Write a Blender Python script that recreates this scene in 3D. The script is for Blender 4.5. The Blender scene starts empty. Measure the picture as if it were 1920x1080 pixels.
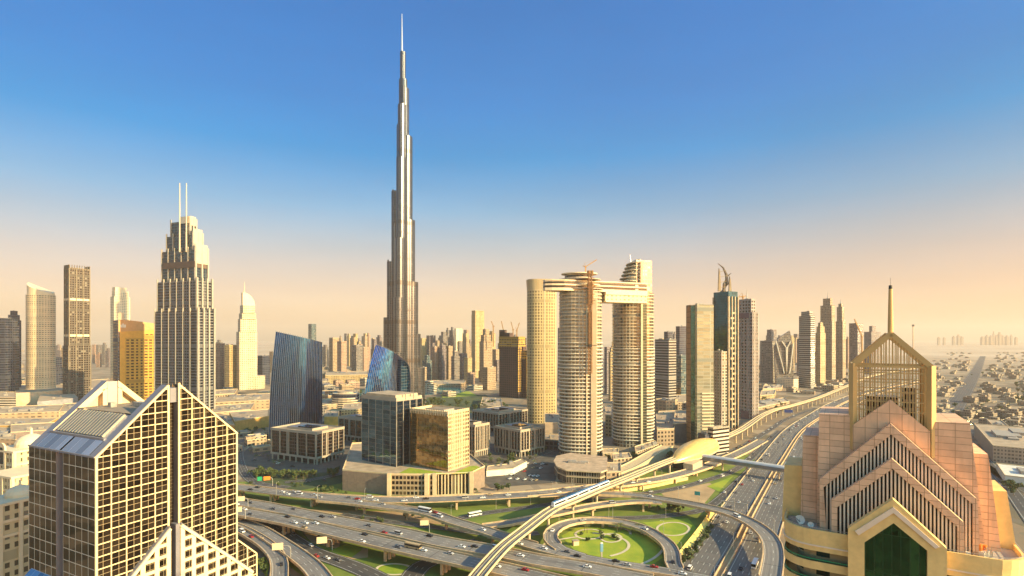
import bpy, math, random
from math import sin, cos, pi, radians, sqrt, atan2
from mathutils import Vector, Matrix
random.seed(7)
scn = bpy.context.scene
col = scn.collection

# ------------------------------------------------------------------ camera
F, CX, HY, H = 1000.0, 960.0, 635.0, 140.0      # focal length in px, centre, horizon row, camera height
cd = bpy.data.cameras.new('camera'); cam = bpy.data.objects.new('camera', cd); col.objects.link(cam)
cd.sensor_width = 36; cd.lens = 36*F/1920; cd.shift_y = 95/1920
cd.clip_start = 1; cd.clip_end = 90000
cam.location = (0, 0, H); cam.rotation_euler = (pi/2, 0, 0)
scn.camera = cam

HAZE = 5.8e-5
# ------------------------------------------------------------------ light
SUN_EL, SUN_AZ = radians(22), radians(114)       # azimuth clockwise from +Y
sd = Vector((sin(SUN_AZ)*cos(SUN_EL), cos(SUN_AZ)*cos(SUN_EL), sin(SUN_EL)))
ld = bpy.data.lights.new('sun', 'SUN'); lo = bpy.data.objects.new('sun', ld); col.objects.link(lo)
ld.energy = 5.0; ld.angle = radians(0.6); ld.color = (1.0, .76, .38)
lo.rotation_euler = sd.to_track_quat('Z', 'Y').to_euler()
w = bpy.data.worlds.new('World'); scn.world = w; w.use_nodes = True
nt = w.node_tree; N = nt.nodes; N.clear()
sky = N.new('ShaderNodeTexSky'); sky.sky_type = 'NISHITA'; sky.sun_disc = False
sky.sun_elevation = SUN_EL; sky.sun_rotation = SUN_AZ
sky.air_density = 1.0; sky.dust_density = 2.0; sky.ozone_density = 3.0
bg = N.new('ShaderNodeBackground'); bg.inputs['Strength'].default_value = .10
out = N.new('ShaderNodeOutputWorld')
tc = N.new('ShaderNodeTexCoord'); sp = N.new('ShaderNodeSeparateXYZ')
nt.links.new(tc.outputs['Generated'], sp.inputs[0])
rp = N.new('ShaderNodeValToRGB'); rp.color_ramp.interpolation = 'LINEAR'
SKY = [(0.0, (1.92, 1.28, 0.848)), (0.03, (1.68, 1.064, 0.72)), (0.085, (1.456, 0.84, 0.584)), (0.13, (1.296, 0.816, 0.608)), (0.18, (0.976, 0.816, 0.696)), (0.23, (0.544, 0.784, 0.8)), (0.32, (0.0, 0.656, 0.912)), (0.4, (0.0, 0.616, 0.976)), (0.53, (0.0, 0.624, 1.056)), (0.6, (0.0, 0.6, 1.0)), (0.74, (0.8, 1.1, 1.1)), (1.0, (1.6, 1.6, 1.5))]  # uppermost stops, above the frame, raised as added fill light
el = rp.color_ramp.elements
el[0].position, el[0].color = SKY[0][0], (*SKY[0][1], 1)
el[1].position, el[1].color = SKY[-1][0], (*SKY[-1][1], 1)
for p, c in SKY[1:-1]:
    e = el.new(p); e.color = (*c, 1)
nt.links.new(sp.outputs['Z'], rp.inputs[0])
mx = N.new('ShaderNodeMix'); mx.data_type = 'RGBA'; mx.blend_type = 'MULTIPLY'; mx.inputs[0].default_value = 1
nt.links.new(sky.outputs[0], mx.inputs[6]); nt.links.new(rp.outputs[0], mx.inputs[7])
# added fill: unseen sky behind the camera brightened to lift shaded facades
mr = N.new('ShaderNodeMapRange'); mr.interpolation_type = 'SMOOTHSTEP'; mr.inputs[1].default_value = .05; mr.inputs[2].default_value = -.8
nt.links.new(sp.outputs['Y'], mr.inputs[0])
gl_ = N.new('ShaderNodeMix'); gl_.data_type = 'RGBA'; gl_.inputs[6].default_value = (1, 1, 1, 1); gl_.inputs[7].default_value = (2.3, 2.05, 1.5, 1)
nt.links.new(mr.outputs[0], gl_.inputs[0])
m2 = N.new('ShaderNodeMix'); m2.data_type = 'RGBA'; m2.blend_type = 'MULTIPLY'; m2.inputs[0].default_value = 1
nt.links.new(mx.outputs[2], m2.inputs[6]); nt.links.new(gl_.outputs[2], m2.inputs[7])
mr2 = N.new('ShaderNodeValToRGB'); xm = N.new('ShaderNodeMath'); xm.operation = 'MULTIPLY_ADD'; xm.inputs[1].default_value = .5; xm.inputs[2].default_value = .5
nt.links.new(sp.outputs['X'], xm.inputs[0]); nt.links.new(xm.outputs[0], mr2.inputs[0])
e2 = mr2.color_ramp.elements; e2[0].position = .13; e2[0].color = (.74, .74, .76, 1); e2[1].position = .85; e2[1].color = (.80, .78, .80, 1)
for p, c in ((.52, (1, 1, 1)), (.66, (.98, .97, 1.0))):
    q = e2.new(p); q.color = (*c, 1)
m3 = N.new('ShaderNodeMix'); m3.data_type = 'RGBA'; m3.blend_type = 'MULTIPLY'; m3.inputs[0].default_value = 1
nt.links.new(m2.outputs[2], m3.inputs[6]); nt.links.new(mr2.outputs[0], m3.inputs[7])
mp_ = N.new('ShaderNodeMapping'); mp_.inputs['Scale'].default_value = (1.6, 1.6, 9.0); mp_.inputs['Rotation'].default_value = (.12, .08, 0)
nt.links.new(tc.outputs['Generated'], mp_.inputs[0])
nz_ = N.new('ShaderNodeTexNoise'); nz_.inputs['Scale'].default_value = 1.3; nz_.inputs['Detail'].default_value = 6; nz_.inputs['Roughness'].default_value = .55
nt.links.new(mp_.outputs[0], nz_.inputs['Vector'])
nr_ = N.new('ShaderNodeMapRange'); nr_.inputs[1].default_value = .3; nr_.inputs[2].default_value = .75; nr_.inputs[3].default_value = .96; nr_.inputs[4].default_value = 1.07
nt.links.new(nz_.outputs['Fac'], nr_.inputs[0])
m4 = N.new('ShaderNodeMix'); m4.data_type = 'RGBA'; m4.blend_type = 'MULTIPLY'; m4.inputs[0].default_value = 1
nt.links.new(m3.outputs[2], m4.inputs[6]); nt.links.new(nr_.outputs[0], m4.inputs[7])
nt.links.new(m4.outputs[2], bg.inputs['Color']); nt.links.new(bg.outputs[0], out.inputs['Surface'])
scn.view_settings.view_transform = 'Standard'; scn.view_settings.look = 'None'
scn.view_settings.exposure = 1.24; scn.view_settings.gamma = 1.0
scn.cycles.max_bounces = 5; scn.cycles.diffuse_bounces = 2; scn.cycles.glossy_bounces = 3
scn.cycles.transmission_bounces = 2; scn.cycles.volume_bounces = 0; scn.cycles.transparent_max_bounces = 6
scn.cycles.use_denoising = True; scn.cycles.caustics_reflective = False; scn.cycles.caustics_refractive = False
scn.cycles.sample_clamp_indirect = 6

# ------------------------------------------------------------------ geometry helpers
def at(px, py, Y):
    return Vector(((px-CX)/F*Y, Y, H-(py-HY)/F*Y))
def gnd(px, py, z=0.0):
    Y = (H-z)*F/(py-HY)
    return Vector(((px-CX)/F*Y, Y, z))
def zat(py, Y): return H-(py-HY)/F*Y

class MB:
    def __init__(s): s.v = []; s.f = []; s.m = []; s.uv = []
    def poly(s, pts, m=0, uv=None):
        i = len(s.v); s.v += [tuple(p) for p in pts]; s.f.append(tuple(range(i, i+len(pts)))); s.m.append(m)
        s.uv.append(uv if uv else [(0.0, 0.0)]*len(pts))
    def wall(s, a, b, z0, z1, m=0, u0=0.0, z0b=None, z1b=None):
        z0b = z0 if z0b is None else z0b; z1b = z1 if z1b is None else z1b
        L = sqrt((b[0]-a[0])**2+(b[1]-a[1])**2)
        s.poly([(a[0], a[1], z0), (b[0], b[1], z0b), (b[0], b[1], z1b), (a[0], a[1], z1)], m,
               [(u0, z0), (u0+L, z0b), (u0+L, z1b), (u0, z1)])
        return u0+L
    def prism(s, pl, z0, z1, m=0, mt=1, bottom=False, top=True, ztop=None):
        n = len(pl); u = 0.0
        zt = ztop if ztop else [z1]*n
        for i in range(n):
            j = (i+1) % n
            u = s.wall(pl[i], pl[j], z0, zt[i], m, u, None, zt[j])
        if top: s.poly([(p[0], p[1], zt[i]) for i, p in enumerate(pl)], mt, [(p[0], p[1]) for p in pl])
        if bottom: s.poly([(p[0], p[1], z0) for p in reversed(pl)], mt, [(p[0], p[1]) for p in reversed(pl)])
    def loft(s, pl0, pl1, z0, z1, m=0, mt=1, top=True):
        n = len(pl0); u = 0.0
        for i in range(n):
            j = (i+1) % n
            L = sqrt((pl0[j][0]-pl0[i][0])**2+(pl0[j][1]-pl0[i][1])**2)
            s.poly([(*pl0[i], z0), (*pl0[j], z0), (*pl1[j], z1), (*pl1[i], z1)], m, [(u, z0), (u+L, z0), (u+L, z1), (u, z1)])
            u += L
        if top: s.poly([(*p, z1) for p in pl1], mt, [tuple(p) for p in pl1])
    def box(s, cx, cy, z0, sx, sy, sz, rz=0.0, m=0, mt=None):
        c, q = cos(rz), sin(rz)
        pl = [(cx+c*x*sx/2-q*y*sy/2, cy+q*x*sx/2+c*y*sy/2) for x, y in ((-1, -1), (1, -1), (1, 1), (-1, 1))]
        s.prism(pl, z0, z0+sz, m, m if mt is None else mt, True)
    def bar(s, a, b, w, d=None, m=0, up=(0, 0, 1)):
        a = Vector(a); b = Vector(b); t = (b-a)
        if t.length < 1e-6: return
        t.normalize(); d = w if d is None else d
        up = Vector(up)
        if abs(t.dot(up)) > .98: up = Vector((1, 0, 0)) if abs(t.x) < .9 else Vector((0, 1, 0))
        x = t.cross(up).normalized()*w/2; y = x.cross(t).normalized()*d/2
        r = [x*i+y*j for i, j in ((-1, -1), (1, -1), (1, 1), (-1, 1))]
        L = (b-a).length
        for i in range(4):
            j = (i+1) % 4
            s.poly([a+r[i], b+r[i], b+r[j], a+r[j]][::-1], m, [(0, L), (w, L), (w, 0), (0, 0)])
        s.poly([a+q for q in r], m); s.poly([b+q for q in r[::-1]], m)
    def tube(s, pts, rad, n=8, m=0, cap=True):
        pts = [Vector(p) for p in pts]; rings = []
        for i, p in enumerate(pts):
            t = (pts[min(i+1, len(pts)-1)]-pts[max(i-1, 0)]).normalized()
            up = Vector((0, 0, 1)) if abs(t.z) < .95 else Vector((1, 0, 0))
            x = t.cross(up).normalized(); y = x.cross(t)
            r = rad[i] if isinstance(rad, (list, tuple)) else rad
            rings.append([p+x*cos(2*pi*k/n)*r+y*sin(2*pi*k/n)*r for k in range(n)])
        for i in range(len(rings)-1):
            for k in range(n):
                j = (k+1) % n
                s.poly([rings[i][k], rings[i+1][k], rings[i+1][j], rings[i][j]], m, [(k, i), (k, i+1), (k+1, i+1), (k+1, i)])
        if cap: s.poly(rings[0], m); s.poly(rings[-1][::-1], m)
    def xprism(s, prof, o, ax, az, ay, d, m=0, md=None):
        """profile (a,b) in plane (ax,az) at o, extruded d along ay (away from the viewer)"""
        o, ax, az, ay = Vector(o), Vector(ax), Vector(az), Vector(ay)
        f = [o+ax*a+az*b for a, b in prof]; k = [p+ay*d for p in f]; n = len(f)
        md = m if md is None else md
        s.poly(f, m, [tuple(p) for p in prof]); s.poly(k[::-1], m, [tuple(p) for p in prof[::-1]])
        for i in range(n):
            j = (i+1) % n; L = (f[j]-f[i]).length
            s.poly([f[i], k[i], k[j], f[j]], md, [(0, 0), (0, d), (L, d), (L, 0)])
    def build(s, name, mats, parent=None, origin=None, local=False, smooth=False):
        me = bpy.data.meshes.new(name)
        v = s.v
        if not local:
            if parent is not None:
                M = mat_of(parent).inverted(); v = [tuple(M @ Vector(p)) for p in v]
            elif origin is not None:
                v = [(p[0]-origin[0], p[1]-origin[1], p[2]-origin[2]) for p in v]
        me.from_pydata(v, [], s.f)
        if not isinstance(mats, (list, tuple)): mats = [mats]
        for m in mats: me.materials.append(m)
        if len(mats) > 1: me.polygons.foreach_set('material_index', [min(i, len(mats)-1) for i in s.m])
        ul = me.uv_layers.new(name='UVMap')
        ul.data.foreach_set('uv', [c for q in s.uv for p in q for c in p])
        if smooth: me.polygons.foreach_set('use_smooth', [True]*len(me.polygons))
        me.update()
        o = bpy.data.objects.new(name, me); col.objects.link(o)
        if parent is not None: o.parent = parent
        elif origin is not None: o.location = origin
        return o

def mat_of(o):
    M = Matrix.Translation(o.location) @ o.rotation_euler.to_matrix().to_4x4()
    return mat_of(o.parent) @ M if o.parent else M
def tag(o, label=None, cat=None, group=None, kind=None):
    if label: o['label'] = label
    if cat: o['category'] = cat
    if group: o['group'] = group
    if kind: o['kind'] = kind
    return o
def root(name, label, cat, loc, rz=0.0, group=None):
    o = bpy.data.objects.new(name, None); col.objects.link(o); o.empty_display_size = 2
    o.location = loc; o.rotation_euler = (0, 0, rz)
    return tag(o, label, cat, group)
def kids(o): return KIDS.get(o.name, [])
KIDS = {}
def dup(r, loc, rz=0.0, label=None, group=None, scale=None):
    c = r.copy(); col.objects.link(c); c.location = loc; c.rotation_euler = (0, 0, rz)
    if scale: c.scale = (scale, scale, scale) if not isinstance(scale, tuple) else scale
    if label: c['label'] = label
    if group: c['group'] = group
    for ch in r.children:
        d = ch.copy(); col.objects.link(d); d.parent = c
        for g in ch.children:
            e = g.copy(); col.objects.link(e); e.parent = d
    return c

def spline(pts, step=8.0):
    """Catmull-Rom through 3-D points, resampled"""
    P = [Vector(p) for p in pts]; P = [P[0]*2-P[1]]+P+[P[-1]*2-P[-2]]; o = []
    for i in range(1, len(P)-2):
        n = max(2, int((P[i+1]-P[i]).length/step))
        for k in range(n):
            t = k/n; a, b, c, d = P[i-1], P[i], P[i+1], P[i+2]
            o.append(.5*((2*b)+(c-a)*t+(2*a-5*b+4*c-d)*t*t+(3*b-a-3*c+d)*t**3))
    o.append(P[-2]); return o
def frames(path):
    r = []
    for i, p in enumerate(path):
        t = path[min(i+1, len(path)-1)]-path[max(i-1, 0)]; t.z = 0; t.normalize()
        r.append(Vector((t.y, -t.x, 0)))          # right-hand side
    return r

# ------------------------------------------------------------------ materials
def newmat(name):
    m = bpy.data.materials.new(name); m.use_nodes = True
    t = m.node_tree; b = t.nodes['Principled BSDF']; return m, t, b
def setp(b, **k):
    for a, v in k.items():
        n = {'color': 'Base Color', 'rough': 'Roughness', 'metal': 'Metallic', 'spec': 'Specular IOR Level'}[a]
        b.inputs[n].default_value = (*v, 1) if isinstance(v, tuple) else v
def math_(t, op, a, b=None, c=None):
    n = t.nodes.new('ShaderNodeMath'); n.operation = op
    for i, x in enumerate((a, b, c)):
        if x is None: continue
        if isinstance(x, (int, float)): n.inputs[i].default_value = x
        else: t.links.new(x, n.inputs[i])
    return n.outputs[0]
def mixc(t, f, a, b, mode='MIX'):
    n = t.nodes.new('ShaderNodeMix'); n.data_type = 'RGBA'; n.blend_type = mode
    for i, x in ((0, f), (6, a), (7, b)):
        if isinstance(x, tuple): n.inputs[i].default_value = (*x, 1) if len(x) == 3 else x
        elif isinstance(x, (int, float)): n.inputs[i].default_value = x
        else: t.links.new(x, n.inputs[i])
    return n.outputs[2]
def mixf(t, f, a, b):
    n = t.nodes.new('ShaderNodeMix'); n.data_type = 'FLOAT'
    for i, x in ((0, f), (2, a), (3, b)):
        if isinstance(x, (int, float)): n.inputs[i].default_value = x
        else: t.links.new(x, n.inputs[i])
    return n.outputs[0]
def noise(t, vec, scale, detail=3, rough=.6):
    n = t.nodes.new('ShaderNodeTexNoise'); n.inputs['Scale'].default_value = scale
    n.inputs['Detail'].default_value = detail; n.inputs['Roughness'].default_value = rough
    t.links.new(vec, n.inputs['Vector']); return n.outputs['Fac']
def ramp(t, f, a, b):
    n = t.nodes.new('ShaderNodeMapRange'); n.inputs[1].default_value = a; n.inputs[2].default_value = b
    n.clamp = True; t.links.new(f, n.inputs[0]); return n.outputs[0]
def wpos(t): return t.nodes.new('ShaderNodeNewGeometry').outputs['Position']
def uvsep(t):
    u = t.nodes.new('ShaderNodeUVMap'); s = t.nodes.new('ShaderNodeSeparateXYZ'); t.links.new(u.outputs[0], s.inputs[0])
    return s.outputs[0], s.outputs[1]

def plain(name, c, rough=.75, metal=0.0, var=.25, scale=.15):
    m, t, b = newmat(name); setp(b, rough=rough, metal=metal)
    f = noise(t, wpos(t), scale, 4)
    lo = tuple(x*(1-var) for x in c); hi = tuple(min(1, x*(1+var*.6)) for x in c)
    t.links.new(mixc(t, ramp(t, f, .3, .7), lo, hi), b.inputs['Base Color'])
    return m

def facade(name, wall, glass, fh=3.6, bw=3.0, wx=.7, wy=.6, rough=.12, metal=.6, curt_col=(.32, .26, .18), curt_share=.25, wrough=.7, mull=0.0, off=0.0, wallmetal=0.0, bands=None, bandcol=(.05, .045, .04), wobble=0.0):
    """walls with windows: wx, wy = window share of a bay / a storey; mull = extra thin mullions per bay"""
    m, t, b = newmat(name)
    u, v = uvsep(t)
    if off: v = math_(t, 'ADD', v, off)
    cu = math_(t, 'DIVIDE', u, bw); cv = math_(t, 'DIVIDE', v, fh)
    fu = math_(t, 'FRACT', cu); fv = math_(t, 'FRACT', cv)
    wc_ = t.nodes.new('ShaderNodeTexWhiteNoise'); wc_.noise_dimensions = '1D'; t.links.new(math_(t, 'FLOOR', math_(t, 'DIVIDE', cu, 2.0)), wc_.inputs['W'])
    colr = wc_.outputs['Value']                                       # pairs of bays differ: wide windows, narrow windows, blank piers
    inx = math_(t, 'LESS_THAN', math_(t, 'ABSOLUTE', math_(t, 'SUBTRACT', fu, .5)), math_(t, 'MULTIPLY', math_(t, 'ADD', math_(t, 'MULTIPLY', colr, .55), .70), wx/2))
    plant = math_(t, 'LESS_THAN', math_(t, 'MODULO', math_(t, 'ADD', math_(t, 'FLOOR', cv), 5.0), 15.0), 1.0)
    iny = math_(t, 'LESS_THAN', math_(t, 'ABSOLUTE', math_(t, 'SUBTRACT', fv, .5)), wy/2)
    win = math_(t, 'MULTIPLY', math_(t, 'MULTIPLY', inx, iny), math_(t, 'SUBTRACT', 1.0, plant))
    if mull:
        fm = math_(t, 'FRACT', math_(t, 'MULTIPLY', cu, mull))
        win = math_(t, 'MULTIPLY', win, math_(t, 'GREATER_THAN', fm, .09))
    cb = t.nodes.new('ShaderNodeCombineXYZ')
    t.links.new(math_(t, 'FLOOR', cu), cb.inputs[0]); t.links.new(math_(t, 'FLOOR', cv), cb.inputs[1])
    wn = t.nodes.new('ShaderNodeTexWhiteNoise'); wn.noise_dimensions = '2D'; t.links.new(cb.outputs[0], wn.inputs['Vector'])
    r = wn.outputs['Value']
    curt = math_(t, 'LESS_THAN', r, curt_share)  # random share of windows takes the curtain colour
    g = mixc(t, r, tuple(x*.65 for x in glass), tuple(x*1.25 for x in glass))
    g = mixc(t, math_(t, 'MULTIPLY', curt, .55), g, curt_col)
    p = wpos(t)
    d = ramp(t, noise(t, p, .05, 5), .3, .7)
    wc = mixc(t, d, tuple(x*.82 for x in wall), wall)
    wc = mixc(t, math_(t, 'MULTIPLY', plant, .55), wc, tuple(x*.35 for x in wall))
    wc = mixc(t, math_(t, 'MULTIPLY', colr, .25), wc, tuple(x*.6 for x in wall))
    c = mixc(t, win, wc, g)
    rg = mixf(t, win, wrough, mixf(t, curt, rough, rough+.15)); mt = mixf(t, win, wallmetal, metal)
    if bands:
        bm = None
        for a, e in bands:
            k = math_(t, 'MULTIPLY', math_(t, 'GREATER_THAN', v, a), math_(t, 'LESS_THAN', v, e))
            bm = k if bm is None else math_(t, 'MAXIMUM', bm, k)
        c = mixc(t, math_(t, 'MULTIPLY', bm, .8), c, bandcol)
    t.links.new(c, b.inputs['Base Color']); t.links.new(rg, b.inputs['Roughness']); t.links.new(mt, b.inputs['Metallic'])
    bp = t.nodes.new('ShaderNodeBump'); bp.inputs['Strength'].default_value = .5; bp.inputs['Distance'].default_value = .25
    hgt = math_(t, 'SUBTRACT', 1.0, win)
    if wobble:
        hgt = math_(t, 'ADD', hgt, math_(t, 'MULTIPLY', noise(t, p, .09, 2), wobble))
    t.links.new(hgt, bp.inputs['Height']); t.links.new(bp.outputs[0], b.inputs['Normal'])
    return m

def curtain(name, glass, line, pw=1.5, ph=4.0, lw=.08, lh=.08, rough=.05, metal=.85, wob=.4, wobs=.12, line_rough=.45, line_metal=.3, tint2=None, pvar=.35):
    """glass skin with a net of thin frame lines and panes that are each tilted a little"""
    m, t, b = newmat(name)
    u, v = uvsep(t)
    cu = math_(t, 'DIVIDE', u, pw); cv = math_(t, 'DIVIDE', v, ph)
    a = math_(t, 'LESS_THAN', math_(t, 'FRACT', cu), lw/pw) if lw else None
    e = math_(t, 'LESS_THAN', math_(t, 'FRACT', cv), lh/ph) if lh else None
    ln = math_(t, 'MAXIMUM', a, e) if (a is not None and e is not None) else (a if a is not None else e)
    cb = t.nodes.new('ShaderNodeCombineXYZ')
    t.links.new(math_(t, 'FLOOR', cu), cb.inputs[0]); t.links.new(math_(t, 'FLOOR', cv), cb.inputs[1])
    wn = t.nodes.new('ShaderNodeTexWhiteNoise'); wn.noise_dimensions = '2D'; t.links.new(cb.outputs[0], wn.inputs['Vector'])
    g = mixc(t, wn.outputs['Value'], tuple(x*(1-pvar) for x in glass), tint2 or tuple(min(1, x*(1+pvar)) for x in glass))
    c = mixc(t, ln, g, line); t.links.new(c, b.inputs['Base Color'])
    t.links.new(mixf(t, ln, rough, line_rough), b.inputs['Roughness']); t.links.new(mixf(t, ln, metal, line_metal), b.inputs['Metallic'])
    # each pane leans its own way, and is a little wavy
    geo = t.nodes.new('ShaderNodeNewGeometry')
    off = t.nodes.new('ShaderNodeVectorMath'); off.operation = 'SUBTRACT'; t.links.new(wn.outputs['Color'], off.inputs[0]); off.inputs[1].default_value = (.5, .5, .5)
    sc = t.nodes.new('ShaderNodeVectorMath'); sc.operation = 'SCALE'; t.links.new(off.outputs[0], sc.inputs[0]); sc.inputs['Scale'].default_value = .035*wob
    nz = t.nodes.new('ShaderNodeTexNoise'); nz.inputs['Scale'].default_value = wobs; nz.inputs['Detail'].default_value = 2; t.links.new(geo.outputs['Position'], nz.inputs['Vector'])
    o2 = t.nodes.new('ShaderNodeVectorMath'); o2.operation = 'SUBTRACT'; t.links.new(nz.outputs['Color'], o2.inputs[0]); o2.inputs[1].default_value = (.5, .5, .5)
    s2 = t.nodes.new('ShaderNodeVectorMath'); s2.operation = 'SCALE'; t.links.new(o2.outputs[0], s2.inputs[0]); s2.inputs['Scale'].default_value = .22*wob
    ad = t.nodes.new('ShaderNodeVectorMath'); t.links.new(geo.outputs['Normal'], ad.inputs[0]); t.links.new(sc.outputs[0], ad.inputs[1])
    a2 = t.nodes.new('ShaderNodeVectorMath'); t.links.new(ad.outputs[0], a2.inputs[0]); t.links.new(s2.outputs[0], a2.inputs[1])
    nm = t.nodes.new('ShaderNodeVectorMath'); nm.operation = 'NORMALIZE'; t.links.new(a2.outputs[0], nm.inputs[0])
    t.links.new(nm.outputs[0], b.inputs['Normal'])
    return m

def tiles(name, c, joint, tw=2.0, th=1.5, lw=.06, rough=.7, var=.2):
    m, t, b = newmat(name); setp(b, rough=rough)
    u, v = uvsep(t); cu = math_(t, 'DIVIDE', u, tw); cv = math_(t, 'DIVIDE', v, th)
    ln = math_(t, 'MAXIMUM', math_(t, 'LESS_THAN', math_(t, 'FRACT', cu), lw/tw), math_(t, 'LESS_THAN', math_(t, 'FRACT', cv), lw/th))
    cb = t.nodes.new('ShaderNodeCombineXYZ'); t.links.new(math_(t, 'FLOOR', cu), cb.inputs[0]); t.links.new(math_(t, 'FLOOR', cv), cb.inputs[1])
    wn = t.nodes.new('ShaderNodeTexWhiteNoise'); wn.noise_dimensions = '2D'; t.links.new(cb.outputs[0], wn.inputs['Vector'])
    k = math_(t, 'ADD', math_(t, 'MULTIPLY', wn.outputs['Value'], .5), math_(t, 'MULTIPLY', ramp(t, noise(t, wpos(t), .4, 5), .3, .7), .5))
    g = mixc(t, k, tuple(x*(1-var) for x in c), tuple(min(1, x*(1+var*.5)) for x in c))
    mp = t.nodes.new('ShaderNodeMapping'); mp.inputs['Scale'].default_value = (1.1, 1.1, .13); t.links.new(wpos(t), mp.inputs[0])
    st = ramp(t, noise(t, mp.outputs[0], .9, 6, .65), .50, .74)                    # rain streaks down the stone
    g = mixc(t, math_(t, 'MULTIPLY', st, .42), g, tuple(x*.55 for x in c))
    t.links.new(mixc(t, ln, g, joint), b.inputs['Base Color'])
    bp = t.nodes.new('ShaderNodeBump'); bp.inputs['Strength'].default_value = .6; bp.inputs['Distance'].default_value = .06; bp.invert = True
    t.links.new(ln, bp.inputs['Height']); t.links.new(bp.outputs[0], b.inputs['Normal']); return m

def road_mat(name, W, lanes, edge=1.0, base=.055, warm=1.0):
    """asphalt; UV u = metres across (0..W), v = metres along"""
    m, t, b = newmat(name); setp(b, rough=.75)
    u, v = uvsep(t); p = wpos(t)
    f1 = noise(t, p, .04, 4); f2 = noise(t, p, .7, 3)
    lw = (W-2*edge)/lanes
    # wheel tracks: darker strips down each lane, light worn shoulders
    cu = math_(t, 'DIVIDE', math_(t, 'SUBTRACT', u, edge), lw); fr = math_(t, 'FRACT', cu)
    tr = math_(t, 'ABSOLUTE', math_(t, 'SUBTRACT', math_(t, 'ABSOLUTE', math_(t, 'SUBTRACT', fr, .5)), .24))
    track = math_(t, 'LESS_THAN', tr, .1)
    c0 = mixc(t, f1, (base*.8*warm, base*.72, base*.66), (base*1.8*warm, base*1.6, base*1.4))
    c0 = mixc(t, math_(t, 'MULTIPLY', track, .35), c0, (base*.5, base*.5, base*.52))
    c0 = mixc(t, math_(t, 'MULTIPLY', f2, .35), c0, (base*2.2, base*2, base*1.8))
    cb = t.nodes.new('ShaderNodeCombineXYZ'); t.links.new(math_(t, 'MULTIPLY', u, 1.5), cb.inputs[0]); t.links.new(math_(t, 'MULTIPLY', v, .02), cb.inputs[1])
    stk = ramp(t, noise(t, cb.outputs[0], 1.0, 4, .7), .42, .68)                   # oil and rubber drawn out along the lanes
    c0 = mixc(t, math_(t, 'MULTIPLY', stk, .5), c0, (base*.55, base*.52, base*.5))
    pw_ = t.nodes.new('ShaderNodeTexWhiteNoise'); pw_.noise_dimensions = '2D'; cp = t.nodes.new('ShaderNodeCombineXYZ')
    t.links.new(math_(t, 'FLOOR', cu), cp.inputs[0]); t.links.new(math_(t, 'FLOOR', math_(t, 'DIVIDE', v, 27.0)), cp.inputs[1]); t.links.new(cp.outputs[0], pw_.inputs['Vector'])
    c0 = mixc(t, math_(t, 'MULTIPLY', math_(t, 'GREATER_THAN', pw_.outputs['Value'], .78), .4), c0, (base*.5, base*.5, base*.5))      # relaid patches
    jt = math_(t, 'LESS_THAN', math_(t, 'FRACT', math_(t, 'DIVIDE', v, 36.0)), .014)
    c0 = mixc(t, math_(t, 'MULTIPLY', jt, .7), c0, (.02, .02, .02))
    line = math_(t, 'LESS_THAN', math_(t, 'ABSOLUTE', math_(t, 'SUBTRACT', math_(t, 'FRACT', math_(t, 'ADD', cu, .5)), .5)), .13/lw)
    inner = math_(t, 'MULTIPLY', math_(t, 'GREATER_THAN', cu, .5), math_(t, 'LESS_THAN', cu, lanes-.5))
    dash = math_(t, 'LESS_THAN', math_(t, 'FRACT', math_(t, 'DIVIDE', v, 11.0)), .36)
    mk = math_(t, 'MULTIPLY', math_(t, 'MULTIPLY', line, inner), dash)
    e = math_(t, 'LESS_THAN', math_(t, 'ABSOLUTE', math_(t, 'SUBTRACT', math_(t, 'ABSOLUTE', math_(t, 'SUBTRACT', u, W/2)), W/2-edge)), .14)
    mk = math_(t, 'MAXIMUM', mk, e)
    mk = math_(t, 'MULTIPLY', mk, ramp(t, noise(t, p, 1.3, 2), .25, .5))
    t.links.new(mixc(t, math_(t, 'MULTIPLY', mk, .8), c0, (.62, .60, .54)), b.inputs['Base Color'])
    return m
# ------------------------------------------------------------------ shared materials
M = {}
M['cream'] = plain('cream_paint', (.62, .47, .28), .7, var=.15)
M['cream_bright'] = plain('cream_cladding', (.75, .58, .36), .55, var=.1)
M['white'] = plain('white_paint', (.72, .66, .55), .6, var=.15)
M['concrete'] = plain('pale_concrete', (.42, .34, .25), .85, var=.3, scale=.3)
M['parapet'] = plain('bridge_concrete', (.56, .39, .22), .8, var=.3, scale=.25)
M['metro'] = plain('metro_concrete', (.54, .42, .25), .75, var=.18, scale=.25)
M['track'] = plain('track_bed', (.10, .085, .075), .85, var=.4, scale=.5)
M['steel'] = plain('steel', (.42, .40, .37), .35, .8, var=.1)
M['roof'] = plain('roof_screed', (.26, .20, .14), .9, var=.35, scale=.2)
M['roof_light'] = plain('light_roof', (.40, .30, .20), .85, var=.3, scale=.1)
M['roof_grey'] = plain('grey_roof_metal', (.23, .23, .25), .5, .4, var=.2)
M['plant'] = plain('rooftop_plant', (.35, .31, .26), .7, var=.4, scale=1.2)
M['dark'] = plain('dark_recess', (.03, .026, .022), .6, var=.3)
M['sand'] = plain('sand', (.40, .27, .14), .95, var=.25, scale=.06)
M['path'] = plain('path_paving', (.60, .50, .33), .85, var=.2)
M['bark'] = plain('bark', (.11, .075, .045), .9, var=.3, scale=2)
M['signgreen'] = plain('green_sign', (.01, .30, .12), .5, var=.05)
M['signorange'] = plain('orange_sign', (.75, .22, .03), .5, var=.05)
M['signblue'] = plain('blue_sign', (.02, .06, .25), .5, var=.05)
M['rail'] = plain('galvanised_post', (.45, .42, .36), .5, .5, var=.1)
M['teal'] = plain('teal_hoarding', (.03, .30, .27), .6, var=.15)
M['gold'] = plain('gold_shell', (.72, .45, .13), .28, .75, var=.12, scale=.08)
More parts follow.
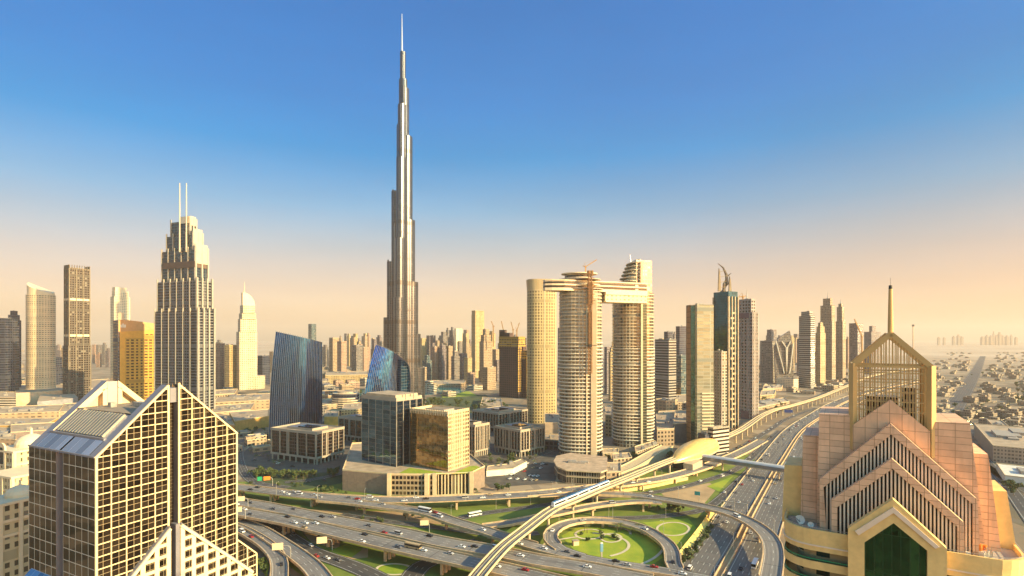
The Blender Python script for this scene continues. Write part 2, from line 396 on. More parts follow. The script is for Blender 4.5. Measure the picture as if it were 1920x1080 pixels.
M['glassdark'] = plain('dark_glass', (.04, .045, .05), .06, .5, var=.2)

def grass_mat(name, a, b_, scale=.05):
    m, t, b = newmat(name); setp(b, rough=.95)
    p = wpos(t); f = ramp(t, noise(t, p, scale, 5), .35, .65); g = noise(t, p, 1.1, 4)
    c = mixc(t, f, a, b_); c = mixc(t, math_(t, 'MULTIPLY', ramp(t, noise(t, p, .16, 5, .7), .54, .7), .5), c, (a[0]*2.3, a[1]*1.25, a[2]*2.2)); c = mixc(t, math_(t, 'MULTIPLY', g, .45), c, tuple(x*.5 for x in a))
    t.links.new(c, b.inputs['Base Color']); return m
M['grass'] = grass_mat('mown_grass', (.09, .15, .012), (.21, .24, .03))
M['lawn'] = grass_mat('bright_lawn', (.19, .29, .01), (.38, .40, .025))
M['scrub'] = grass_mat('dark_planting', (.035, .06, .018), (.08, .10, .03))
def ground_mat():
    m, t, b = newmat('desert_city_ground'); setp(b, rough=.95)
    p = wpos(t)
    f1 = ramp(t, noise(t, p, .0016, 6), .35, .65); f2 = ramp(t, noise(t, p, .012, 5), .35, .65); f3 = noise(t, p, .12, 4)
    vo = t.nodes.new('ShaderNodeTexVoronoi'); vo.inputs['Scale'].default_value = .028; vo.distance = 'CHEBYCHEV'
    t.links.new(p, vo.inputs['Vector'])
    s = t.nodes.new('ShaderNodeSeparateColor'); t.links.new(vo.outputs['Color'], s.inputs[0])
    c = mixc(t, f1, (.22, .15, .085), (.34, .24, .14))
    c = mixc(t, math_(t, 'MULTIPLY', f2, .6), c, (.13, .09, .055))
    c = mixc(t, math_(t, 'MULTIPLY', math_(t, 'GREATER_THAN', s.outputs[0], .62), .55), c, (.46, .35, .23))
    c = mixc(t, math_(t, 'MULTIPLY', math_(t, 'LESS_THAN', s.outputs[1], .28), .6), c, (.05, .052, .022))
    c = mixc(t, math_(t, 'MULTIPLY', f3, .4), c, (.14, .11, .08))
    ve = t.nodes.new('ShaderNodeTexVoronoi'); ve.feature = 'DISTANCE_TO_EDGE'; ve.inputs['Scale'].default_value = .011; t.links.new(p, ve.inputs['Vector'])
    c = mixc(t, math_(t, 'MULTIPLY', math_(t, 'LESS_THAN', ve.outputs['Distance'], .04), .45), c, (.15, .125, .10))      # side streets
    sx_ = t.nodes.new('ShaderNodeSeparateXYZ'); t.links.new(p, sx_.inputs[0])
    far = math_(t, 'MULTIPLY', ramp(t, sx_.outputs[1], 1700, 4200), .72)          # open desert beyond the city, paled to stand in for bright horizon haze
    c = mixc(t, far, c, mixc(t, ramp(t, noise(t, p, .0009, 6), .4, .6), (.42, .30, .20), (.62, .48, .35)))
    t.links.new(c, b.inputs['Base Color']); return m
M['ground'] = ground_mat()

def struct(o, name=None): o['kind'] = 'structure'; return o
def sheet(name, pts, mat, z, kind='structure'):
    mb = MB(); mb.poly([(p[0], p[1], z) for p in pts], 0, [(p[0], p[1]) for p in pts])
    o = mb.build(name, mat); o['kind'] = kind; return o

g = MB(); g.poly([(-30000, -300, 0), (30000, -300, 0), (30000, 31000, 0), (-30000, 31000, 0)])
struct(g.build('ground', M['ground']))

ZL = [0.0]
def patch(name, px, mat, kind='structure'):
    """a sheet on the ground; px are points of its outline seen in the photograph, put down on the ground plane"""
    ZL[0] += .012
    return sheet(name, [gnd(*p) for p in px], mat, .02+ZL[0], kind)
def ellipse_ring(cx, cy, rx, ry, wd, n=40, a0=0, a1=2*pi, mb=None, z=.3):
    C = gnd(cx, cy); ex = gnd(cx+rx, cy); ey = gnd(cx, cy-ry)
    pts = [(C+(ex-C)*cos(a0+(a1-a0)*i/n)+(ey-C)*sin(a0+(a1-a0)*i/n)) for i in range(n+1)]
    ribbon(mb, pts, wd, z)
def ribbon(mb, path, wd, z=None, m=0, off=0.0, u0=0.0):
    """flat strip of width wd along a path, shifted off metres to the right"""
    R = frames(path); v = 0.0
    for i in range(len(path)-1):
        a, b = path[i], path[i+1]; L = (b-a).length
        za = a.z if z is None else z; zb = b.z if z is None else z
        p = [a+R[i]*(off-wd/2), b+R[i+1]*(off-wd/2), b+R[i+1]*(off+wd/2), a+R[i]*(off+wd/2)]
        mb.poly([(q.x, q.y, zz) for q, zz in zip(p, (za, zb, zb, za))][::-1], m, [(wd, v), (wd, v+L), (0, v+L), (0, v)])
        v += L

# ground cover of the interchange (outlines traced on the ground)
patch('planted_ground', [(420, 905), (520, 900), (640, 905), (760, 925), (900, 925), (1050, 918), (1130, 905), (1240, 880), (1330, 860), (1420, 850), (1400, 900), (1330, 985), (1262, 1085), (1100, 1120), (900, 1120), (640, 1120), (560, 1075), (440, 985)], M['grass'], 'stuff')
patch('bare_sand', [(1240, 925), (1330, 905), (1345, 915), (1320, 945), (1250, 935)], M['sand'])
patch('bare_sand', [(560, 955), (780, 960), (840, 985), (700, 972)], M['sand'])
patch('bare_sand', [(560, 990), (640, 1005), (635, 1030), (585, 1018)], M['sand'])
patch('bare_sand', [(640, 1030), (690, 1028), (690, 1045), (640, 1052)], M['sand'])
patch('bare_sand', [(1275, 1050), (1330, 990), (1340, 1000), (1283, 1072)], M['sand'])
patch('bare_sand', [(1068, 1022), (1082, 1012), (1120, 1013), (1128, 1030), (1090, 1032)], M['sand'])
patch('lawn', [(1052, 1005), (1080, 990), (1130, 986), (1180, 992), (1215, 1008), (1238, 1028), (1242, 1046), (1220, 1062), (1150, 1056), (1080, 1036)], M['lawn'], 'stuff')
patch('lawn', [(1205, 980), (1290, 972), (1305, 990), (1296, 1015), (1268, 1032), (1255, 1012), (1230, 995)], M['lawn'], 'stuff')
patch('lawn', [(704, 1068), (725, 1057), (765, 1058), (768, 1072), (720, 1082)], M['lawn'], 'stuff')
patch('lawn', [(600, 1040), (650, 1020), (680, 1030), (660, 1045)], M['lawn'], 'stuff')
patch('lawn', [(500, 1085), (480, 1050), (497, 1044), (505, 1060)], M['lawn'], 'stuff')
patch('lawn', [(1325, 912), (1375, 893), (1348, 922)], M['lawn'], 'stuff')
patch('paved_ground', [(455, 850), (510, 800), (640, 790), (700, 830), (660, 905), (520, 888), (470, 890)], plain('grey_paving', (.11, .092, .075), .9, var=.35, scale=.12))
patch('paved_ground', [(880, 800), (1040, 790), (1060, 850), (1040, 905), (920, 915), (860, 860)], plain('car_park_paving', (.09, .078, .065), .9, var=.4, scale=.1))
patch('planted_ground', [(462, 893), (505, 880), (560, 888), (640, 885), (650, 905), (560, 920), (470, 905)], M['scrub'], 'stuff')
patch('planted_ground', [(640, 905), (660, 895), (655, 925), (800, 930), (900, 932), (640, 935)], M['grass'], 'stuff')
patch('park_planting', [(800, 745), (910, 740), (960, 775), (880, 775), (800, 770)], M['scrub'], 'stuff')
patch('lawn', [(825, 734), (880, 734), (895, 742), (830, 746)], M['lawn'], 'stuff')
patch('paved_ground', [(1040, 790), (1200, 770), (1290, 800), (1260, 870), (1140, 890), (1060, 860)], plain('plaza_paving', (.24, .185, .125), .9, var=.3, scale=.1))
wm, wt, wb = newmat('lake_water'); setp(wb, color=(.02, .16, .17), rough=.12)
patch('lake_water', [(600, 735), (700, 728), (900, 726), (860, 738), (760, 742), (690, 752)], wm)
pm = MB()
for e in ((1105, 1002, 26, 9), (1146, 1009, 19, 8), (1262, 992, 30, 12), (739, 1068, 33, 10)): ellipse_ring(*e, 1.8, mb=pm)
ellipse_ring(1105, 1022, 74, 22, 2.0, 30, radians(-60), radians(85), mb=pm, z=.31)
ellipse_ring(1130, 1012, 115, 44, 2.0, 30, radians(-80), radians(-10), mb=pm, z=.32)
ellipse_ring(1150, 1030, 140, 26, 1.9, 30, radians(120), radians(170), mb=pm, z=.33)
ellipse_ring(1180, 1080, 90, 22, 1.4, 20, radians(60), radians(130), mb=pm, z=.34)
ellipse_ring(1120, 1000, 62, 14, 1.9, 30, radians(-10), radians(70), mb=pm, z=.35)
ellipse_ring(560, 985, 130, 12, 1.2, 30, radians(-60), radians(60), mb=pm, z=.36)
struct(pm.build('garden_paths', M['path']))

# ------------------------------------------------------------------ roads
ROADS = {}
def ground_road(name, px, W, lanes, zt=.30, step=8, mat=None, ext=None):
    path = spline([gnd(*p) for p in px], step)
    if ext: path += [path[-1]+(path[-1]-path[-2]).normalized()*ext]
    mb = MB(); ribbon(mb, path, W, zt)
    o = mb.build(name, mat or road_mat(name+'_asphalt', W, lanes)); struct(o)
    ROADS[name] = [Vector((p.x, p.y, zt)) for p in path]
    return path
def kerb_line(name, path, off, wd, h, mat, z0=0.0):
    mb = MB(); R = frames(path)
    for i in range(len(path)-1):
        a, b = path[i]+R[i]*off, path[i+1]+R[i+1]*off
        mb.bar((a.x, a.y, z0+h/2), (b.x, b.y, z0+h/2), wd, h)
    return struct(mb.build(name, mat))

# the great highway running away to the right
med = [(1334, 1110), (1348, 1080), (1385, 1013), (1409, 963), (1450, 889), (1465, 867), (1502, 811), (1539, 783), (1585, 755), (1650, 731), (1740, 712)]
mpath = spline([gnd(*p) for p in med], 9)
mR = frames(mpath)
hw_mat = road_mat('highway_asphalt', 20, 5, 1.2, .105)
for nm, sgn in (('highway_outbound', -1), ('highway_inbound', 1)):
    mb = MB(); ribbon(mb, mpath, 20, .45, 0, sgn*13.0); struct(mb.build('highway', hw_mat))
    ROADS[nm] = [Vector((p.x, p.y, .45))+r*sgn*13.0 for p, r in zip(mpath, mR)]
mb = MB(); ribbon(mb, mpath, 5.6, .34); struct(mb.build('highway_median', M['sand']))
kerb_line('median_barrier', mpath, -1.9, .5, 1.5, M['parapet']); kerb_line('median_barrier', mpath, 1.9, .5, 1.5, M['parapet'])
kerb_line('highway_kerb', mpath, -23.4, .6, 1.3, M['metro']); kerb_line('highway_kerb', mpath, 23.6, .6, 1.1, M['parapet'])
# sunlit bank down to the highway's left edge
mb = MB()
for i in range(len(mpath)-1):
    if mpath[i].y < 410:
        a, b = mpath[i], mpath[i+1]; r0, r1 = mR[i], mR[i+1]
        mb.poly([a+r0*-24+Vector((0, 0, .2)), b+r1*-24+Vector((0, 0, .2)), b+r1*-28+Vector((0, 0, 2.6)), a+r0*-28+Vector((0, 0, 2.6))][::-1])
        mb.poly([a+r0*-28+Vector((0, 0, 2.6)), b+r1*-28+Vector((0, 0, 2.6)), b+r1*-29+Vector((0, 0, 0)), a+r0*-29+Vector((0, 0, 0))][::-1])
struct(mb.build('embankment', plain('yellow_bank', (.78, .57, .14), .7, var=.2, scale=.3)))

ground_road('service_road', [(1111, 972), (1167, 972), (1222, 970), (1278, 964), (1318, 956), (1345, 940), (1380, 908), (1415, 874), (1447, 845), (1480, 812), (1515, 788), (1570, 762), (1640, 738)], 9, 2)
ground_road('slip_road', [(1060, 945), (1130, 933), (1222, 924), (1278, 914), (1325, 901), (1367, 887), (1398, 868), (1430, 838), (1462, 808)], 9, 2, .34)
ground_road('frontage_road', [(1330, 868), (1365, 850), (1405, 830), (1447, 804), (1475, 786), (1530, 765)], 9, 2, .32)
ground_road('underpass_road', [(440, 965), (476, 978), (522, 995), (550, 1013), (587, 1035), (634, 1052), (680, 1070), (740, 1100)], 13, 3, .36)
ground_road('bus_road', [(840, 978), (868, 971), (914, 962), (980, 953), (1040, 945), (1110, 936)], 9, 2, .31)
ground_road('lower_road', [(640, 965), (740, 980), (840, 992), (940, 1004), (1010, 1000)], 8, 2, .33)
ground_road('shaded_boulevard', [(420, 842), (448, 828), (476, 820), (515, 809), (560, 800), (640, 785)], 16, 4, .31)
ground_road('inner_road', [(450, 835), (449, 858), (458, 885), (480, 905), (540, 915)], 10, 3, .33)
ground_road('inner_road', [(534, 905), (587, 899), (639, 888), (690, 868), (720, 850)], 9, 2, .35)
ground_road('plaza_road', [(880, 880), (930, 885), (980, 868), (1020, 850), (1050, 838)], 10, 2, .32)
ground_road('underflyover_road', [(760, 1100), (790, 1062), (840, 1040), (900, 1015)], 14, 3, .32)
fp = [gnd(1762, 800), gnd(1790, 762), gnd(1812, 728), gnd(1826, 704), gnd(1836, 684), gnd(1843, 668)]
av = road_mat('avenue_asphalt', 34, 6, 2)
mb = MB(); ribbon(mb, spline(fp, 60), 34, .5); struct(mb.build('far_avenue', av)); ROADS['far_avenue'] = spline([Vector((p.x, p.y, .5)) for p in fp], 20)
for cr in ([(1820, 835), (1880, 900), (1925, 960), (1960, 1010)], [(1840, 870), (1900, 905), (1960, 940)]):
    ground_road('side_street', cr, 12, 2, .33)
for a, b in (((700, 655), (1000, 652)), ((1700, 700), (1930, 712)), ((1750, 672), (1930, 678)), ((0, 668), (300, 664)), ((1700, 657), (1930, 655))):
    mb = MB(); ribbon(mb, spline([gnd(*a), gnd((a[0]+b[0])/2, (a[1]+b[1])/2+1), gnd(*b)], 80), 26, .4); struct(mb.build('far_road', av))

# ------------------------------------------------------------------ flyovers: deck, barriers, each pier
def flyover(name, label, pts, W, lanes, dz=0.0, thick=1.6, pier=38, parL=(0, 1), parR=(0, 1), pier_from=0.0, deck_mat=None, minz=3.0, base=.15):
    path = spline([gnd(px, py, z) for px, py, z in pts], 7)
    for p in path: p.z += dz
    R = frames(path); n = len(path)
    o = root(name, label, 'flyover', (path[n//2].x, path[n//2].y, 0))
    mb = MB(); ribbon(mb, path, W)
    mb.build('roadway', road_mat(name+'_asphalt', W, lanes, .8, base), o)
    mb = MB()
    for i in range(n-1):
        a, b = path[i], path[i+1]
        def q(p, r, s, dz_): return p+r*s+Vector((0, 0, dz_))
        h = W/2+.5; k = W*.28
        e = [(-h, -.03), (-h, -.8), (-k, -thick), (k, -thick), (h, -.8), (h, -.03)]
        za = [max(-a.z-.2, d) for _, d in e]; zb = [max(-b.z-.2, d) for _, d in e]
        for j in range(5):
            mb.poly([q(a, R[i], e[j][0], za[j]), q(a, R[i], e[j+1][0], za[j+1]), q(b, R[i+1], e[j+1][0], zb[j+1]), q(b, R[i+1], e[j][0], zb[j])])
    mb.build('deck', M['parapet'], o)
    for s, (f0, f1) in ((-1, parL), (1, parR)):
        mb = MB(); i0, i1 = int(f0*(n-1)), int(f1*(n-1))
        for i in range(i0, i1):
            a, b = path[i]+R[i]*s*(W/2+.25), path[i+1]+R[i+1]*s*(W/2+.25)
            mb.bar(a+Vector((0, 0, .2)), b+Vector((0, 0, .2)), .55, 1.6)
        if i1 > i0: mb.build('barrier', M['parapet'], o)
    acc = 0.0
    for i in range(1, n-1):
        acc += (path[i]-path[i-1]).length
        if acc > pier and path[i].z > minz and i/n >= pier_from:
            acc = 0.0; p = path[i]; a = atan2(R[i].y, R[i].x); zt = p.z-thick
            mb = MB(); pw = min(W*.5, 5.5)
            mb.box(p.x, p.y, -.1, 1.8, 1.5, zt-.9, a)
            if W > 12: mb.box(p.x+R[i].x*4, p.y+R[i].y*4, -.1, 1.5, 1.5, zt-.9, a); mb.box(p.x-R[i].x*4, p.y-R[i].y*4, -.1, 1.5, 1.5, zt-.9, a)
            mb.box(p.x, p.y, zt-1.0, pw*1.5, 1.9, 1.05, a)
            mb.build('pier', M['parapet'], o)
    ROADS[name] = path
    return o
flyover('outer_flyover', 'long tan flyover curving in front of the low podium block to the retaining wall', [(375, 908, 8), (450, 914, 8), (500, 920, 8), (560, 927, 8), (620, 932, 8), (690, 936, 8), (760, 937, 8), (840, 935, 8), (920, 931, 8), (1000, 926, 8), (1060, 920, 8), (1130, 912, 7.6), (1200, 904, 7), (1260, 893, 6), (1325, 874, 4), (1385, 850, 1.6), (1430, 826, .5)], 13, 3, .1, parR=(.40, 1))
flyover('merging_flyover', 'flyover branch dropping from the outer flyover towards the looped ramp', [(600, 936, 8), (645, 940, 8), (700, 947, 8), (794, 960, 7.8), (850, 978, 7.4), (905, 994, 7), (942, 1006, 6.8), (1000, 1024, 6.4), (1060, 1039, 6.2), (1130, 1053, 6), (1200, 1064, 6), (1280, 1077, 6), (1380, 1098, 6)], 11, 3, .0, parL=(.14, .62))
flyover('main_flyover', 'wide flyover carriageway farther from the camera, crossing under the metro viaduct', [(380, 934, 9), (467, 945, 9), (541, 959, 9), (615, 974, 9), (689, 988, 9), (750, 1000, 9), (831, 1018, 9), (924, 1034, 9), (1000, 1050, 9), (1100, 1066, 9), (1220, 1090, 9)], 15, 4, .2, pier=42)
flyover('main_flyover', 'wide flyover carriageway nearer the camera with two-column piers above dark lanes', [(380, 949, 9), (448, 960, 9), (541, 977, 9), (608, 993, 9), (689, 1012, 9), (750, 1026, 9), (813, 1040, 9), (887, 1056, 9), (1000, 1082, 9), (1100, 1106, 9)], 15, 4, .2, pier=42)
flyover('curved_flyover', 'curved flyover sweeping right across the highway and bending round the peaked tower', [(1010, 928, 8), (1075, 925, 8), (1130, 926, 8), (1185, 929, 8), (1218, 933, 8.2), (1267, 941, 8.5), (1311, 949, 9), (1367, 963, 9.5), (1413, 984, 9.5), (1441, 1008, 9.5), (1450, 1032, 9), (1449, 1056, 8), (1444, 1085, 7)], 11, 2, .3, parL=(.14, 1), parR=(.2, 1), pier=46)
flyover('joining_ramp', 'ramp rising from below the metro viaduct to join the curved flyover', [(905, 988, 1), (955, 981, 2.5), (1010, 970, 4.5), (1061, 959, 6.2), (1111, 949, 7.4), (1148, 944, 8), (1190, 940, 8.2), (1240, 941, 8.4)], 9, 2, .15, parL=(0, .75), parR=(0, .95), pier=40)
flyover('looped_ramp', 'looped ramp circling the round lawn', [(1272, 1074, 5), (1262, 1055, 4.5), (1260, 1037, 4), (1251, 1020, 4), (1232, 1005, 4), (1209, 992, 4), (1167, 980, 4.6), (1130, 976, 5), (1093, 976, 5.2), (1058, 983, 5.4), (1036, 996, 5.7), (1033, 1012, 6), (1052, 1029, 6.1), (1092, 1043, 6.1)], 9, 2, .05, parL=(0, .9), parR=(.05, .95), pier=32)
flyover('descending_ramp', 'curving ramp beside the gabled glass tower, nearer the flyovers', [(395, 962, 5), (447, 978, 5), (485, 994, 5), (522, 1017, 5), (560, 1043, 5), (587, 1066, 5), (612, 1100, 5)], 11, 3, .1, minz=3)
flyover('descending_ramp', 'narrow curving ramp closest to the gabled glass tower, under a cream sign', [(395, 972, 4.6), (447, 991, 4.6), (476, 1006, 4.6), (500, 1022, 4.6), (517, 1040, 4.6), (524, 1060, 4.6), (522, 1100, 4.6)], 9, 2, .05, minz=3)
# yellow retaining wall between the two roads left of the highway
wp = spline([gnd(1130, 927, 0), gnd(1170, 923, 0), gnd(1222, 915, 0), (gnd(1290, 900, 0))], 8)
o = root('retaining_wall', 'sunlit yellow retaining wall carrying the road below the metro viaduct', 'wall', wp[len(wp)//2])
mb = MB(); cp = MB()
for i in range(len(wp)-1):
    f0, f1 = 1-i/len(wp), 1-(i+1)/len(wp)
    mb.wall(wp[i], wp[i+1], 0, 2.2+5*f0, 0, i*8.0, 0, 2.2+5*f1)
    cp.bar(wp[i]+Vector((0, 0, 2.4+5*f0)), wp[i+1]+Vector((0, 0, 2.4+5*f1)), .8, .6)
    a, b = wp[i]+Vector((-.4, 1.2, 0)), wp[i+1]+Vector((-.4, 1.2, 0))
    mb.wall(b, a, 0, 2.2+5*f1, 0, i*8.0, 0, 2.2+5*f0)
mb.build('wall_face', tiles('retaining_panels', (.74, .56, .22), (.45, .33, .15), 3, 2, .1), o); cp.build('coping', M['metro'], o)

# ------------------------------------------------------------------ metro viaduct, train, station, bridge
mv = [(876, 1112), (896, 1080), (942, 1028), (979, 998), (1016, 969), (1040, 953), (1074, 939), (1130, 915), (1185, 893), (1235, 872), (1279, 855), (1345, 826), (1391, 805), (1428, 780), (1455, 768), (1484, 761), (1539, 744), (1585, 725), (1640, 704), (1720, 690)]
mp = spline([gnd(x, y, 14) for x, y in mv], 9); R = frames(mp)
o = root('metro_viaduct', 'long cream metro viaduct sweeping up from the bottom edge past the golden station', 'viaduct', (mp[20].x, mp[20].y, 0))
mb = MB(); ribbon(mb, mp, 7.8); mb.build('track_bed', M['track'], o)
mb = MB()
for i in range(len(mp)-1):
    e = [(-3.9, 1.1), (-4.4, 1.1), (-4.4, -.4), (-2.0, -2.1), (2.0, -2.1), (4.4, -.4), (4.4, 1.1), (3.9, 1.1)]
    for j in range(7):
        mb.poly([mp[i]+R[i]*e[j][0]+Vector((0, 0, e[j][1])), mp[i]+R[i]*e[j+1][0]+Vector((0, 0, e[j+1][1])), mp[i+1]+R[i+1]*e[j+1][0]+Vector((0, 0, e[j+1][1])), mp[i+1]+R[i+1]*e[j][0]+Vector((0, 0, e[j][1]))])
    for s in (-3.9, 3.9):
        q = [mp[i]+R[i]*s, mp[i+1]+R[i+1]*s, mp[i+1]+R[i+1]*s+Vector((0, 0, 1.1)), mp[i]+R[i]*s+Vector((0, 0, 1.1))]
        mb.poly(q if s > 0 else q[::-1])
mb.build('girder', M['metro'], o)
for s in (-1.95, 1.95):
    mb = MB(); ribbon(mb, [p+Vector((0, 0, .25)) for p in mp], 1.5, None, 0, s); mb.build('rail_slab', M['concrete'], o)
mb = MB()
for i in range(len(mp)-1): mb.bar(mp[i]+Vector((0, 0, .5)), mp[i+1]+Vector((0, 0, .5)), .5, .9)
mb.build('walkway', M['metro'], o)
acc = 0
for i in range(2, len(mp)-1):
    acc += (mp[i]-mp[i-1]).length
    if acc > 30 and mp[i].y < 1500:
        acc = 0; p = mp[i]; a = atan2(R[i].y, R[i].x); mb = MB()
        mb.tube([(p.x, p.y, -.1), (p.x, p.y, 9.7)], 1.05, 10)
        mb.xprism([(-1.1, 9.6), (1.1, 9.6), (3.1, 11.75), (-3.1, 11.75)], p-R[i].cross(Vector((0, 0, 1)))*-.9-Vector((0, 0, p.z)), R[i], (0, 0, 1), R[i].cross(Vector((0, 0, -1))), 1.8)
        mb.build('pier', M['metro'], o)
ROADS['metro'] = mp

# the train
i0 = min(range(len(mp)), key=lambda i: (mp[i]-gnd(1038, 957, 14)).length); 
tp = [p-r*1.95 for p, r in zip(mp, R)]
tl = [sum((tp[k+1]-tp[k]).length for k in range(i0, i)) for i in range(i0, len(tp))]
def on(d):
    for k in range(len(tl)-1):
        if tl[k+1] >= d:
            f = (d-tl[k])/(tl[k+1]-tl[k]); return tp[i0+k].lerp(tp[i0+k+1], f)
o = root('metro_train', 'blue and white metro train on the viaduct, heading for the station', 'train', on(0))
tm = plain('train_white', (.70, .72, .74), .3, .2, var=.05); tb = plain('train_blue', (.03, .22, .50), .25, .3, var=.1)
for k in range(5):
    a, b = on(k*16.5+.3), on(k*16.5+16.2); t = (b-a).normalized(); r = Vector((t.y, -t.x, 0)); up = Vector((0, 0, 1))
    nose = 1.6 if k in (0, 4) else 0
    pr = [(-1.35, .7), (-1.42, 2.6), (-1.15, 3.7), (-.5, 4.1), (.5, 4.1), (1.15, 3.7), (1.42, 2.6), (1.35, .7)]
    mb = MB(); mb.xprism(pr[::-1], a, r, up, t, (b-a).length, 0); car = mb.build('carriage', tm, o)
    mb = MB(); mb.xprism([(-1.46, 1.75), (-1.46, 3.0), (1.46, 3.0), (1.46, 1.75)][::-1], a+t*.8, r, up, t, (b-a).length-1.6); mb.build('window_band', M['glassdark'], car)
    mb = MB(); mb.xprism([(-.95, 3.9), (-.9, 4.18), (.9, 4.18), (.95, 3.9)][::-1], a+t*.4, r, up, t, (b-a).length-.8); mb.build('roof_panel', tb, car)

# station shell
sa, sb = gnd(1262, 862, 14), gnd(1341, 829, 14); sdv = (sb-sa); SL = sdv.length; sdv.normalize(); sr = Vector((sdv.y, -sdv.x, 0))
o = root('metro_station', 'golden shell-roofed metro station on the viaduct beside the highway', 'station', ((sa+sb)/2).xy.to_3d())
mb = MB(); n = 26; mS = 12; rows = []
for i in range(n+1):
    f = i/n; x = f*SL
    hw = 17*(sin(pi*min(1, f*1.02))**.62) if f < 1 else 0
    hw = max(.3, 15.5*(1-(abs(2*f-1.05)/1.06)**2.4)); hz = max(.3, 13.5*(1-abs((f-.56)/.58)**2.2))
    rows.append([sa+sdv*x+sr*hw*cos(pi*k/mS)+Vector((0, 0, -3+hz*sin(pi*k/mS)**.8)) for k in range(mS+1)])
for i in range(n):
    for k in range(mS):
        mb.poly([rows[i][k], rows[i+1][k], rows[i+1][k+1], rows[i][k+1]], 0, [(i*4, k*3), (i*4+4, k*3), (i*4+4, k*3+3), (i*4, k*3+3)])
mb.build('shell_roof', tiles('gold_panels', (.78, .50, .15), (.5, .3, .08), 4, 3, .15, .3), o, smooth=True)
mb = MB()
for i in range(n):
    for k in (0, mS):
        a, b = rows[i][k], rows[i+1][k]; mb.bar(a, b, 1.2, 1.6)
mb.build('shell_rim', M['metro'], o)
mb = MB(); c = (sa+sb)/2; mb.box(c.x, c.y, 1, SL*.72, 15, 9.5, atan2(sdv.y, sdv.x)); mb.build('concourse', M['glassdark'], o)
mb = MB(); c = sa+sdv*18+sr*14; mb.box(c.x, c.y, 0, 26, 10, 11, atan2(sdv.y, sdv.x)); mb.build('entrance_block', M['metro'], o)
for k in range(6):
    mb = MB(); c = sa+sdv*(12+k*SL*.15); mb.box(c.x, c.y, -.1, 2, 2, 1.1, atan2(sdv.y, sdv.x)); mb.build('column', M['metro'], o)
# covered footbridge over the highway
fa, fb = gnd(1318, 857, 11), gnd(1500, 884, 11)
o = root('covered_footbridge', 'grey tubular covered footbridge from the station across the highway', 'footbridge', ((fa+fb)/2).xy.to_3d())
mb = MB(); ft = (fb-fa).normalized(); fr = Vector((ft.y, -ft.x, 0)); up = Vector((0, 0, 1))
pr = [(3.6*cos(a), 3.4*sin(a)) for a in [radians(20+i*20) for i in range(8)]]
mb.xprism(pr, fa, fr*-1, up, ft, (fb-fa).length); mb.build('roof', plain('bridge_roof_metal', (.62, .60, .56), .45, .2, var=.1), o)
mb = MB(); mb.xprism([(-3.2, -2.2), (3.2, -2.2), (3.3, 1.1), (-3.3, 1.1)], fa, fr*-1, up, ft, (fb-fa).length); mb.build('glazed_side', plain('bridge_glass', (.22, .23, .24), .15, .4), o)
mb = MB(); mb.xprism([(-3.6, -3.0), (3.6, -3.0), (3.6, -2.22), (-3.6, -2.22)], fa, fr*-1, up, ft, (fb-fa).length); mb.build('deck', M['metro'], o)
for f in (.22, .48, .8):
    p = fa.lerp(fb, f); mb = MB(); mb.tube([(p.x, p.y, -.1), (p.x, p.y, 8.05)], .9, 10); mb.build('pier', M['metro'], o)
# ================================================================== gabled glass tower, left foreground
gl = root('gabled_glass_tower', 'dark glass tower with cream grid and split gables, at the left foreground', 'tower', (-133, 170, 0), atan2(.894, .447))
def L3(x, y, z): return (x, y, z)
mg1 = curtain('gable_front_glass', (.028, .020, .015), (.34, .26, .15), 2.30, 2.0, .12, .12, .04, .8, 1.3, .16, .5, .1, (.085, .062, .042))
mg2 = curtain('gable_side_glass', (.040, .034, .028), (.58, .53, .44), 3.9, 4.0, .26, .24, .02, .9, .16, .07, .5, .1, (.12, .10, .08), .45)
mgr = plain('gable_frame', (.80, .60, .33), .5, var=.08)
mgs = plain('gable_coping', (.24, .23, .25), .45, .35, var=.12)
mroof = curtain('gable_roof_glass', (.30, .31, .33), (.44, .43, .42), 4.2, 6.0, .14, .14, .25, .5, .2, .2)
EAVE, APX, W_, D_, G0, G1 = 102.0, 123.5, 50.0, 43.0, 22.8, 26.6
SL_ = (APX-EAVE)/G0
def ftop(x): return EAVE+SL_*x if x <= G0 else (EAVE+SL_*(W_-x) if x >= G1 else APX)
# body: front glass halves, left face, groove
mb = MB()
for a, b in ((0, G0), (G1, W_)):
    za, zb = ftop(a) if a else EAVE, ftop(b) if b < W_ else EAVE
    mb.poly([(a, 0, 0), (b, 0, 0), (b, 0, zb), (a, 0, za)], 0, [(a, 0), (b, 0), (b, zb), (a, za)])
mb.build('front_glazing', mg1, gl, local=True)
mb = MB()
for a, b in ((D_, 24.1), (19.5, 0)):
    mb.poly([(0, a, 0), (0, b, 0), (0, b, EAVE), (0, a, EAVE)], 0, [(D_-a, 2), (D_-b, 2), (D_-b, EAVE+2), (D_-a, EAVE+2)])
mb.build('side_glazing', mg2, gl, local=True)
mb = MB()
mb.poly([(W_, 0, 0), (W_, D_, 0), (W_, D_, EAVE), (W_, 0, EAVE)], 0, [(0, 2), (D_, 2), (D_, 104), (0, 104)])
mb.poly([(W_, D_, 0), (0, D_, 0), (0, D_, EAVE), (W_, D_, EAVE)], 0, [(0, 2), (W_, 2), (W_, 104), (0, 104)])
mb.build('rear_glazing', mg2, gl, local=True)
mb = MB()
mb.poly([(0, 24.1, 0), (2, 24.1, 0), (2, 24.1, EAVE), (0, 24.1, EAVE)]); mb.poly([(2, 24.1, 0), (2, 19.5, 0), (2, 19.5, EAVE+1.5), (2, 24.1, EAVE+1.5)]); mb.poly([(2, 19.5, 0), (0, 19.5, 0), (0, 19.5, EAVE), (2, 19.5, EAVE)])
mb.build('side_groove', mgs, gl, local=True)
mb = MB()
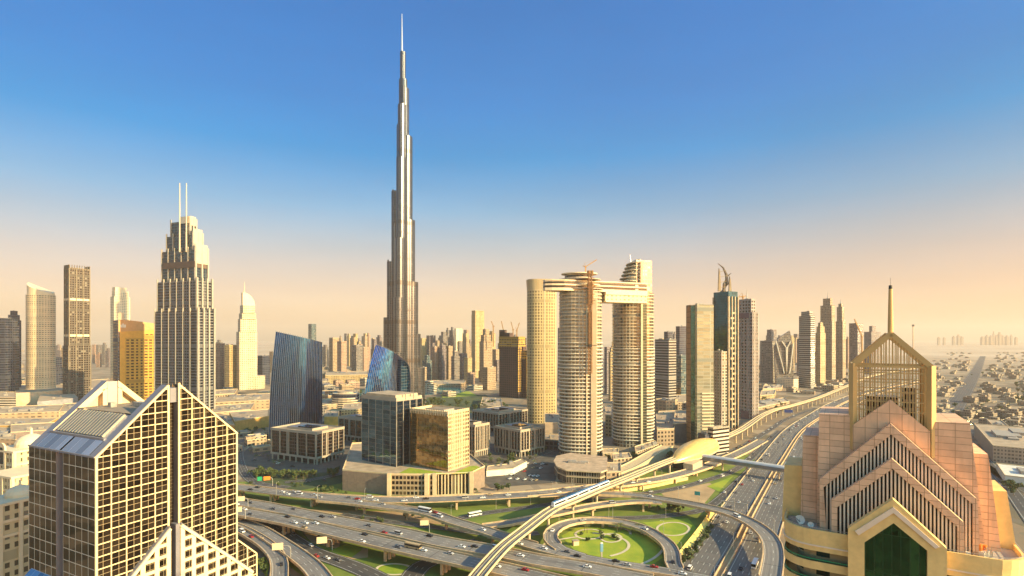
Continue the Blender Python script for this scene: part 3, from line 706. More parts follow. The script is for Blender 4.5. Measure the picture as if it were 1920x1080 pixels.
mb.poly([(G0, 0, 0), (G0, 3.2, 0), (G0, 3.2, 122), (G0, 0, 122)][::-1], 1); mb.poly([(G1, 0, 0), (G1, 3.2, 0), (G1, 3.2, 122), (G1, 0, 122)], 1)
mb.poly([(G0, 3.2, 0), (G1, 3.2, 0), (G1, 3.2, 119), (G0, 3.2, 119)], 0, [(0, 0), (3.8, 0), (3.8, 119), (0, 119)])
mb.build('front_groove', [curtain('groove_glass', (.06, .045, .035), (.30, .24, .15), .95, 1.3, .06, .08, .1, .5), mgs], gl, local=True)
mb = MB()   # groove cap block between the two gable tips
mb.box((G0+G1)/2+.6, 2.6, 117, 2.6, 3.6, 5.2); mb.build('gable_post', mgs, gl, local=True)
# cream frame: columns, rows, raking edges
cols_l = [G0*i/5 for i in range(6)]; cols_r = [G1+(W_-G1)*i/5 for i in range(6)]
for a, b in ((0, G0), (G1, W_)):
    mb = MB()
    for i, x in enumerate(cols_l if a == 0 else cols_r):
        wv = .66 if i in (0, 5) else .30
        mb.box(min(max(x, .375), W_-.375), -.14, 0, wv, .5, (ftop(x) if 0 < x < W_ else EAVE)-.1)
    for k in range(0, 31):
        z = EAVE-4*k if k <= 25 else EAVE+4*(k-25)
        xa, xb = a, b
        if z > EAVE:
            d = (z-EAVE)/SL_
            if a == 0: xa = d
            else: xb = W_-d
        if xb-xa < .5: continue
        mb.box((xa+xb)/2, -.12, z-.15, xb-xa, .28, .30)
    mb.build('frame_grid', mgr, gl, local=True)
mb = MB()
for a, b in (((0, EAVE), (G0, APX)), ((W_, EAVE), (G1, APX))):
    mb.bar((a[0], -.1, a[1]-.2), (b[0], -.1, b[1]-.2), .6, .7, up=(0, 1, 0))
mb.build('raking_frame', mgr, gl, local=True)
def gable_slab(y0, y1, nm, mats, two=True):
    mb = MB()
    for s in (0, 1):
        xa, xb = (0, G0) if s == 0 else (W_, G1)
        pts = [(xa, EAVE), (xb, APX)]
        a0 = (xa, y0, EAVE); a1 = (xa, y1, EAVE); b0 = (xb, y0, APX); b1 = (xb, y1, APX)
        q = [a0, b0, b1, a1]
        mb.poly(q if s == 0 else q[::-1], 0, [(0, 0), (31, 0), (31, 4), (0, 4)])
        w1 = [(xa, y1, EAVE), (xb, y1, APX), (xb, y1, 100), (xa, y1, 100)]
        mb.poly(w1 if s == 0 else w1[::-1], 1)
    return mb.build(nm, mats, gl, local=True)
gable_slab(.15, 4.0, 'front_gable', [mgs, mgr])
# glazed roof slopes behind the gable, flat deck between
mb = MB()
for s in (1, -1):
    X = lambda x: x if s == 1 else W_-x
    def slope(x0, x1, ya, yb, dz, m):
        q = [(X(x0), ya, EAVE+SL_*x0+dz), (X(x1), ya, EAVE+SL_*x1+dz), (X(x1), yb, EAVE+SL_*x1+dz), (X(x0), yb, EAVE+SL_*x0+dz)]
        mb.poly(q[::-1] if s == 1 else q, m, [(ya, x0), (ya, x1), (yb, x1), (yb, x0)][::-1] if s == 1 else [(ya, x0), (ya, x1), (yb, x1), (yb, x0)])
    slope(-.3, 4.4, 4, 21.3, .15, 0); slope(-.3, 4.4, 22.5, 39, .15, 0); slope(-.2, 4.4, 21.3, 22.5, -.4, 1); slope(4.4, 13, 4, 39, -.5, 1)
mb.build('roof_slope', [mroof, mgs], gl, local=True)
mb = MB()
for i in range(16):
    y = 7.5+i*1.9
    mb.bar((5.6, y, EAVE+SL_*5.6-.1), (12.6, y, EAVE+SL_*12.6-.1), .95, .8)
mb.build('roof_ribs', plain('roof_rib_metal', (.40, .36, .28), .35, .6, var=.1), gl, local=True)
mb = MB(); mb.bar((4.9, 4, EAVE+SL_*4.9), (4.9, 39, EAVE+SL_*4.9), .9, .8); mb.bar((.1, 0, EAVE+.1), (.1, D_, EAVE+.1), .7, .5)
mb.build('roof_gutter', mgs, gl, local=True)
mb = MB(); mb.poly([(12.8, 4, 114.2), (37.2, 4, 114.2), (37.2, 39, 114.2), (12.8, 39, 114.2)]); mb.build('roof_deck', M['roof'], gl, local=True)
for q_ in ((30, 14, 6, 5, 2.4), (22, 12, 2, 4, 1.2), (27, 24, 3, 7, 1.5), (20, 30, 2, 2, 1.8)): mb = MB(); mb.box(q_[0], q_[1], 114.2, *q_[2:]); mb.build('roof_plant', M['plant'], gl, local=True)
# rear gable: deep cream frame with a recess, split by a post
def rear(y0, y1):
    mb = MB()
    for s in (0, 1):
        xa, xb = (0, G0) if s == 0 else (W_, G1)
        q = [(xa, y0, EAVE), (xb, y0, APX), (xb, y1, APX), (xa, y1, EAVE)]; mb.poly(q if s == 0 else q[::-1], 0)
        in_ = 2.0; sg = 1 if s == 0 else -1
        # frame band under the rake, and recessed wall
        fr = [(xa, y0, EAVE), (xb, y0, APX), (xb, y0, APX-in_*1.3), (xa+sg*in_*.3, y0, EAVE-in_)]
        mb.poly(fr[::-1] if s == 0 else fr, 1)
        so = [(xa+sg*in_*.3, y0, EAVE-in_), (xb, y0, APX-in_*1.3), (xb, y0+3.2, APX-in_*1.3), (xa+sg*in_*.3, y0+3.2, EAVE-in_)]; mb.poly(so[::-1] if s == 0 else so, 1)
        wl = [(xa, y0+3.2, 100), (xb, y0+3.2, 100), (xb, y0+3.2, APX), (xa, y0+3.2, EAVE)]; mb.poly(wl if s == 0 else wl[::-1], 1)
        mb.box(xb-sg*.75, y0+1.3, 100, 1.5, 2.6, APX-101-in_, 0, 1)
        mb.box(xb-sg*8.5, y0+2.2, 100, 1.0, 1.8, 12.5, 0, 1)
    return mb.build('rear_gable', [mgs, plain('gable_inner_wall', (.74, .55, .32), .7, var=.12)], gl, local=True)
rear(39, 43)
mb = MB(); mb.box((G0+G1)/2, 41, 113, 3.5, 3.6, 10.2); mb.build('gable_post', plain('post_cladding', (.42, .35, .30), .6, var=.15), gl, local=True)
# low gabled wing across the front with a heavy white lattice
o = gl
WA, WS = 73.0, .97
def wtop(x): return WA-WS*(G0-x) if x <= G0 else WA-WS*(x-G1)
mlat = plain('lattice_white', (.84, .66, .38), .5, var=.08)
mb = MB()
for a, b in ((-6, G0), (G1, 56)):
    mb.poly([(a, -.95, 0), (b, -.95, 0), (b, -.95, wtop(b)), (a, -.95, wtop(a))], 0, [(a, 0), (b, 0), (b, wtop(b)), (a, wtop(a))])
mb.build('wing_glazing', mg1, gl, local=True)
mb = MB()
for x in [G0-.6]+[G0-4.6*i for i in range(1, 7)]+[G1+.6]+[G1+4.68*i for i in range(1, 7)]:
    ed = abs(x-24.7) < 3
    mb.box(x, -1.25, 0, 1.5, .6, max(1, wtop(x)-.4))
for k in range(19):
    z = 71.2-4*k
    for s in (0, 1):
        a, b = (max(-6, G0-(WA-z)/WS), G0-1.3) if s == 0 else (G1+1.3, min(56, G1+(WA-z)/WS))
        if b-a > .6: mb.box((a+b)/2, -1.22, z-.55, b-a, .5, 1.1)
mb.build('lattice', mlat, gl, local=True)
mb = MB()
for a, b in ((-6, G0), (56, G1)):
    mb.bar((a, -1.15, wtop(a)-.6), (b, -1.15, wtop(b)-.6), .9, 1.5, up=(0, 1, 0))
mb.build('raking_lattice', mlat, gl, local=True)
mb = MB()
for a, b in ((-6, G0), (56, G1)):
    mb.bar((a, -.1, wtop(a)+.25), (b, -.1, wtop(b)+.25), 3.0, .3)
mb.build('wing_coping', mgs, gl, local=True)
mb = MB(); mb.box((G0+G1)/2+1, .6, 0, 1.6, 3.4, 73.2); mb.build('wing_post', mgs, gl, local=True)
# lean-to on either end
lroof = curtain('lean_to_roof', (.10, .22, .34), (.30, .34, .38), 3.2, 4.2, .12, .12, .12, .6, .3)
for s in (1, -1):
    mb = MB(); mf = MB()
    xa, xb = (W_, 58.7) if s == 1 else (0, -8.5)
    f = [(xa, -.02, 0), (xb, -.02, 0), (xb, -.02, 50.5), (xa, -.02, 59)]; mb.poly(f if s == 1 else f[::-1], 0, [(p[0], p[2]) for p in (f if s == 1 else f[::-1])])
    r = [(xb, -.02, 0), (xb, D_-2, 0), (xb, D_-2, 50.5), (xb, -.02, 50.5)]; mb.poly(r if s == 1 else r[::-1], 1, [(0, 0), (40, 0), (40, 50), (0, 50)])
    t = [(xa, -.02, 59), (xb, -.02, 50.5), (xb, D_-2, 50.5), (xa, D_-2, 59)]; mb.poly(t if s == 1 else t[::-1], 2, [(0, 0), (0, 9), (40, 9), (40, 0)])
    mf.bar((xa, -.2, 59), (xb, -.2, 50.5), .5, .5, up=(0, 1, 0)); mf.box(xb, -.2, 0, .5, .5, 50.5); mf.box((xa+xb)/2, -.2, 0, .4, .4, 54.5)
    for z in (18, 22, 26, 30, 34, 38, 42, 46, 50): mf.box((xa+xb)/2, -.18, z-.2, abs(xb-xa), .35, .4)
    mb.build('lean_to', [mg1, mg2, lroof], gl, local=True)
    mf.build('lean_to_frame', mgr, gl, local=True)

# ================================================================== peaked pink tower, right foreground
U = Vector((.85, -.527, 0)); V = Vector((.527, .85, 0)); O = Vector((67.6, 95, 0))
pk = root('peaked_tower', 'pink and cream stepped tower with chevron gables, slatted lantern and spire', 'tower', O, atan2(-.527, .85))
def rt(px, py, v):
    o_ = (px-CX)/F
    u = (o_*(95+.85*v)-67.6-.527*v)/(.85+.527*o_); Y = 95-.527*u+.85*v
    return Vector((u, v, H-(py-HY)/F*Y))
def rp2(pts, v): return [rt(x, y, v) for x, y in pts]
pink = tiles('pink_stone', (.84, .52, .31), (.42, .24, .13), 2.4, 1.2, .09, .6, .28)
pinkd = tiles('pink_pediment', (.82, .50, .29), (.42, .24, .13), 1.9, 3.0, .09, .6, .26)
ycr = plain('yellow_cream_render', (.82, .56, .21), .7, var=.16, scale=.5)
finm = plain('slat_stone', (.84, .66, .47), .6, var=.15)
lant = plain('lantern_stone', (.62, .40, .15), .6, var=.15)
def slab3(mb, pts, v0, d, m=0):
    """outline at depth v0 given as (u,v,z) points, thickened d backwards"""
    f = [Vector(p) for p in pts]; k = [p+Vector((0, d, 0)) for p in f]; n = len(f)
    # make the front face look towards -v
    ar = sum(f[i].x*f[(i+1) % n].z-f[(i+1) % n].x*f[i].z for i in range(n))
    if ar < 0: f = f[::-1]; k = k[::-1]
    mb.poly(f, m, [(p.x, p.z) for p in f]); mb.poly(k[::-1], m, [(p.x, p.z) for p in k[::-1]])
    for i in range(n):
        j = (i+1) % n; L = (f[j]-f[i]).length
        mb.poly([f[j], f[i], k[i], k[j]], m, [(L, 0), (0, 0), (0, d), (L, d)])
def pbuild(nm, pts, v, d, mat):
    mb = MB(); slab3(mb, rp2(pts, v), v, d); return mb.build(nm, mat, pk, local=True)
# wings behind, left and right, each a tapering slab
def wing(tl, tr, br, bl, v, d, mat):
    P = [rt(*tl, v), rt(*tr, v), rt(*br, v), rt(*bl, v)]
    P[2].z = P[3].z = min(P[2].z, P[3].z, 102.0)
    mb = MB(); slab3(mb, P, v, d); mb.build('side_wing', mat, pk, local=True)
wing((1536, 776), (1600, 779), (1600, 990), (1531, 985), 6, 14, pink)
wing((1506, 816), (1545, 818), (1545, 1000), (1500, 985), 8, 12, pink)
wing((1471, 871.5), (1512, 874), (1512, 985), (1466, 968), 10.5, 9, ycr)
wing((1745, 791), (1818.5, 793), (1850, 1030), (1745, 1030), 6, 14, pink)
wing((1812, 849), (1853, 852), (1880, 1045), (1812, 1045), 8, 12, pink)
wing((1850, 920), (1888, 921.5), (1908, 1035), (1850, 1035), 10.5, 9, ycr)
# chevron beams (upper, lower): outline bands
def chev(nm, apo, lo_, ro, api, li, ri, lleg, rleg, v, d, mat, leg):
    """outer apex/shoulders, inner apex/shoulders, feet of both legs"""
    pbuild(nm, [lo_, apo, api, li], v, d, mat); pbuild(nm, [apo, ro, ri, api], v, d, mat)
    pbuild('gable_leg', [lo_, li, (lleg[1], lleg[2]), (lleg[0], lleg[2])], v, d, mat)
    pbuild('gable_leg', [ro, ri, (rleg[0], rleg[2]), (rleg[1], rleg[2])], v, d, mat)
chev('upper_gable_beam', (1670, 794), (1536.6, 899), (1832, 936), (1671, 815), (1544, 914), (1824, 946), (1532, 1000, 1000) if 0 else (1537, 1550, 1000), (1824, 1839, 1046), 3.6, 1.6, pink, 0)
chev('lower_gable_beam', (1672.5, 860), (1559, 937.5), (1808, 980.5), (1673.5, 879), (1570, 951), (1795, 988), (1559, 1570, 1012), (1795, 1809, 1052), 1.8, 1.4, pink, 0)
def fins(nm, x0, x1, n, topf, botf, v, wd, dp, mat):
    mb = MB()
    for i in range(n):
        f = (i+.5)/n; x = x0+(x1-x0)*f
        a, b = rt(x, topf(x), v), rt(x, botf(x), v)
        if a.z-b.z > .2: mb.box(a.x, v+dp/2, b.z, wd, dp, a.z-b.z)
    return mb.build(nm, mat, pk, local=True)
def lin(p, q): return lambda x: p[1]+(q[1]-p[1])*(x-p[0])/(q[0]-p[0])
def vee(l, a, r): return lambda x: lin(l, a)(x) if x <= a[0] else lin(a, r)(x)
inC = vee((1544, 914), (1671, 815), (1824, 946)); outB = vee((1559, 938), (1672.5, 862), (1808, 980))
inB = vee((1570, 951), (1673.5, 879), (1795, 988)); outA = vee((1590, 991), (1674.6, 938), (1775, 1029))
fins('upper_slats', 1547, 1822, 40, inC, lambda x: outB(x) if 1560 < x < 1807 else (1005 if x < 1600 else 1046), 3.9, .27, .7, finm)
fins('lower_slats', 1572, 1793, 30, inB, lambda x: outA(x) if 1590 < x < 1775 else (1012 if x < 1600 else 1052), 2.1, .27, .7, finm)
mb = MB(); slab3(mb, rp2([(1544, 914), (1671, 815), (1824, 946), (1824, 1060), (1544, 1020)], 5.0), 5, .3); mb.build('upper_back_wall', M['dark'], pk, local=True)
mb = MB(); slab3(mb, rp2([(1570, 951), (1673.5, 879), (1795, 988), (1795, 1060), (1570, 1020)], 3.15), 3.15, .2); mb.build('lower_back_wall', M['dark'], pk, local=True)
# pediment below the lantern
pbuild('pediment', [(1599, 797), (1670, 749.7), (1744, 809), (1744, 870), (1670, 806), (1599, 862)], 5.3, 1.0, pinkd)
# lantern: posts, gable beams, slats, inner core
def post(x, y0, y1, v, r, nm='lantern_post'):
    a, b = rt(x, y0, v), rt(x, y1, v); mb = MB()
    pl = [(a.x-r, v), (a.x, v-r), (a.x+r, v), (a.x, v+r)]
    mb.prism(pl, b.z, a.z, 0, 0, True); mb.build(nm, lant, pk, local=True)
post(1599.5, 681, 842, 6.2, .72); post(1746, 686, 858, 6.2, .72)
pl_, pr_ = rt(1599.5, 681, 6.2), rt(1746, 686, 6.2)
zt = (pl_.z+pr_.z)/2
for (u0) in (pl_.x, pr_.x):
    mb = MB(); r = .6; mb.prism([(u0-r, 16.2), (u0, 16.2-r), (u0+r, 16.2), (u0, 16.2+r)], 108, zt, 0, 0, True); mb.build('lantern_post', lant, pk, local=True)
ap = rt(1666, 623, 6.2); ap.x = (pl_.x+pr_.x)/2
for v in (6.2, 16.2):
    for s in (pl_.x, pr_.x):
        mb = MB(); mb.bar((s, v, zt-.3), (ap.x, v, ap.z-.3), .9, .8, up=(0, 1, 0)); mb.build('lantern_rafter', lant, pk, local=True)
mb = MB()
for s in (pl_.x, pr_.x):
    mb.bar((s, 6.2, zt-.3), (s, 16.2, zt-.3), .6, .6)
mb.bar((ap.x, 6.2, ap.z-.35), (ap.x, 16.2, ap.z-.35), .6, .5)
for v in (6.3, 16.1):
    mb.bar((pl_.x, v, zt-.4), (pr_.x, v, zt-.4), .35, .4); mb.bar((pl_.x, v, zt-1.6), (pr_.x, v, zt-1.6), .15, .2); [mb.bar((pl_.x, v, zt-q_), (pr_.x, v, zt-q_), .13, .16) for q_ in (3.4, 5.2, 7.0, 8.8)]
mb.build('lantern_beams', lant, pk, local=True)
for v, nn in ((6.35, 27), (16.0, 19)):
    mb = MB()
    for i in range(1, nn):
        f = i/nn; x = pl_.x+(pr_.x-pl_.x)*f; zz = zt+(ap.z-zt)*(1-abs(2*f-1))-.5
        bz = 118 if v > 10 else H-(vee((1599, 797), (1670, 749.7), (1744, 809))(1599+145*f)-HY)/F*(97-.527*x+3)
        mb.box(x, v, bz-.6, .14, .3, zz-bz+.6)
    mb.build('lantern_slats', lant, pk, local=True)
for s in (pl_.x, pr_.x):
    mb = MB()
    for i in range(1, 12): mb.box(s, 6.2+10*i/12, 112, .35, .15, zt-112.4)
    mb.build('lantern_slats', lant, pk, local=True)
mb = MB(); mb.box(ap.x-1.2, 11.5, 110, 5.2, 4.5, zt-116.4); mb.box(ap.x+3.2, 12.2, 110, 2.0, 3, zt-114.6); mb.build('tank_room', facade('tank_room_wall', (.34, .27, .18), (.04, .035, .03), 1.6, .9, .6, .6), pk, local=True)
mb = MB(); mb.poly([(pl_.x-.5, 6, 112), (pr_.x+.5, 6, 112), (pr_.x+.5, 17, 112), (pl_.x-.5, 17, 112)]); mb.build('lantern_floor', M['roof'], pk, local=True)
mb = MB(); c = Vector((ap.x, 7.2, 0))
mb.tube([(c.x, c.y, ap.z-1), (c.x, c.y, ap.z+1.5), (c.x, c.y, ap.z+8.2)], [.47, .46, .32], 10); mb.build('spire', lant, pk, local=True)
mb = MB(); mb.tube([(c.x, c.y, ap.z+8.2), (c.x, c.y, ap.z+8.9)], [.33, .28], 10); mb.build('spire_cap', M['dark'], pk, local=True)
mb = MB(); mb.tube([(c.x, c.y, ap.z+8.8), (c.x, c.y, ap.z+10.3)], .045, 5); mb.build('lightning_rod', M['steel'], pk, local=True)
mb = MB(); mb.tube([(ap.x+3.6, 9, ap.z-3.4), (ap.x+3.6, 9, ap.z+1.2)], .09, 6); mb.box(ap.x+3.6, 9, ap.z+1.1, .35, .35, .35); mb.build('aerial', M['steel'], pk, local=True)
# main block below the terrace with bands of balconies
TZ = 102.7
def ring(off, r=5):
    x0, x1, y0, y1 = -17.5-off, 18.6+off, .4-off, 24+off
    x0 -= 0; P = []
    for cx_, cy_, a0 in ((x0+r, y0+r, pi), (x1-r, y0+r, 1.5*pi), (x1-r, y1-r, 0), (x0+r, y1-r, pi/2)):
        P += [(cx_+r*cos(a0+k*pi/12), cy_+r*sin(a0+k*pi/12)) for k in range(7)]
    return P
bwall = facade('balcony_wall', (.60, .42, .20), (.015, .035, .025), 3.6, 5.0, .45, .62, .08, .4, (.03, .10, .09), .3)
mb = MB(); mb.prism(ring(-2.2), 0, TZ-.3, 0, 1); mb.build('main_block', [bwall, M['roof']], pk, local=True)
mb = MB(); mb.prism(ring(0), TZ-3.1, TZ-.02, 0, 1, True); mb.build('terrace_deck', [ycr, plain('terrace_paving', (.42, .36, .30), .8, var=.2)], pk, local=True)
def wall_ring(nm, off, th, z0, h, mat):
    mb = MB(); a, b = ring(off), ring(off-th); n = len(a)
    for i in range(n):
        j = (i+1) % n
        mb.wall(a[i], a[j], z0, z0+h, 0); mb.wall(b[j], b[i], z0, z0+h, 0); mb.poly([(*a[i], z0+h), (*a[j], z0+h), (*b[j], z0+h), (*b[i], z0+h)]); mb.poly([(*b[i], z0), (*b[j], z0), (*a[j], z0), (*a[i], z0)])
    return mb.build(nm, mat, pk, local=True)
wall_ring('terrace_parapet', .05, .4, TZ-.6, 1.5, ycr)
for k in range(1, 12):
    z = TZ-3.1-3.6*k
    wall_ring('balcony_band', 0, 2.4, z+.1, .35, ycr); wall_ring('balcony_band', .05, .3, z+.1, 1.5, ycr)
    if k < 4: wall_ring('balcony_rail', -.05, .08, z+1.95, .12, M['signgreen']); wall_ring('balcony_glass', -.08, .05, z+1.6, .35, plain('green_glass', (.01, .06, .04), .1, .4))
# front bay: chevron-topped yellow frame round a green glass gable
def fb(pts, v, d, m, nm): pbuild(nm, pts, v, d, m)
B0 = 1200
fb([(1590, 991), (1674.6, 936), (1675.5, 981), (1621, 1017)], -1.2, 1.6, ycr, 'bay_frame'); fb([(1674.6, 936), (1775.6, 1029), (1739, 1033), (1675.5, 981)], -1.2, 1.6, ycr, 'bay_frame')
fb([(1590, 991), (1621, 1017), (1621, B0), (1590, B0)], -1.2, 1.6, ycr, 'bay_jamb'); fb([(1775.6, 1029), (1739, 1033), (1739, B0), (1775.6, B0)], -1.2, 1.6, ycr, 'bay_jamb')
fb([(1603, 996), (1675, 951), (1675.3, 962), (1610, 1004)], -1.45, .3, finm, 'bay_moulding'); fb([(1675, 951), (1762, 1026), (1754, 1029), (1675.3, 962)], -1.45, .3, finm, 'bay_moulding')
gg = curtain('green_glass_bay', (.008, .055, .022), (.02, .06, .03), 1.3, 7.0, .07, .07, .04, .75, .6, .5, .4, .3, (.022, .095, .036))
fb([(1621, 1017), (1675.5, 981), (1739, 1033), (1739, B0), (1621, B0)], -.2, .3, gg, 'bay_glass')
# plant, rail posts and a drain line on the terraces
for q_ in ((-16.2, 6, 1.2, .8, .7), (-14.6, 5.6, .8, .8, 1.0), (9.4, 1.8, .9, .6, .6), (10.8, 2.0, .6, .6, .9), (11.8, 5.2, 1.4, .9, 1.0)):
    mb = MB(); mb.box(q_[0], q_[1], TZ-.03, *q_[2:]); mb.build('terrace_plant', M['plant'] if q_[0] < 0 else M['white'], pk, local=True)
wall_ring('parapet_rail', .0, .08, TZ+1.25, .07, M['rail'])
wall_ring('drip_moulding', .16, .3, TZ-2.2, .25, finm)
# satellite dishes and odds and ends on the terrace
def dish(u, v, r, lab, tilt=.5):
    o = root('satellite_dish', lab, 'satellite dish', O+U*u+V*v+Vector((0, 0, TZ)), atan2(-.527, .85))
    mb = MB(); n = 16; R0 = []
    for k in range(5):
        f = k/4; R0.append([Vector((r*f*cos(2*pi*i/n), -.35*r*(1-f*f)*-1-.35*r, r*f*sin(2*pi*i/n))) for i in range(n)])
    Rm = Matrix.Rotation(-tilt, 3, 'X')
    for k in range(4):
        for i in range(n):
            j = (i+1) % n; mb.poly([Rm @ q+Vector((0, 0, r*1.5)) for q in (R0[k][i], R0[k+1][i], R0[k+1][j], R0[k][j])])
    mb.build('dish', M['white'], o, local=True)
    mb = MB(); mb.tube([(0, .1, 0), (0, .1, r*1.45)], .07, 6); mb.build('mount', M['rail'], o, local=True)
    mb = MB(); mb.bar((0, 0, r*1.0), Rm @ Vector((0, -r*1.1, 0))+Vector((0, 0, r*1.5)), .05); mb.build('feed_arm', M['rail'], o, local=True)
def tpos(px, py):
    p = rt(px, py, 4)
    for _ in range(6):
        # slide back along v until the point sits on the terrace
        v = p.y+(TZ-p.z)*1.5; v = max(.6, min(9, v)); p = rt(px, py, v)
    return p
dish(-14.6, 3.6, .9, 'larger white satellite dish on the left terrace of the peaked tower'); dish(-12.7, 3.3, .55, 'small round white satellite dish beside the slatted gable')
o = root('roof_plant_stack', 'clutter of white pipes and plant on the right terrace of the peaked tower', 'rooftop equipment', O+U*13.2+V*4+Vector((0, 0, TZ)), .3)
mb = MB(); mb.box(0, 0, 0, 1.6, 1.0, .9); mb.build('casing', M['white'], o, local=True)
mb = MB()
for k in range(7): x = -.9+k*.3; mb.tube([(x, -.7, 0), (x+.1, -.7, .9+.4*(k % 3)), (x+.3, -.2, 1.2+.3*(k % 2))], .06, 6)
mb.build('pipes', M['steel'], o, local=True)
mb = MB(); mb.tube([(-.5, .3, .9), (-.5, .3, 2.0)], .3, 10); mb.tube([(.5, .2, .9), (.5, .2, 1.8)], .3, 10); mb.build('fan_cowl', M['signorange'], o, local=True)
o = root('window_cleaning_crane', 'folded grey window-cleaning cradle arm on the left terrace', 'cradle crane', O+U*-15.6+V*2.8+Vector((0, 0, TZ)), -.5)
mb = MB(); mb.box(0, 0, 0, 1.2, .9, .7); mb.build('base', M['roof_grey'], o, local=True)
mb = MB(); mb.poly([(-.6, 0, .7), (.9, 0, .7), (.1, 0, 2.1)]); mb.poly([(-.6, .1, .7), (.1, .1, 2.1), (.9, .1, .7)]); mb.bar((-.6, .05, .7), (.1, .05, 2.1), .15); mb.bar((.1, .05, 2.1), (1.1, .05, 1.2), .15); mb.build('arm', M['roof_grey'], o, local=True)
# ================================================================== towers of the city
def quadplan(p0, pc, p1, Y, A):
    """plan whose near corner is seen at column pc, depth Y; faces run to columns p0 (left) and p1 (right); A = how far the right face turns away"""
    A = A-math.atan((pc-CX)/F)      # A is measured from the line of sight
    C = Vector(((pc-CX)/F*Y, Y)); d1 = Vector((cos(A), sin(A))); d2 = Vector((-sin(A), cos(A)))
    def reach(p, d):
        o_ = (p-CX)/F; den = d.x-o_*d.y
        s = (o_*C.y-C.x)/den if abs(den) > .02 else 20
        return s if 0 < s < 260 else 30
    s, t = reach(p1, d1), reach(p0, d2)
    s, t = max(s, 3), max(t, 3)
    return [C, C+d1*s, C+d1*s+d2*t, C+d2*t]
def cen(pl): return sum((Vector(p[:2]) for p in pl), Vector((0, 0)))/len(pl)
def shrink(pl, k, about=None):
    c = cen(pl) if about is None else Vector(about); return [c+(Vector(p)-c)*k for p in pl]
def base(pl): c = cen(pl); return (c.x, c.y, 0)
def ngon(cx, cy, rx, ry, n=32, rz=0.0, pw=1.0):
    o_ = []
    for i in range(n):
        a = 2*pi*i/n; c, s = cos(a), sin(a)
        x = rx*abs(c)**pw*(1 if c > 0 else -1); y = ry*abs(s)**pw*(1 if s > 0 else -1)
        o_.append(Vector((cx+x*cos(rz)-y*sin(rz), cy+x*sin(rz)+y*cos(rz))))
    return o_
def edge_fins(mb, pl, z0, z1, n, wd, dp, edges=None, ends=True):
    for i in range(len(pl)):
        if edges and i not in edges: continue
        a, b = Vector(pl[i]), Vector(pl[(i+1) % len(pl)]); t = (b-a).normalized(); nrm = Vector((t.y, -t.x)); rz = atan2(t.y, t.x)
        for k in range(n+1):
            if not ends and k in (0, n): continue
            p = a.lerp(b, k/n)+nrm*dp*.3; mb.box(p.x, p.y, z0, wd, dp, z1-z0, rz)
def slab_rings(mb, plf, z0, z1, fh, over, th):
    z = z0
    while z < z1:
        pl = plf(z); c = cen(pl); r = [c+(Vector(p)-c)*(1+over/max(1, (Vector(p)-c).length)) for p in pl]
        mb.prism(r, z, z+th, 0, 0, True); z += fh
def roof_plant(o, pl, z, n=2, seed=0, h=3.0):
    rnd = random.Random(seed); c = cen(pl); e1 = Vector(pl[1])-Vector(pl[0]); e2 = Vector(pl[-1])-Vector(pl[0])
    rz = atan2(e1.y, e1.x)
    for k in range(n):
        p = c+e1*rnd.uniform(-.22, .22)+e2*rnd.uniform(-.22, .22); mb = MB()
        mb.box(p.x, p.y, z, e1.length*rnd.uniform(.15, .3), e2.length*rnd.uniform(.15, .3), h*rnd.uniform(.5, 1.2), rz); mb.build('roof_plant', M['plant'], o)
def parapet(o, pl, z, h, th, mat):
    mb = MB()
    for i in range(len(pl)):
        a, b = Vector(pl[i]), Vector(pl[(i+1) % len(pl)]); t = (b-a).normalized(); nrm = Vector((t.y, -t.x))
        a2, b2 = a-nrm*(th/2-.05), b-nrm*(th/2-.05)
        mb.bar((a2.x, a2.y, z+h/2), (b2.x, b2.y, z+h/2), th, h)
    mb.build('parapet', mat, o)

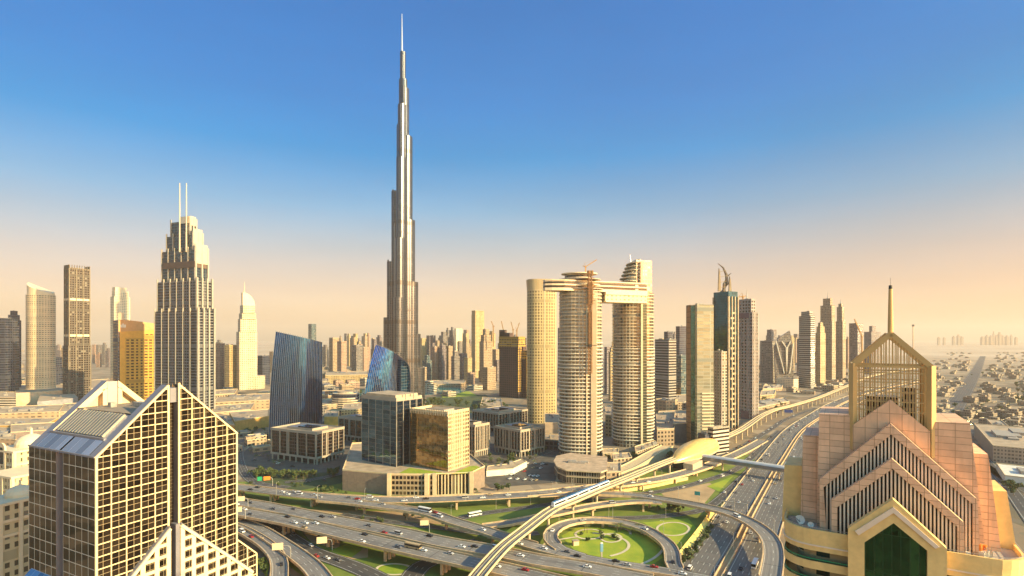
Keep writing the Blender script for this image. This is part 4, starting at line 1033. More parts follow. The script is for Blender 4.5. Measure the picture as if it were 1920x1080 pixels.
FM = {}
def fm(key):
    if key not in FM:
        FM[key] = {
         'cream_bal': lambda: facade('cream_balconies', (.84, .68, .44), (.10, .075, .05), 4.6, 5.0, .58, .40, .3, 0),
         'dark_bal': lambda: facade('dark_balconies', (.13, .10, .07), (.010, .008, .008), 5.0, 4.6, .66, .62, .2, 0, curt_share=.1),
         'blue_glass': lambda: facade('blue_dark_glass', (.07, .075, .10), (.018, .025, .05), 5.4, 6.0, .92, .66, .1, .35, (.08, .08, .08), .2),
         'gold': lambda: facade('golden_face', (.62, .33, .04), (.05, .022, .004), 5.6, 7.4, .60, .52, .25, 0, (.2, .1, .02), .2),
         'tan': lambda: facade('tan_block', (.40, .28, .17), (.035, .03, .025), 5.2, 5.0, .55, .52, .25, 0),
         'pinkish': lambda: facade('pinkish_block', (.40, .25, .17), (.04, .03, .03), 5.0, 5.0, .5, .5, .25, 0),
         'grey': lambda: facade('grey_block', (.22, .19, .17), (.03, .03, .035), 5.2, 5.0, .7, .58, .2, .1),
         'mauve': lambda: facade('mauve_block', (.20, .16, .16), (.028, .026, .03), 5.0, 4.4, .6, .58, .2, .1),
         'tealglass': lambda: facade('teal_block', (.11, .16, .17), (.025, .05, .06), 5.2, 4.6, .85, .7, .15, .3),
         'yellowish': lambda: facade('yellowish_block', (.48, .34, .16), (.05, .035, .025), 5.0, 5.0, .5, .5, .25, 0),
         'grid': lambda: facade('square_grid', (.36, .30, .26), (.008, .007, .008), 5.6, 5.6, .56, .56, .25, 0, curt_share=.05),
         'stripe': lambda: facade('striped_block', (.40, .35, .29), (.022, .022, .026), 5.6, 60, 1.1, .56, .2, .1, curt_share=0),
         'white_stripe': lambda: facade('white_striped_block', (.66, .56, .42), (.02, .017, .015), 4.6, 60, 1.1, .5, .2, .1, curt_share=0),
         'brownframe': lambda: facade('bare_frame', (.12, .06, .05), (.012, .008, .008), 5.4, 6.0, .72, .7, .6, 0, (.08, .04, .03), .2),
         'yellowframe': lambda: facade('screened_frame', (.55, .32, .05), (.05, .025, .01), 5.6, 8.0, .8, .5, .6, 0),
         'mallwall': lambda: facade('mall_wall', (.50, .33, .19), (.14, .10, .07), 6, 9, .55, .4, .6, 0),
        }[key]()
    return FM[key]

def tower(name, label, px0, pc, px1, yt, Y, A, mat, tiers=None, roofh=2, seed=0, group=None, cat='tower', crown=None, plantn=2, fin=None, mast=None, podium=None, zb=0, rmat=None):
    """tiers: list of (scale of the plan, top row in the photograph) from the bottom up; default one tier"""
    A = radians(A); pl = quadplan(px0, pc, px1, Y, A); o = root(name, label, cat, (*base(pl)[:2], zb), 0, group)
    rnd = random.Random(int(px0*7+yt)); z0 = zb; m = fm(mat) if isinstance(mat, str) else mat
    tl = tiers or [(1.0, yt)]; last = pl
    mb = MB()
    for k, y in tl:
        z1 = zat(y, Y); q = shrink(pl, k); mb.prism(q, z0, z1, 0, 1); last = q; z0 = z1
    mb.build('shaft', [m, rmat or M['roof']], o)
    zt = z0
    if fin:
        n, wd, dp, fmt = fin; mb = MB(); zz = zb
        for k, y in tl:
            z1 = zat(y, Y); edge_fins(mb, shrink(pl, k), zz, z1+roofh*.6, n, wd, dp); zz = z1
        mb.build('wall_piers', fmt, o)
    if roofh: parapet(o, last, zt, roofh, .6, m if not fin else fin[3])
    if plantn: roof_plant(o, last, zt, plantn, int(px0+yt), 4)
    if mast:
        c = cen(last); mb = MB(); mb.tube([(c.x, c.y, zt), (c.x, c.y, zat(mast, Y))], [.8*Y/1000+.3, .25], 6); mb.build('mast', M['steel'], o)
    if podium:
        k, y = podium; q = shrink(pl, k); mb = MB(); mb.prism(q, zb, zat(y, Y), 0, 1); mb.build('podium', [m, M['roof']], o)
    if crown: crown(o, last, zt, Y)
    return o

# ---------------------------------------------------------------- far left group
def c_fin(yt, f=.5):
    def g_(o, pl, z, Y):
        mb = MB(); q = shrink(pl, .96); zt = zat(yt, Y)
        mb.prism([q[0].lerp(q[3], .0), q[0].lerp(q[1], f), q[3].lerp(q[2], f), q[3]], z, zt, 0, 0); mb.build('crown', M['cream_bright'], o)
    return g_
tower('office_tower', 'dark blue striped tower cut by the left edge of the frame', -20, 10, 36, 598, 1150, 50, 'blue_glass', [(1, 608), (.9, 598)])
tower('office_tower', 'dark tower with a domed grey cap behind the cream balcony tower', 12, 24, 40, 584, 1230, 50, 'blue_glass', [(1, 600), (.8, 590), (.5, 584)])
# cream curved tower
def round_tower(name, label, px0, px1, yt, Y, mat, ratio=.8, crown=None, rings=None, n=28, ring_mat=None, tiers=None, group=None):
    r = (px1-px0)/2*Y/F; cx = ((px0+px1)/2-CX)/F*Y; pl = ngon(cx, Y+r*ratio, r, r*ratio, n)
    o = root(name, label, 'tower', (cx, Y+r*ratio, 0), 0, group); zt = zat(yt, Y); m = fm(mat) if isinstance(mat, str) else mat
    mb = MB(); z0 = 0
    for k, y in (tiers or [(1, yt)]):
        mb.prism(shrink(pl, k), z0, zat(y, Y), 0, 1); z0 = zat(y, Y)
    mb.build('shaft', [m, M['roof']], o)
    if rings:
        mb = MB(); slab_rings(mb, lambda z: pl, 8, zt, rings, .9, .7); mb.build('balcony_slabs', ring_mat or M['cream_bright'], o)
    if crown: crown(o, pl, zt, Y)
    return o
def c_sail(y0, y1):
    def g_(o, pl, z, Y):
        mb = MB(); q = shrink(pl, .93); n = len(q); xs = [p.x for p in q]; a, b = min(xs), max(xs)
        mb.prism(q, z, 0, 0, 0, ztop=[zat(y0, Y)+(zat(y1, Y)-zat(y0, Y))*((p.x-a)/(b-a))**.7 for p in q]); mb.build('crown', M['cream_bright'], o)
    return g_
round_tower('residential_tower', 'cream balcony tower with a bright rounded cap, left of the dark balcony tower', 37, 86, 553, 1200, 'cream_bal', .7, c_sail(528, 548), 3.6)
tower('residential_tower', 'slim tan tower half hidden behind the cream balcony tower', 78, 82, 92, 555, 1500, 50, 'tan', [(1, 570), (.8, 555)])
dk = tower('residential_tower', 'tall dark balcony tower with pale bands and a slatted crown', 121, 130, 168, 503, 1150, 20, 'dark_bal', [(1.06, 650), (1, 503)], fin=(3, 1.6, 1.6, plain('tan_piers', (.20, .155, .10), .7)), podium=(1.15, 648))
pl = quadplan(121, 130, 168, 1150, radians(20))
for y in (561, 629): mb = MB(); mb.prism(shrink(pl, 1.05), zat(y+2, 1150), zat(y-2, 1150), 0, 0, True); mb.build('band', M['cream_bright'], dk); mb = MB(); edge_fins(mb, pl, zat(506, 1150), zat(496, 1150), 8, 1.2, 1.2); mb.build('crown', plain('crown_slats', (.30, .23, .16), .7), dk)
tower('glass_block', 'low dark glass block between the cream and dark balcony towers', 84, 98, 122, 682, 1300, 50, 'blue_glass', [(1, 690), (.7, 672)])
tower('residential_tower', 'cream tower with a pale curved top behind the golden hotel', 207, 214, 244, 556, 1500, 30, 'cream_bal', [(1, 556), (.85, 546)], crown=c_fin(538, .85))
# golden hotel
gY = 1000; gp = quadplan(213, 222, 300, gY, radians(12)); gh = root('golden_hotel', 'golden slab hotel with a sloping blank top, left of the twin-masted tower', 'hotel', base(gp))
zt = [zat(598, gY), zat(608, gY), zat(608, gY), zat(598, gY)]
mb = MB(); mb.prism(gp, 0, 0, 0, 1, ztop=[z-3 for z in zt]); mb.build('body', [M['dark'] if 0 else plain('golden_cladding', (.62, .31, .035), .5, .1, var=.15), M['roof']], gh)
e = (gp[1]-gp[0]); nn = Vector((e.y, -e.x)).normalized(); L = e.length; e.normalize()
mb = MB(); a = gp[0]+e*(L*.16)+nn*.6; b = gp[0]+e*(L*.98)+nn*.6; mb.prism([a, b, b-nn*1.2, a-nn*1.2], 0, zat(634, gY), 0, 0); a = gp[0]+e*(L*.62)+nn*.7; mb.prism([a, b, b-nn*1.2, a-nn*1.2], zat(634, gY), zat(626, gY), 0, 0); mb.build('window_grid', fm('gold'), gh)
mb = MB(); q = [gp[3], gp[0]]; n2 = (gp[3]-gp[0]).normalized(); a = gp[0]-n2*.1-e*.5; mb.prism([gp[3]-e*.8, gp[0]-e*.8-n2*.3, gp[0]+e*2-n2*.3, gp[0]+e*2, gp[3]], 0, zat(600, gY), 0, 0); mb.build('dark_edge', fm('blue_glass'), gh)
mb = MB(); a, b = gp[0]+nn*.4, gp[1]+nn*.4; mb.wall(a, b, zat(622, gY), zat(598, gY), 0, 0, zat(617, gY), zat(606, gY)); mb.build('sloping_crown', plain('crown_brown', (.52, .27, .10), .5, .2, var=.12), gh)
mb = MB()
for k in range(3): p = gp[0]+e*(4+k*3.0)+nn*.8; mb.box(p.x, p.y, zat(614, gY), 1.9, .4, 5.5+(k % 2)*2, atan2(e.y, e.x))
mb.build('sign', M['white'], gh)
mb = MB(); p = gp[0]-e*.5; mb.box(p.x+3, p.y+3, zat(600, gY), 8, 5, 14); mb.build('corner_fin', M['cream_bright'], gh)
# twin-masted stepped tower
bY = 920; bv = root('twin_mast_tower', 'tall stepped tower with blue glass strips and two slender masts', 'tower', (*((342-CX)/F*bY, bY+22), 0))
stp = facade('strip_tower_wall', (.20, .19, .185), (.014, .022, .038), 5.0, 5.2, .92, .66, .08, .55, (.09, .09, .09), .15)
stg = facade('strip_tower_glass', (.10, .11, .12), (.03, .06, .085), 5.0, 5.2, .92, .86, .08, .6, (.2, .2, .2), .1)
pier = plain('strip_tower_piers', (.46, .41, .33), .4, .3, var=.1); pgl = plain('crown_plates', (.74, .62, .44), .3, .5, var=.08)
TI = [(291, 371, 401, 582), (296, 369, 397, 525), (304, 366, 389, 466), (313, 362, 379, 437), (321, 356, 367, 410)]
zz = 0; mb = MB(); pb = MB(); 
for i, (a, c, b, y) in enumerate(TI):
    pl = quadplan(a, c, b, bY+i*4, radians(38)); z1 = zat(y, bY); mb.prism(pl, zz if i == 0 else zz-1, z1, 0 if i < 2 else 2, 1)
    nL = [6, 6, 5, 4, 2][i]
    edge_fins(pb, pl, zz, z1+5, nL, 1.1, 2.2, (3,)); edge_fins(pb, pl, zz, z1+5, max(2, nL//2), 2.6, 3.0, (0,))
    zz = z1
mb.build('shaft', [stp, M['roof'], stg], bv); pb.build('wall_piers', pier, bv)
mb = MB(); pl = quadplan(296, 369, 397, bY, radians(38)); mb.prism(shrink(pl, .82), zat(500, bY), zat(488, bY), 0, 0, True); mb.build('plant_floor', plain('plant_floor', (.13, .085, .06), .7), bv)
mb = MB(); pl = quadplan(321, 356, 367, bY+14, radians(38))
for f0, f1, y in ((0, 1, 402),): 
    a, b = pl[3], pl[0]; mb.bar((*a.lerp(b, .5), zat(y+6, bY)), (*a.lerp(b, 1.0), zat(y+6, bY)), .9, 12); a, b = pl[0], pl[1]; mb.bar((*a, zat(y+8, bY)), (*b, zat(y+8, bY)), .9, 16)
pl = quadplan(313, 362, 379, bY+10, radians(38)); mb.bar((*pl[0], zat(440, bY)), (*pl[1], zat(440, bY)), .9, 26)
pl = quadplan(304, 366, 389, bY+6, radians(38)); mb.bar((*pl[0], zat(474, bY)), (*pl[1], zat(474, bY)), .9, 34)
mb.build('crown', pgl, bv)
for x in (337, 349.5):
    p = at(x, 0, bY+14); mb = MB(); mb.tube([(p.x, p.y, zat(470, bY)), (p.x, p.y, zat(339, bY))], [1.4, .8], 8); mb.build('mast', pgl, bv)
tower('residential_tower', 'pinkish pair-topped tower just right of the twin-masted tower', 399, 413, 426, 648, 1500, 45, 'pinkish', [(1, 660), (.7, 645)])
tower('residential_tower', 'dark tower with a yellow side, left of the white spired hotel', 421, 430, 443, 648, 1450, 45, 'yellowish')
# white spired hotel
ay = 1450; ah = root('spired_hotel', 'cream stepped hotel tower with a quarter-round crown and a short spire', 'hotel', (*((466-CX)/F*ay, ay+20), 0))
am = facade('hotel_wall', (.70, .56, .36), (.09, .07, .045), 5.0, 5.0, .56, .44, .3, 0)
mb = MB(); zz = 0
for a, c, b, y in ((443, 449, 482, 622), (446, 451, 481, 598), (448, 454, 480, 587), (450, 456, 478, 572)):
    pl = quadplan(a, c, b, ay, radians(15)); mb.prism(pl, zz, zat(y, ay), 0, 1); zz = zat(y, ay)
mb.build('shaft', [am, M['roof']], ah)
mb = MB(); pl = quadplan(450, 456, 479, ay, radians(15)); e = (pl[1]-pl[0]); L = e.length; e.normalize(); d2 = (pl[3]-pl[0]).normalized(); hh = zat(548, ay)-zat(573, ay)
prof = [(0, 0), (L, 0)]+[(L*sin(a_), hh*cos(a_)) for a_ in [radians(80-10*i) for i in range(9)]]
mb.xprism(prof, (*(pl[0]+d2*4), zat(573, ay)), (*e, 0), (0, 0, 1), (*d2, 0), 14); mb.build('crown', M['cream_bright'], ah)
p = pl[0]+e*(L*.12)+d2*6; mb = MB(); mb.box(p.x, p.y, zat(575, ay), 3, 3, zat(545, ay)-zat(575, ay)); mb.tube([(p.x+1, p.y, zat(546, ay)), (p.x+1, p.y, zat(528, ay))], [.9, .4], 6); mb.build('spire', M['cream_bright'], ah)
mb = MB(); pl = ngon(*cen(quadplan(436, 450, 496, ay, radians(15))), 44, 30, 24); slab_rings(mb, lambda z: pl, 2, 38, 3.6, 1.2, 1.4); mb.prism(pl, 0, 36, 0, 0); mb.build('podium', am, ah)
tower('glass_block', 'dark blue low block right of the white spired hotel', 483, 492, 506, 668, 1600, 45, 'blue_glass')
tower('residential_tower', 'tiny slant-topped tower on the horizon above the ribbed glass building', 578, 584, 593, 608, 2900, 40, 'tealglass', plantn=0)
for (a, c, b, y, Y, m_, lab) in [
    (617, 624, 636, 634, 1900, 'tan', 'pale tan block, leftmost of the small towers left of the supertall'),
    (632, 640, 650, 641, 1800, 'pinkish', 'pinkish block leaning on a pale block left of the supertall'),
    (660, 668, 680, 648, 1900, 'grey', 'short grey block between pinkish block and blue leaf-shaped glass building'),
    (674, 682, 692, 652, 2300, 'pinkish', 'small pinkish block just left of the blue leaf-shaped building'),
    (695, 702, 712, 655, 2400, 'tan', 'low tan block right behind the blue leaf-shaped building'),
    (505, 512, 522, 660, 2200, 'tan', 'tan block peeping out behind the large ribbed glass building')]:
    tower('residential_tower', lab, a, c, b, y, Y, 45, m_)
# ---------------------------------------------------------------- the supertall
kY = 1128; SC = kY/F
kh = root('supertall_tower', 'supertall silver tower of stepped lobes tapering to a needle', 'skyscraper', ((755-CX)*SC, kY, 0))
Z = lambda y: zat(y, kY)
bnd = [(Z(y+d), Z(y-d)) for y, d in ((286, 3.2), (420, 3.5), (532, 4), (604, 3.5), (676, 3.5))]
km = facade('supertall_skin', (.165, .165, .17), (.045, .05, .058), 3.6, 7.2, .66, .66, .30, .7, (.15, .145, .14), .08, .30, wallmetal=.85, bands=bnd, bandcol=(.09, .08, .07))
kx = lambda px: (px-CX)*SC
def lobe(nm, a, b, y, dy, z0=0, n=20, stretch=1.0):
    r = (b-a)/2*SC; pl = ngon(kx((a+b)/2), kY+dy, r, r*stretch, n); mb = MB(); mb.prism(pl, z0, Z(y), 0, 1)
    o = mb.build(nm, [km, M['roof']], kh)
    for p in o.data.polygons: p.use_smooth = len(p.vertices) == 4
    return o
for a, b, y, dy in ((712, 736, 690, 22), (715.4, 738, 595, 18), (723, 743, 490, 13), (732.5, 750, 358, 8), (743, 758, 235, 4)): lobe('west_wing_tier', a, b, y, dy, stretch=1.3)
for a, b, y, dy in ((766, 793, 690, 24), (763, 785.5, 626, 20), (758, 781.8, 528, 14), (755, 776.6, 412, 9), (753, 772.5, 256, 5), (750, 766.5, 166, 2)): lobe('east_wing_tier', a, b, y, dy, stretch=1.3)
for a, b, y, dy in ((742, 765, 660, -34), (743, 764, 560, -24), (744, 763, 450, -16), (745, 764, 300, -9), (747, 763, 200, -5)): lobe('front_wing_tier', a, b, y, dy, stretch=1.4)
lobe('core', 748, 763.5, 150, 0); lobe('core', 750, 760.5, 98, 0)
mb = MB()
for px_, dy in ((741.5, -8), (758, -20), (754, -22)):
    mb.box(kx(px_), kY+dy, 0, 1.3, 2.0, Z(420 if dy > -15 else 480))
mb.build('wall_fins', plain('supertall_fins', (.26, .25, .24), .35, .7, var=.05), kh)
mb = MB(); x = kx(753.5); mb.tube([(x, kY, Z(112)), (x, kY, Z(95)), (x, kY, Z(60)), (x, kY, Z(26))], [3.0, 2.3, 1.5, .7], 10); mb.build('spire', plain('spire_steel', (.62, .60, .58), .3, .7, var=.05), kh)
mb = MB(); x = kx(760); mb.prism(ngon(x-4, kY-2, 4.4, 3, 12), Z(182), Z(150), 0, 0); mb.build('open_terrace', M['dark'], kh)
for x_, y in ((736, 358), (740, 360), (727, 490), (745, 235), (752, 98)): mb = MB(); mb.box(kx(x_), kY+4, Z(y), 3, 3, 4); mb.build('roof_plant', M['plant'], kh)
# ---------------------------------------------------------------- ribbed glass buildings
def arcplan(P, Q, bulge, n=14, back=None):
    """lens between two plan points: front arc bulging to the viewer, back arc the other way"""
    P, Q = Vector(P), Vector(Q); t = Q-P; nr = Vector((t.y, -t.x)).normalized(); o_ = []
    for i in range(n+1):
        f = i/n; o_.append(P+t*f+nr*bulge*4*f*(1-f))
    bk = bulge if back is None else back
    for i in range(1, n):
        f = 1-i/n; o_.append(P+t*f-nr*bk*4*f*(1-f))
    return o_
pgm = curtain('ribbed_blue_glass', (.010, .066, .25), (.012, .03, .07), 3.0, 3.8,   .30, .14, .12, .95, .12, .02, .4, .6, (.02, .11, .36), .2)
def plaza(name, label, Y, P, Q, bulge, back, prof, rib, ribmat):
    """prof: list of (px left, px right shift fraction, row) rows of the silhouette -> the plan slides and narrows with height"""
    o = root(name, label, 'glass building', (*((Vector(P)+Vector(Q))/2), 0)); pl0 = arcplan(P, Q, bulge, 14, back)
    n = len(pl0); zs = prof[0]; mb = MB(); rows = []
    xs = [((p-Vector(P)).dot((Vector(Q)-Vector(P)).normalized()))/(Vector(Q)-Vector(P)).length for p in pl0]
    ztop = [prof(f) for f in xs] if callable(prof) else None
    return o, pl0, xs
def glass_sail(name, label, Y, pa, pb, dy, bulge, back, ytopf, lean, sub=14, skin=None):
    P = Vector(((pa-CX)/F*Y, Y)); Q = Vector(((pb-CX)/F*(Y+dy), Y+dy)); t = (Q-P); L = t.length; tn = t.normalized(); nr = Vector((tn.y, -tn.x))
    pl = arcplan(P, Q, bulge, sub, back); n = len(pl); fr = [(p-P).dot(tn)/L for p in pl]
    o = root(name, label, 'glass building', (*((P+Q)/2), 0)); mb = MB(); K = 10; rows = []
    for k in range(K+1):
        row = []
        for i, p in enumerate(pl):
            zt_ = ytopf(fr[i]); g = k/K; z = zt_*g
            sh = lean(fr[i], g); row.append(Vector((p.x+tn.x*sh, p.y+tn.y*sh, z)))
        rows.append(row)
    u = 0
    for i in range(n):
        j = (i+1) % n; d = (pl[j]-pl[i]).length
        for k in range(K):
            a, b, c, e = rows[k][i], rows[k][j], rows[k+1][j], rows[k+1][i]; mb.poly([a, b, c, e], 0, [(u, a.z), (u+d, b.z), (u+d, c.z), (u, e.z)])
        u += d
    mb.build('glass_skin', skin or pgm, o, smooth=False)
    mb = MB(); tp = rows[-1]
    for i in range(sub): 
        a, b, c, d = tp[i], tp[i+1], tp[(n-i-1) % n], tp[(n-i) % n]; q = [v-Vector((0, 0, 2)) for v in (a, b, c, d)]; mb.poly(q)
    mb.build('sloping_roof', M['roof_grey'], o)
    for i in range(0, sub+1):
        for m_ in (0, .5):
            if i == sub and m_: continue
            mb = MB(); pts = [(rows[k][i].lerp(rows[k][i+1], m_) if m_ else rows[k][i])+Vector((nr.x, nr.y, 0))*.35 for k in range(K+1)]
            for k in range(K): mb.bar(pts[k], pts[k+1]+Vector((0, 0, 1.6 if k == K-1 else 0)), .32, .32, up=(nr.x, nr.y, 0))
            mb.build('rib', M['steel'] if 0 else ribm, o)
    return o
ribm = plain('glass_ribs', (.13, .15, .18), .4, .5, var=.1)
gY1 = 730
glass_sail('ribbed_glass_building', 'large ribbed blue glass building with a slanting top behind the dark office block', gY1, 504, 604, 34, 12, 14,
           lambda f: zat(619+23*f, gY1)-2*(1-f), lambda f, g: (1-f)*(9*g*g)-0*f)
gY2 = 690
glass_sail('ribbed_glass_building', 'smaller leaf-shaped ribbed blue glass building with a pointed leaning top', gY2, 679, 757, 30, 9, 9,
           lambda f: zat(647+28*f**1.2, gY2), lambda f, g: (1-f)*(18*g**2.6)-f*1*g**2, 12, curtain('leaf_blue_glass', (.010, .11, .46), (.02, .05, .12), 3.0, 3.8,   .30, .14, .12, .95, .12, .02, .4, .6, (.04, .25, .72), .4))
p0 = quadplan(746, 752, 769, gY2+14, radians(40)); o = root('glass_wing', 'narrow arched glass wing attached right of the leaf-shaped glass building', 'glass building', base(p0))
mb = MB(); e = (p0[1]-p0[0]); L = e.length; e.normalize(); d2 = (p0[3]-p0[0]).normalized(); hz = zat(671, gY2)
hz = zat(675, gY2); prof = [(0, 0), (L, 0), (L, hz*.76), (L*.93, hz*.86), (L*.74, hz*.94), (L*.4, hz*.985), (0, hz)]
mb.xprism(prof, (*p0[0], 0), (*e, 0), (0, 0, 1), (*d2, 0), 22); mb.build('glass_skin', curtain('wing_glass', (.015, .11, .22), (.16, .18, .18), 3, 3.8, .2, .3, .1, .8), o)
mb = MB(); q = [Vector((*(p0[0]+e*x-d2*.3), z)) for x, z in prof[1:]]
for i in range(len(q)-1): mb.bar(q[i], q[i+1], 1.1, 1.2)
mb.build('arched_edge', ribm, o)
# ---------------------------------------------------------------- dark low office blocks in white frames
wf = plain('office_frame', (.36, .30, .225), .7, var=.12); dkg = facade('office_dark_glass', (.10, .075, .06), (.010, .008, .008), 3.9, 3.4, .97, .80, .1, .15, (.06, .028, .02), .3)
def office(label, px0, pc, px1, yt, yb, A, name='office_block', nb=(5, 5), group='low dark office blocks'):
    Yc = H*F/(yb-HY); pl = quadplan(px0, pc, px1, Yc, radians(A)); z = zat(yt, Yc); o = root(name, label, 'office block', base(pl), 0, group)
    c = cen(pl); core = shrink(pl, .95)
    mb = MB(); mb.prism(core, 7, z-2, 0, 1); mb.build('glazing', [dkg, M['roof']], o)
    mb = MB(); mb.prism(shrink(pl, .8), 0, 7, 0, 0); mb.build('ground_floor', M['glassdark'], o)
    mb = MB(); mb.prism(shrink(pl, 1.0), z-2.0, z-.5, 0, 1, True); mb.build('roof_slab', [wf, M['roof_light']], o); parapet(o, shrink(pl, 1.0), z-.5, 1.5, .8, wf)
    mb = MB(); mb.prism(shrink(pl, 1.0), 6, 8, 0, 0, True); mb.build('floor_slab', wf, o)
    mb = MB(); edge_fins(mb, shrink(pl, .965), 8, z-2, nb[0], .9, 1.3, (0, 3))
    for ed in (0, 3):
        a, b = core[ed], core[(ed+1) % 4]; t = (b-a).normalized(); nr = Vector((t.y, -t.x))
        for f in (.36, .60):
            p = a.lerp(b, f)+nr*.5; mb.box(p.x, p.y, 8, 1.3, .9, z-10, atan2(t.y, t.x))
    mb.build('wall_piers', wf, o)
    for ed in (0, 3):
        a, b = Vector(pl[ed]), Vector(pl[(ed+1) % 4])
        for k in range(8):
            p = a.lerp(b, (k+.25)/7.5); p = p+(c-p)*.02; mb = MB(); mb.box(p.x, p.y, -.1, 1.3, 1.3, 6.1, atan2((b-a).y, (b-a).x)); mb.build('column', wf, o)
    q = shrink(pl, .55); mb = MB(); mb.prism(q, z-.5, z+2.2, 0, 1); mb.build('roof_plant', [wf, M['roof_grey']], o)
    q = shrink(pl, .3, c+(pl[0]-c)*.3); mb = MB(); mb.prism(q, z+2.2, z+3.6, 0, 0); mb.build('skylight', M['glassdark'], o)
    return o
office('dark office block in a pale frame, in front of the larger ribbed glass building', 507, 593, 646, 812, 872, 44)
office('dark office block hidden behind the blue glass cube, pale frame showing at its left', 634, 690, 720, 788, 832, 44)
office('dark office block with pale slats, partly behind the gold glass cube', 850, 891, 918, 798, 858, 46, nb=(8, 8))
office('dark office block with pale slats and grey skylight, nearest the round banded towers', 926, 976, 1022, 808, 858, 46, nb=(9, 10))
office('dark office block with white arcades behind the two slatted blocks', 884, 935, 990, 776, 812, 46, nb=(10, 10))
# ---------------------------------------------------------------- the two glass cubes on their podium
po_z = 22
cubA = quadplan(678, 743, 791, 505, radians(42)); o = root('glass_cube_tower', 'blue reflective glass cube with a roof frame, left one on the podium', 'office tower', base(cubA))
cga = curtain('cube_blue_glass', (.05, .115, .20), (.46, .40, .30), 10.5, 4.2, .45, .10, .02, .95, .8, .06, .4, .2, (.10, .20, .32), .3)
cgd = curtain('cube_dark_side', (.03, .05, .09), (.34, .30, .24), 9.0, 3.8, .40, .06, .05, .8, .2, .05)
mb = MB(); zA = zat(753, 505)
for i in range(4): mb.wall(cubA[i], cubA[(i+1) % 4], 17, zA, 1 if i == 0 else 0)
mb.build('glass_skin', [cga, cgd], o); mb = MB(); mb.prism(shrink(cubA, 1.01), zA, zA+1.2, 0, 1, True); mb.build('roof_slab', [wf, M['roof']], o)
mb = MB(); q = shrink(cubA, .86); mb.prism(q, zA+1.2, zA+5.5, 0, 1, True); mb.build('roof_storey', [plain('roof_storey_wall', (.5, .38, .24), .7), M['roof_light']], o); parapet(o, shrink(cubA, 1.0), zA+1.2, 2.2, .5, wf)
mb = MB(); 
for f in (.35, .66): p = cubA[0].lerp(cubA[1], f); mb.box(p.x, p.y, zA+1, 1, 1, 5.5)
mb.build('roof_posts', wf, o); mb = MB(); edge_fins(mb, cubA, 17, zA, 4, .6, .8, (0,)); mb.build('wall_fins', plain('cube_fins', (.40, .36, .30), .4, .4), o)
cubB = quadplan(770, 840, 879, 488, radians(50)); o = root('glass_cube_tower', 'gold reflective glass cube with a finned right side, right one on the podium', 'office tower', base(cubB))
cgb = curtain('cube_gold_glass', (.34, .23, .11), (.30, .21, .11), 3.0, 3.6, .14, .16, .06, .95, .22, .07,   .4, .4, (.50, .36, .19), .25)
mb = MB(); zB = zat(777, 488); mb.prism(cubB, 16, zB, 0, 1); mb.m[0] = 2; mb.build('glass_skin', [cgb, M['roof_light'], facade('cube_fin_wall', (.60, .46, .26), (.07, .05, .03), 3.8, 2.4, .62, .62, .15, .3, (.2, .15, .09), .2)], o)
mb = MB(); edge_fins(mb, cubB, 16, zB+3, 12, .35, .6, (0,)); mb.build('wall_fins', M['cream_bright'], o)
mb = MB(); edge_fins(mb, cubB, zB-2, zB+3, 22, .5, .8, (3,)); mb.build('crown_fins', M['cream_bright'], o); parapet(o, cubB, zB, 2.6, .4, M['cream'])
mb = MB(); q = shrink(cubB, .5); mb.prism(q, zB+.01, zB+2.4, 0, 1); mb.build('roof_plant', [M['plant'], M['roof']], o)
# podium
def gp3(px, py, z): return gnd(px, py, z)
pdm = facade('podium_windows', (.40, .29, .17), (.022, .018, .015), 4.6, 3.4, .74, .62, .12, .4, (.25, .16, .08), .3)
pds = facade('podium_slats', (.62, .47, .27), (.02, .016, .014), 20, 3.0, .62, .94, .15, .3)
pdt = tiles('podium_stone', (.26, .185, .135), (.2, .15, .11), 3, 1.5, .06, .7, .25)
plp = [gp3(*q, 0).xy for q in ((642, 920), (713, 927), (730, 929), (800, 930), (815, 929), (884, 926), (909, 912), (880, 885), (850, 850), (660, 862))]
o = root('podium_block', 'low curved podium with green roof terraces beneath the two glass cubes', 'podium', base(plp))
zP = 18.5
mb = MB(); uu = 0
for i in range(len(plp)):
    j = (i+1) % len(plp); m_ = {0: 2, 1: 2, 2: 0, 3: 0, 4: 1, 5: 2}.get(i, 0); uu = mb.wall(plp[i], plp[j], 0, zP, m_, uu)
mb.poly([(*p, zP) for p in plp], 3); mb.build('walls', [pdm, pds, pdt, M['roof_light']], o); parapet(o, plp, zP, 1.3, .6, M['cream'])
for i in (2, 3, 4, 5):
    p = plp[i]; mb = MB(); mb.box(p.x, p.y-.6, 0, 3.4, 2.6, zP+1.5); mb.build('wall_pier', M['cream'], o)
mb = MB()
for pts in (((768, 877), (836, 887), (838, 889), (816, 889.3), (746, 888)), ((846, 888), (881, 874), (893, 873), (904, 878), (884, 887), (852, 889))):
    mb.poly([gnd(x, y, zP+.5) for x, y in pts][::-1])
mb.build('roof_garden', M['lawn'], o)
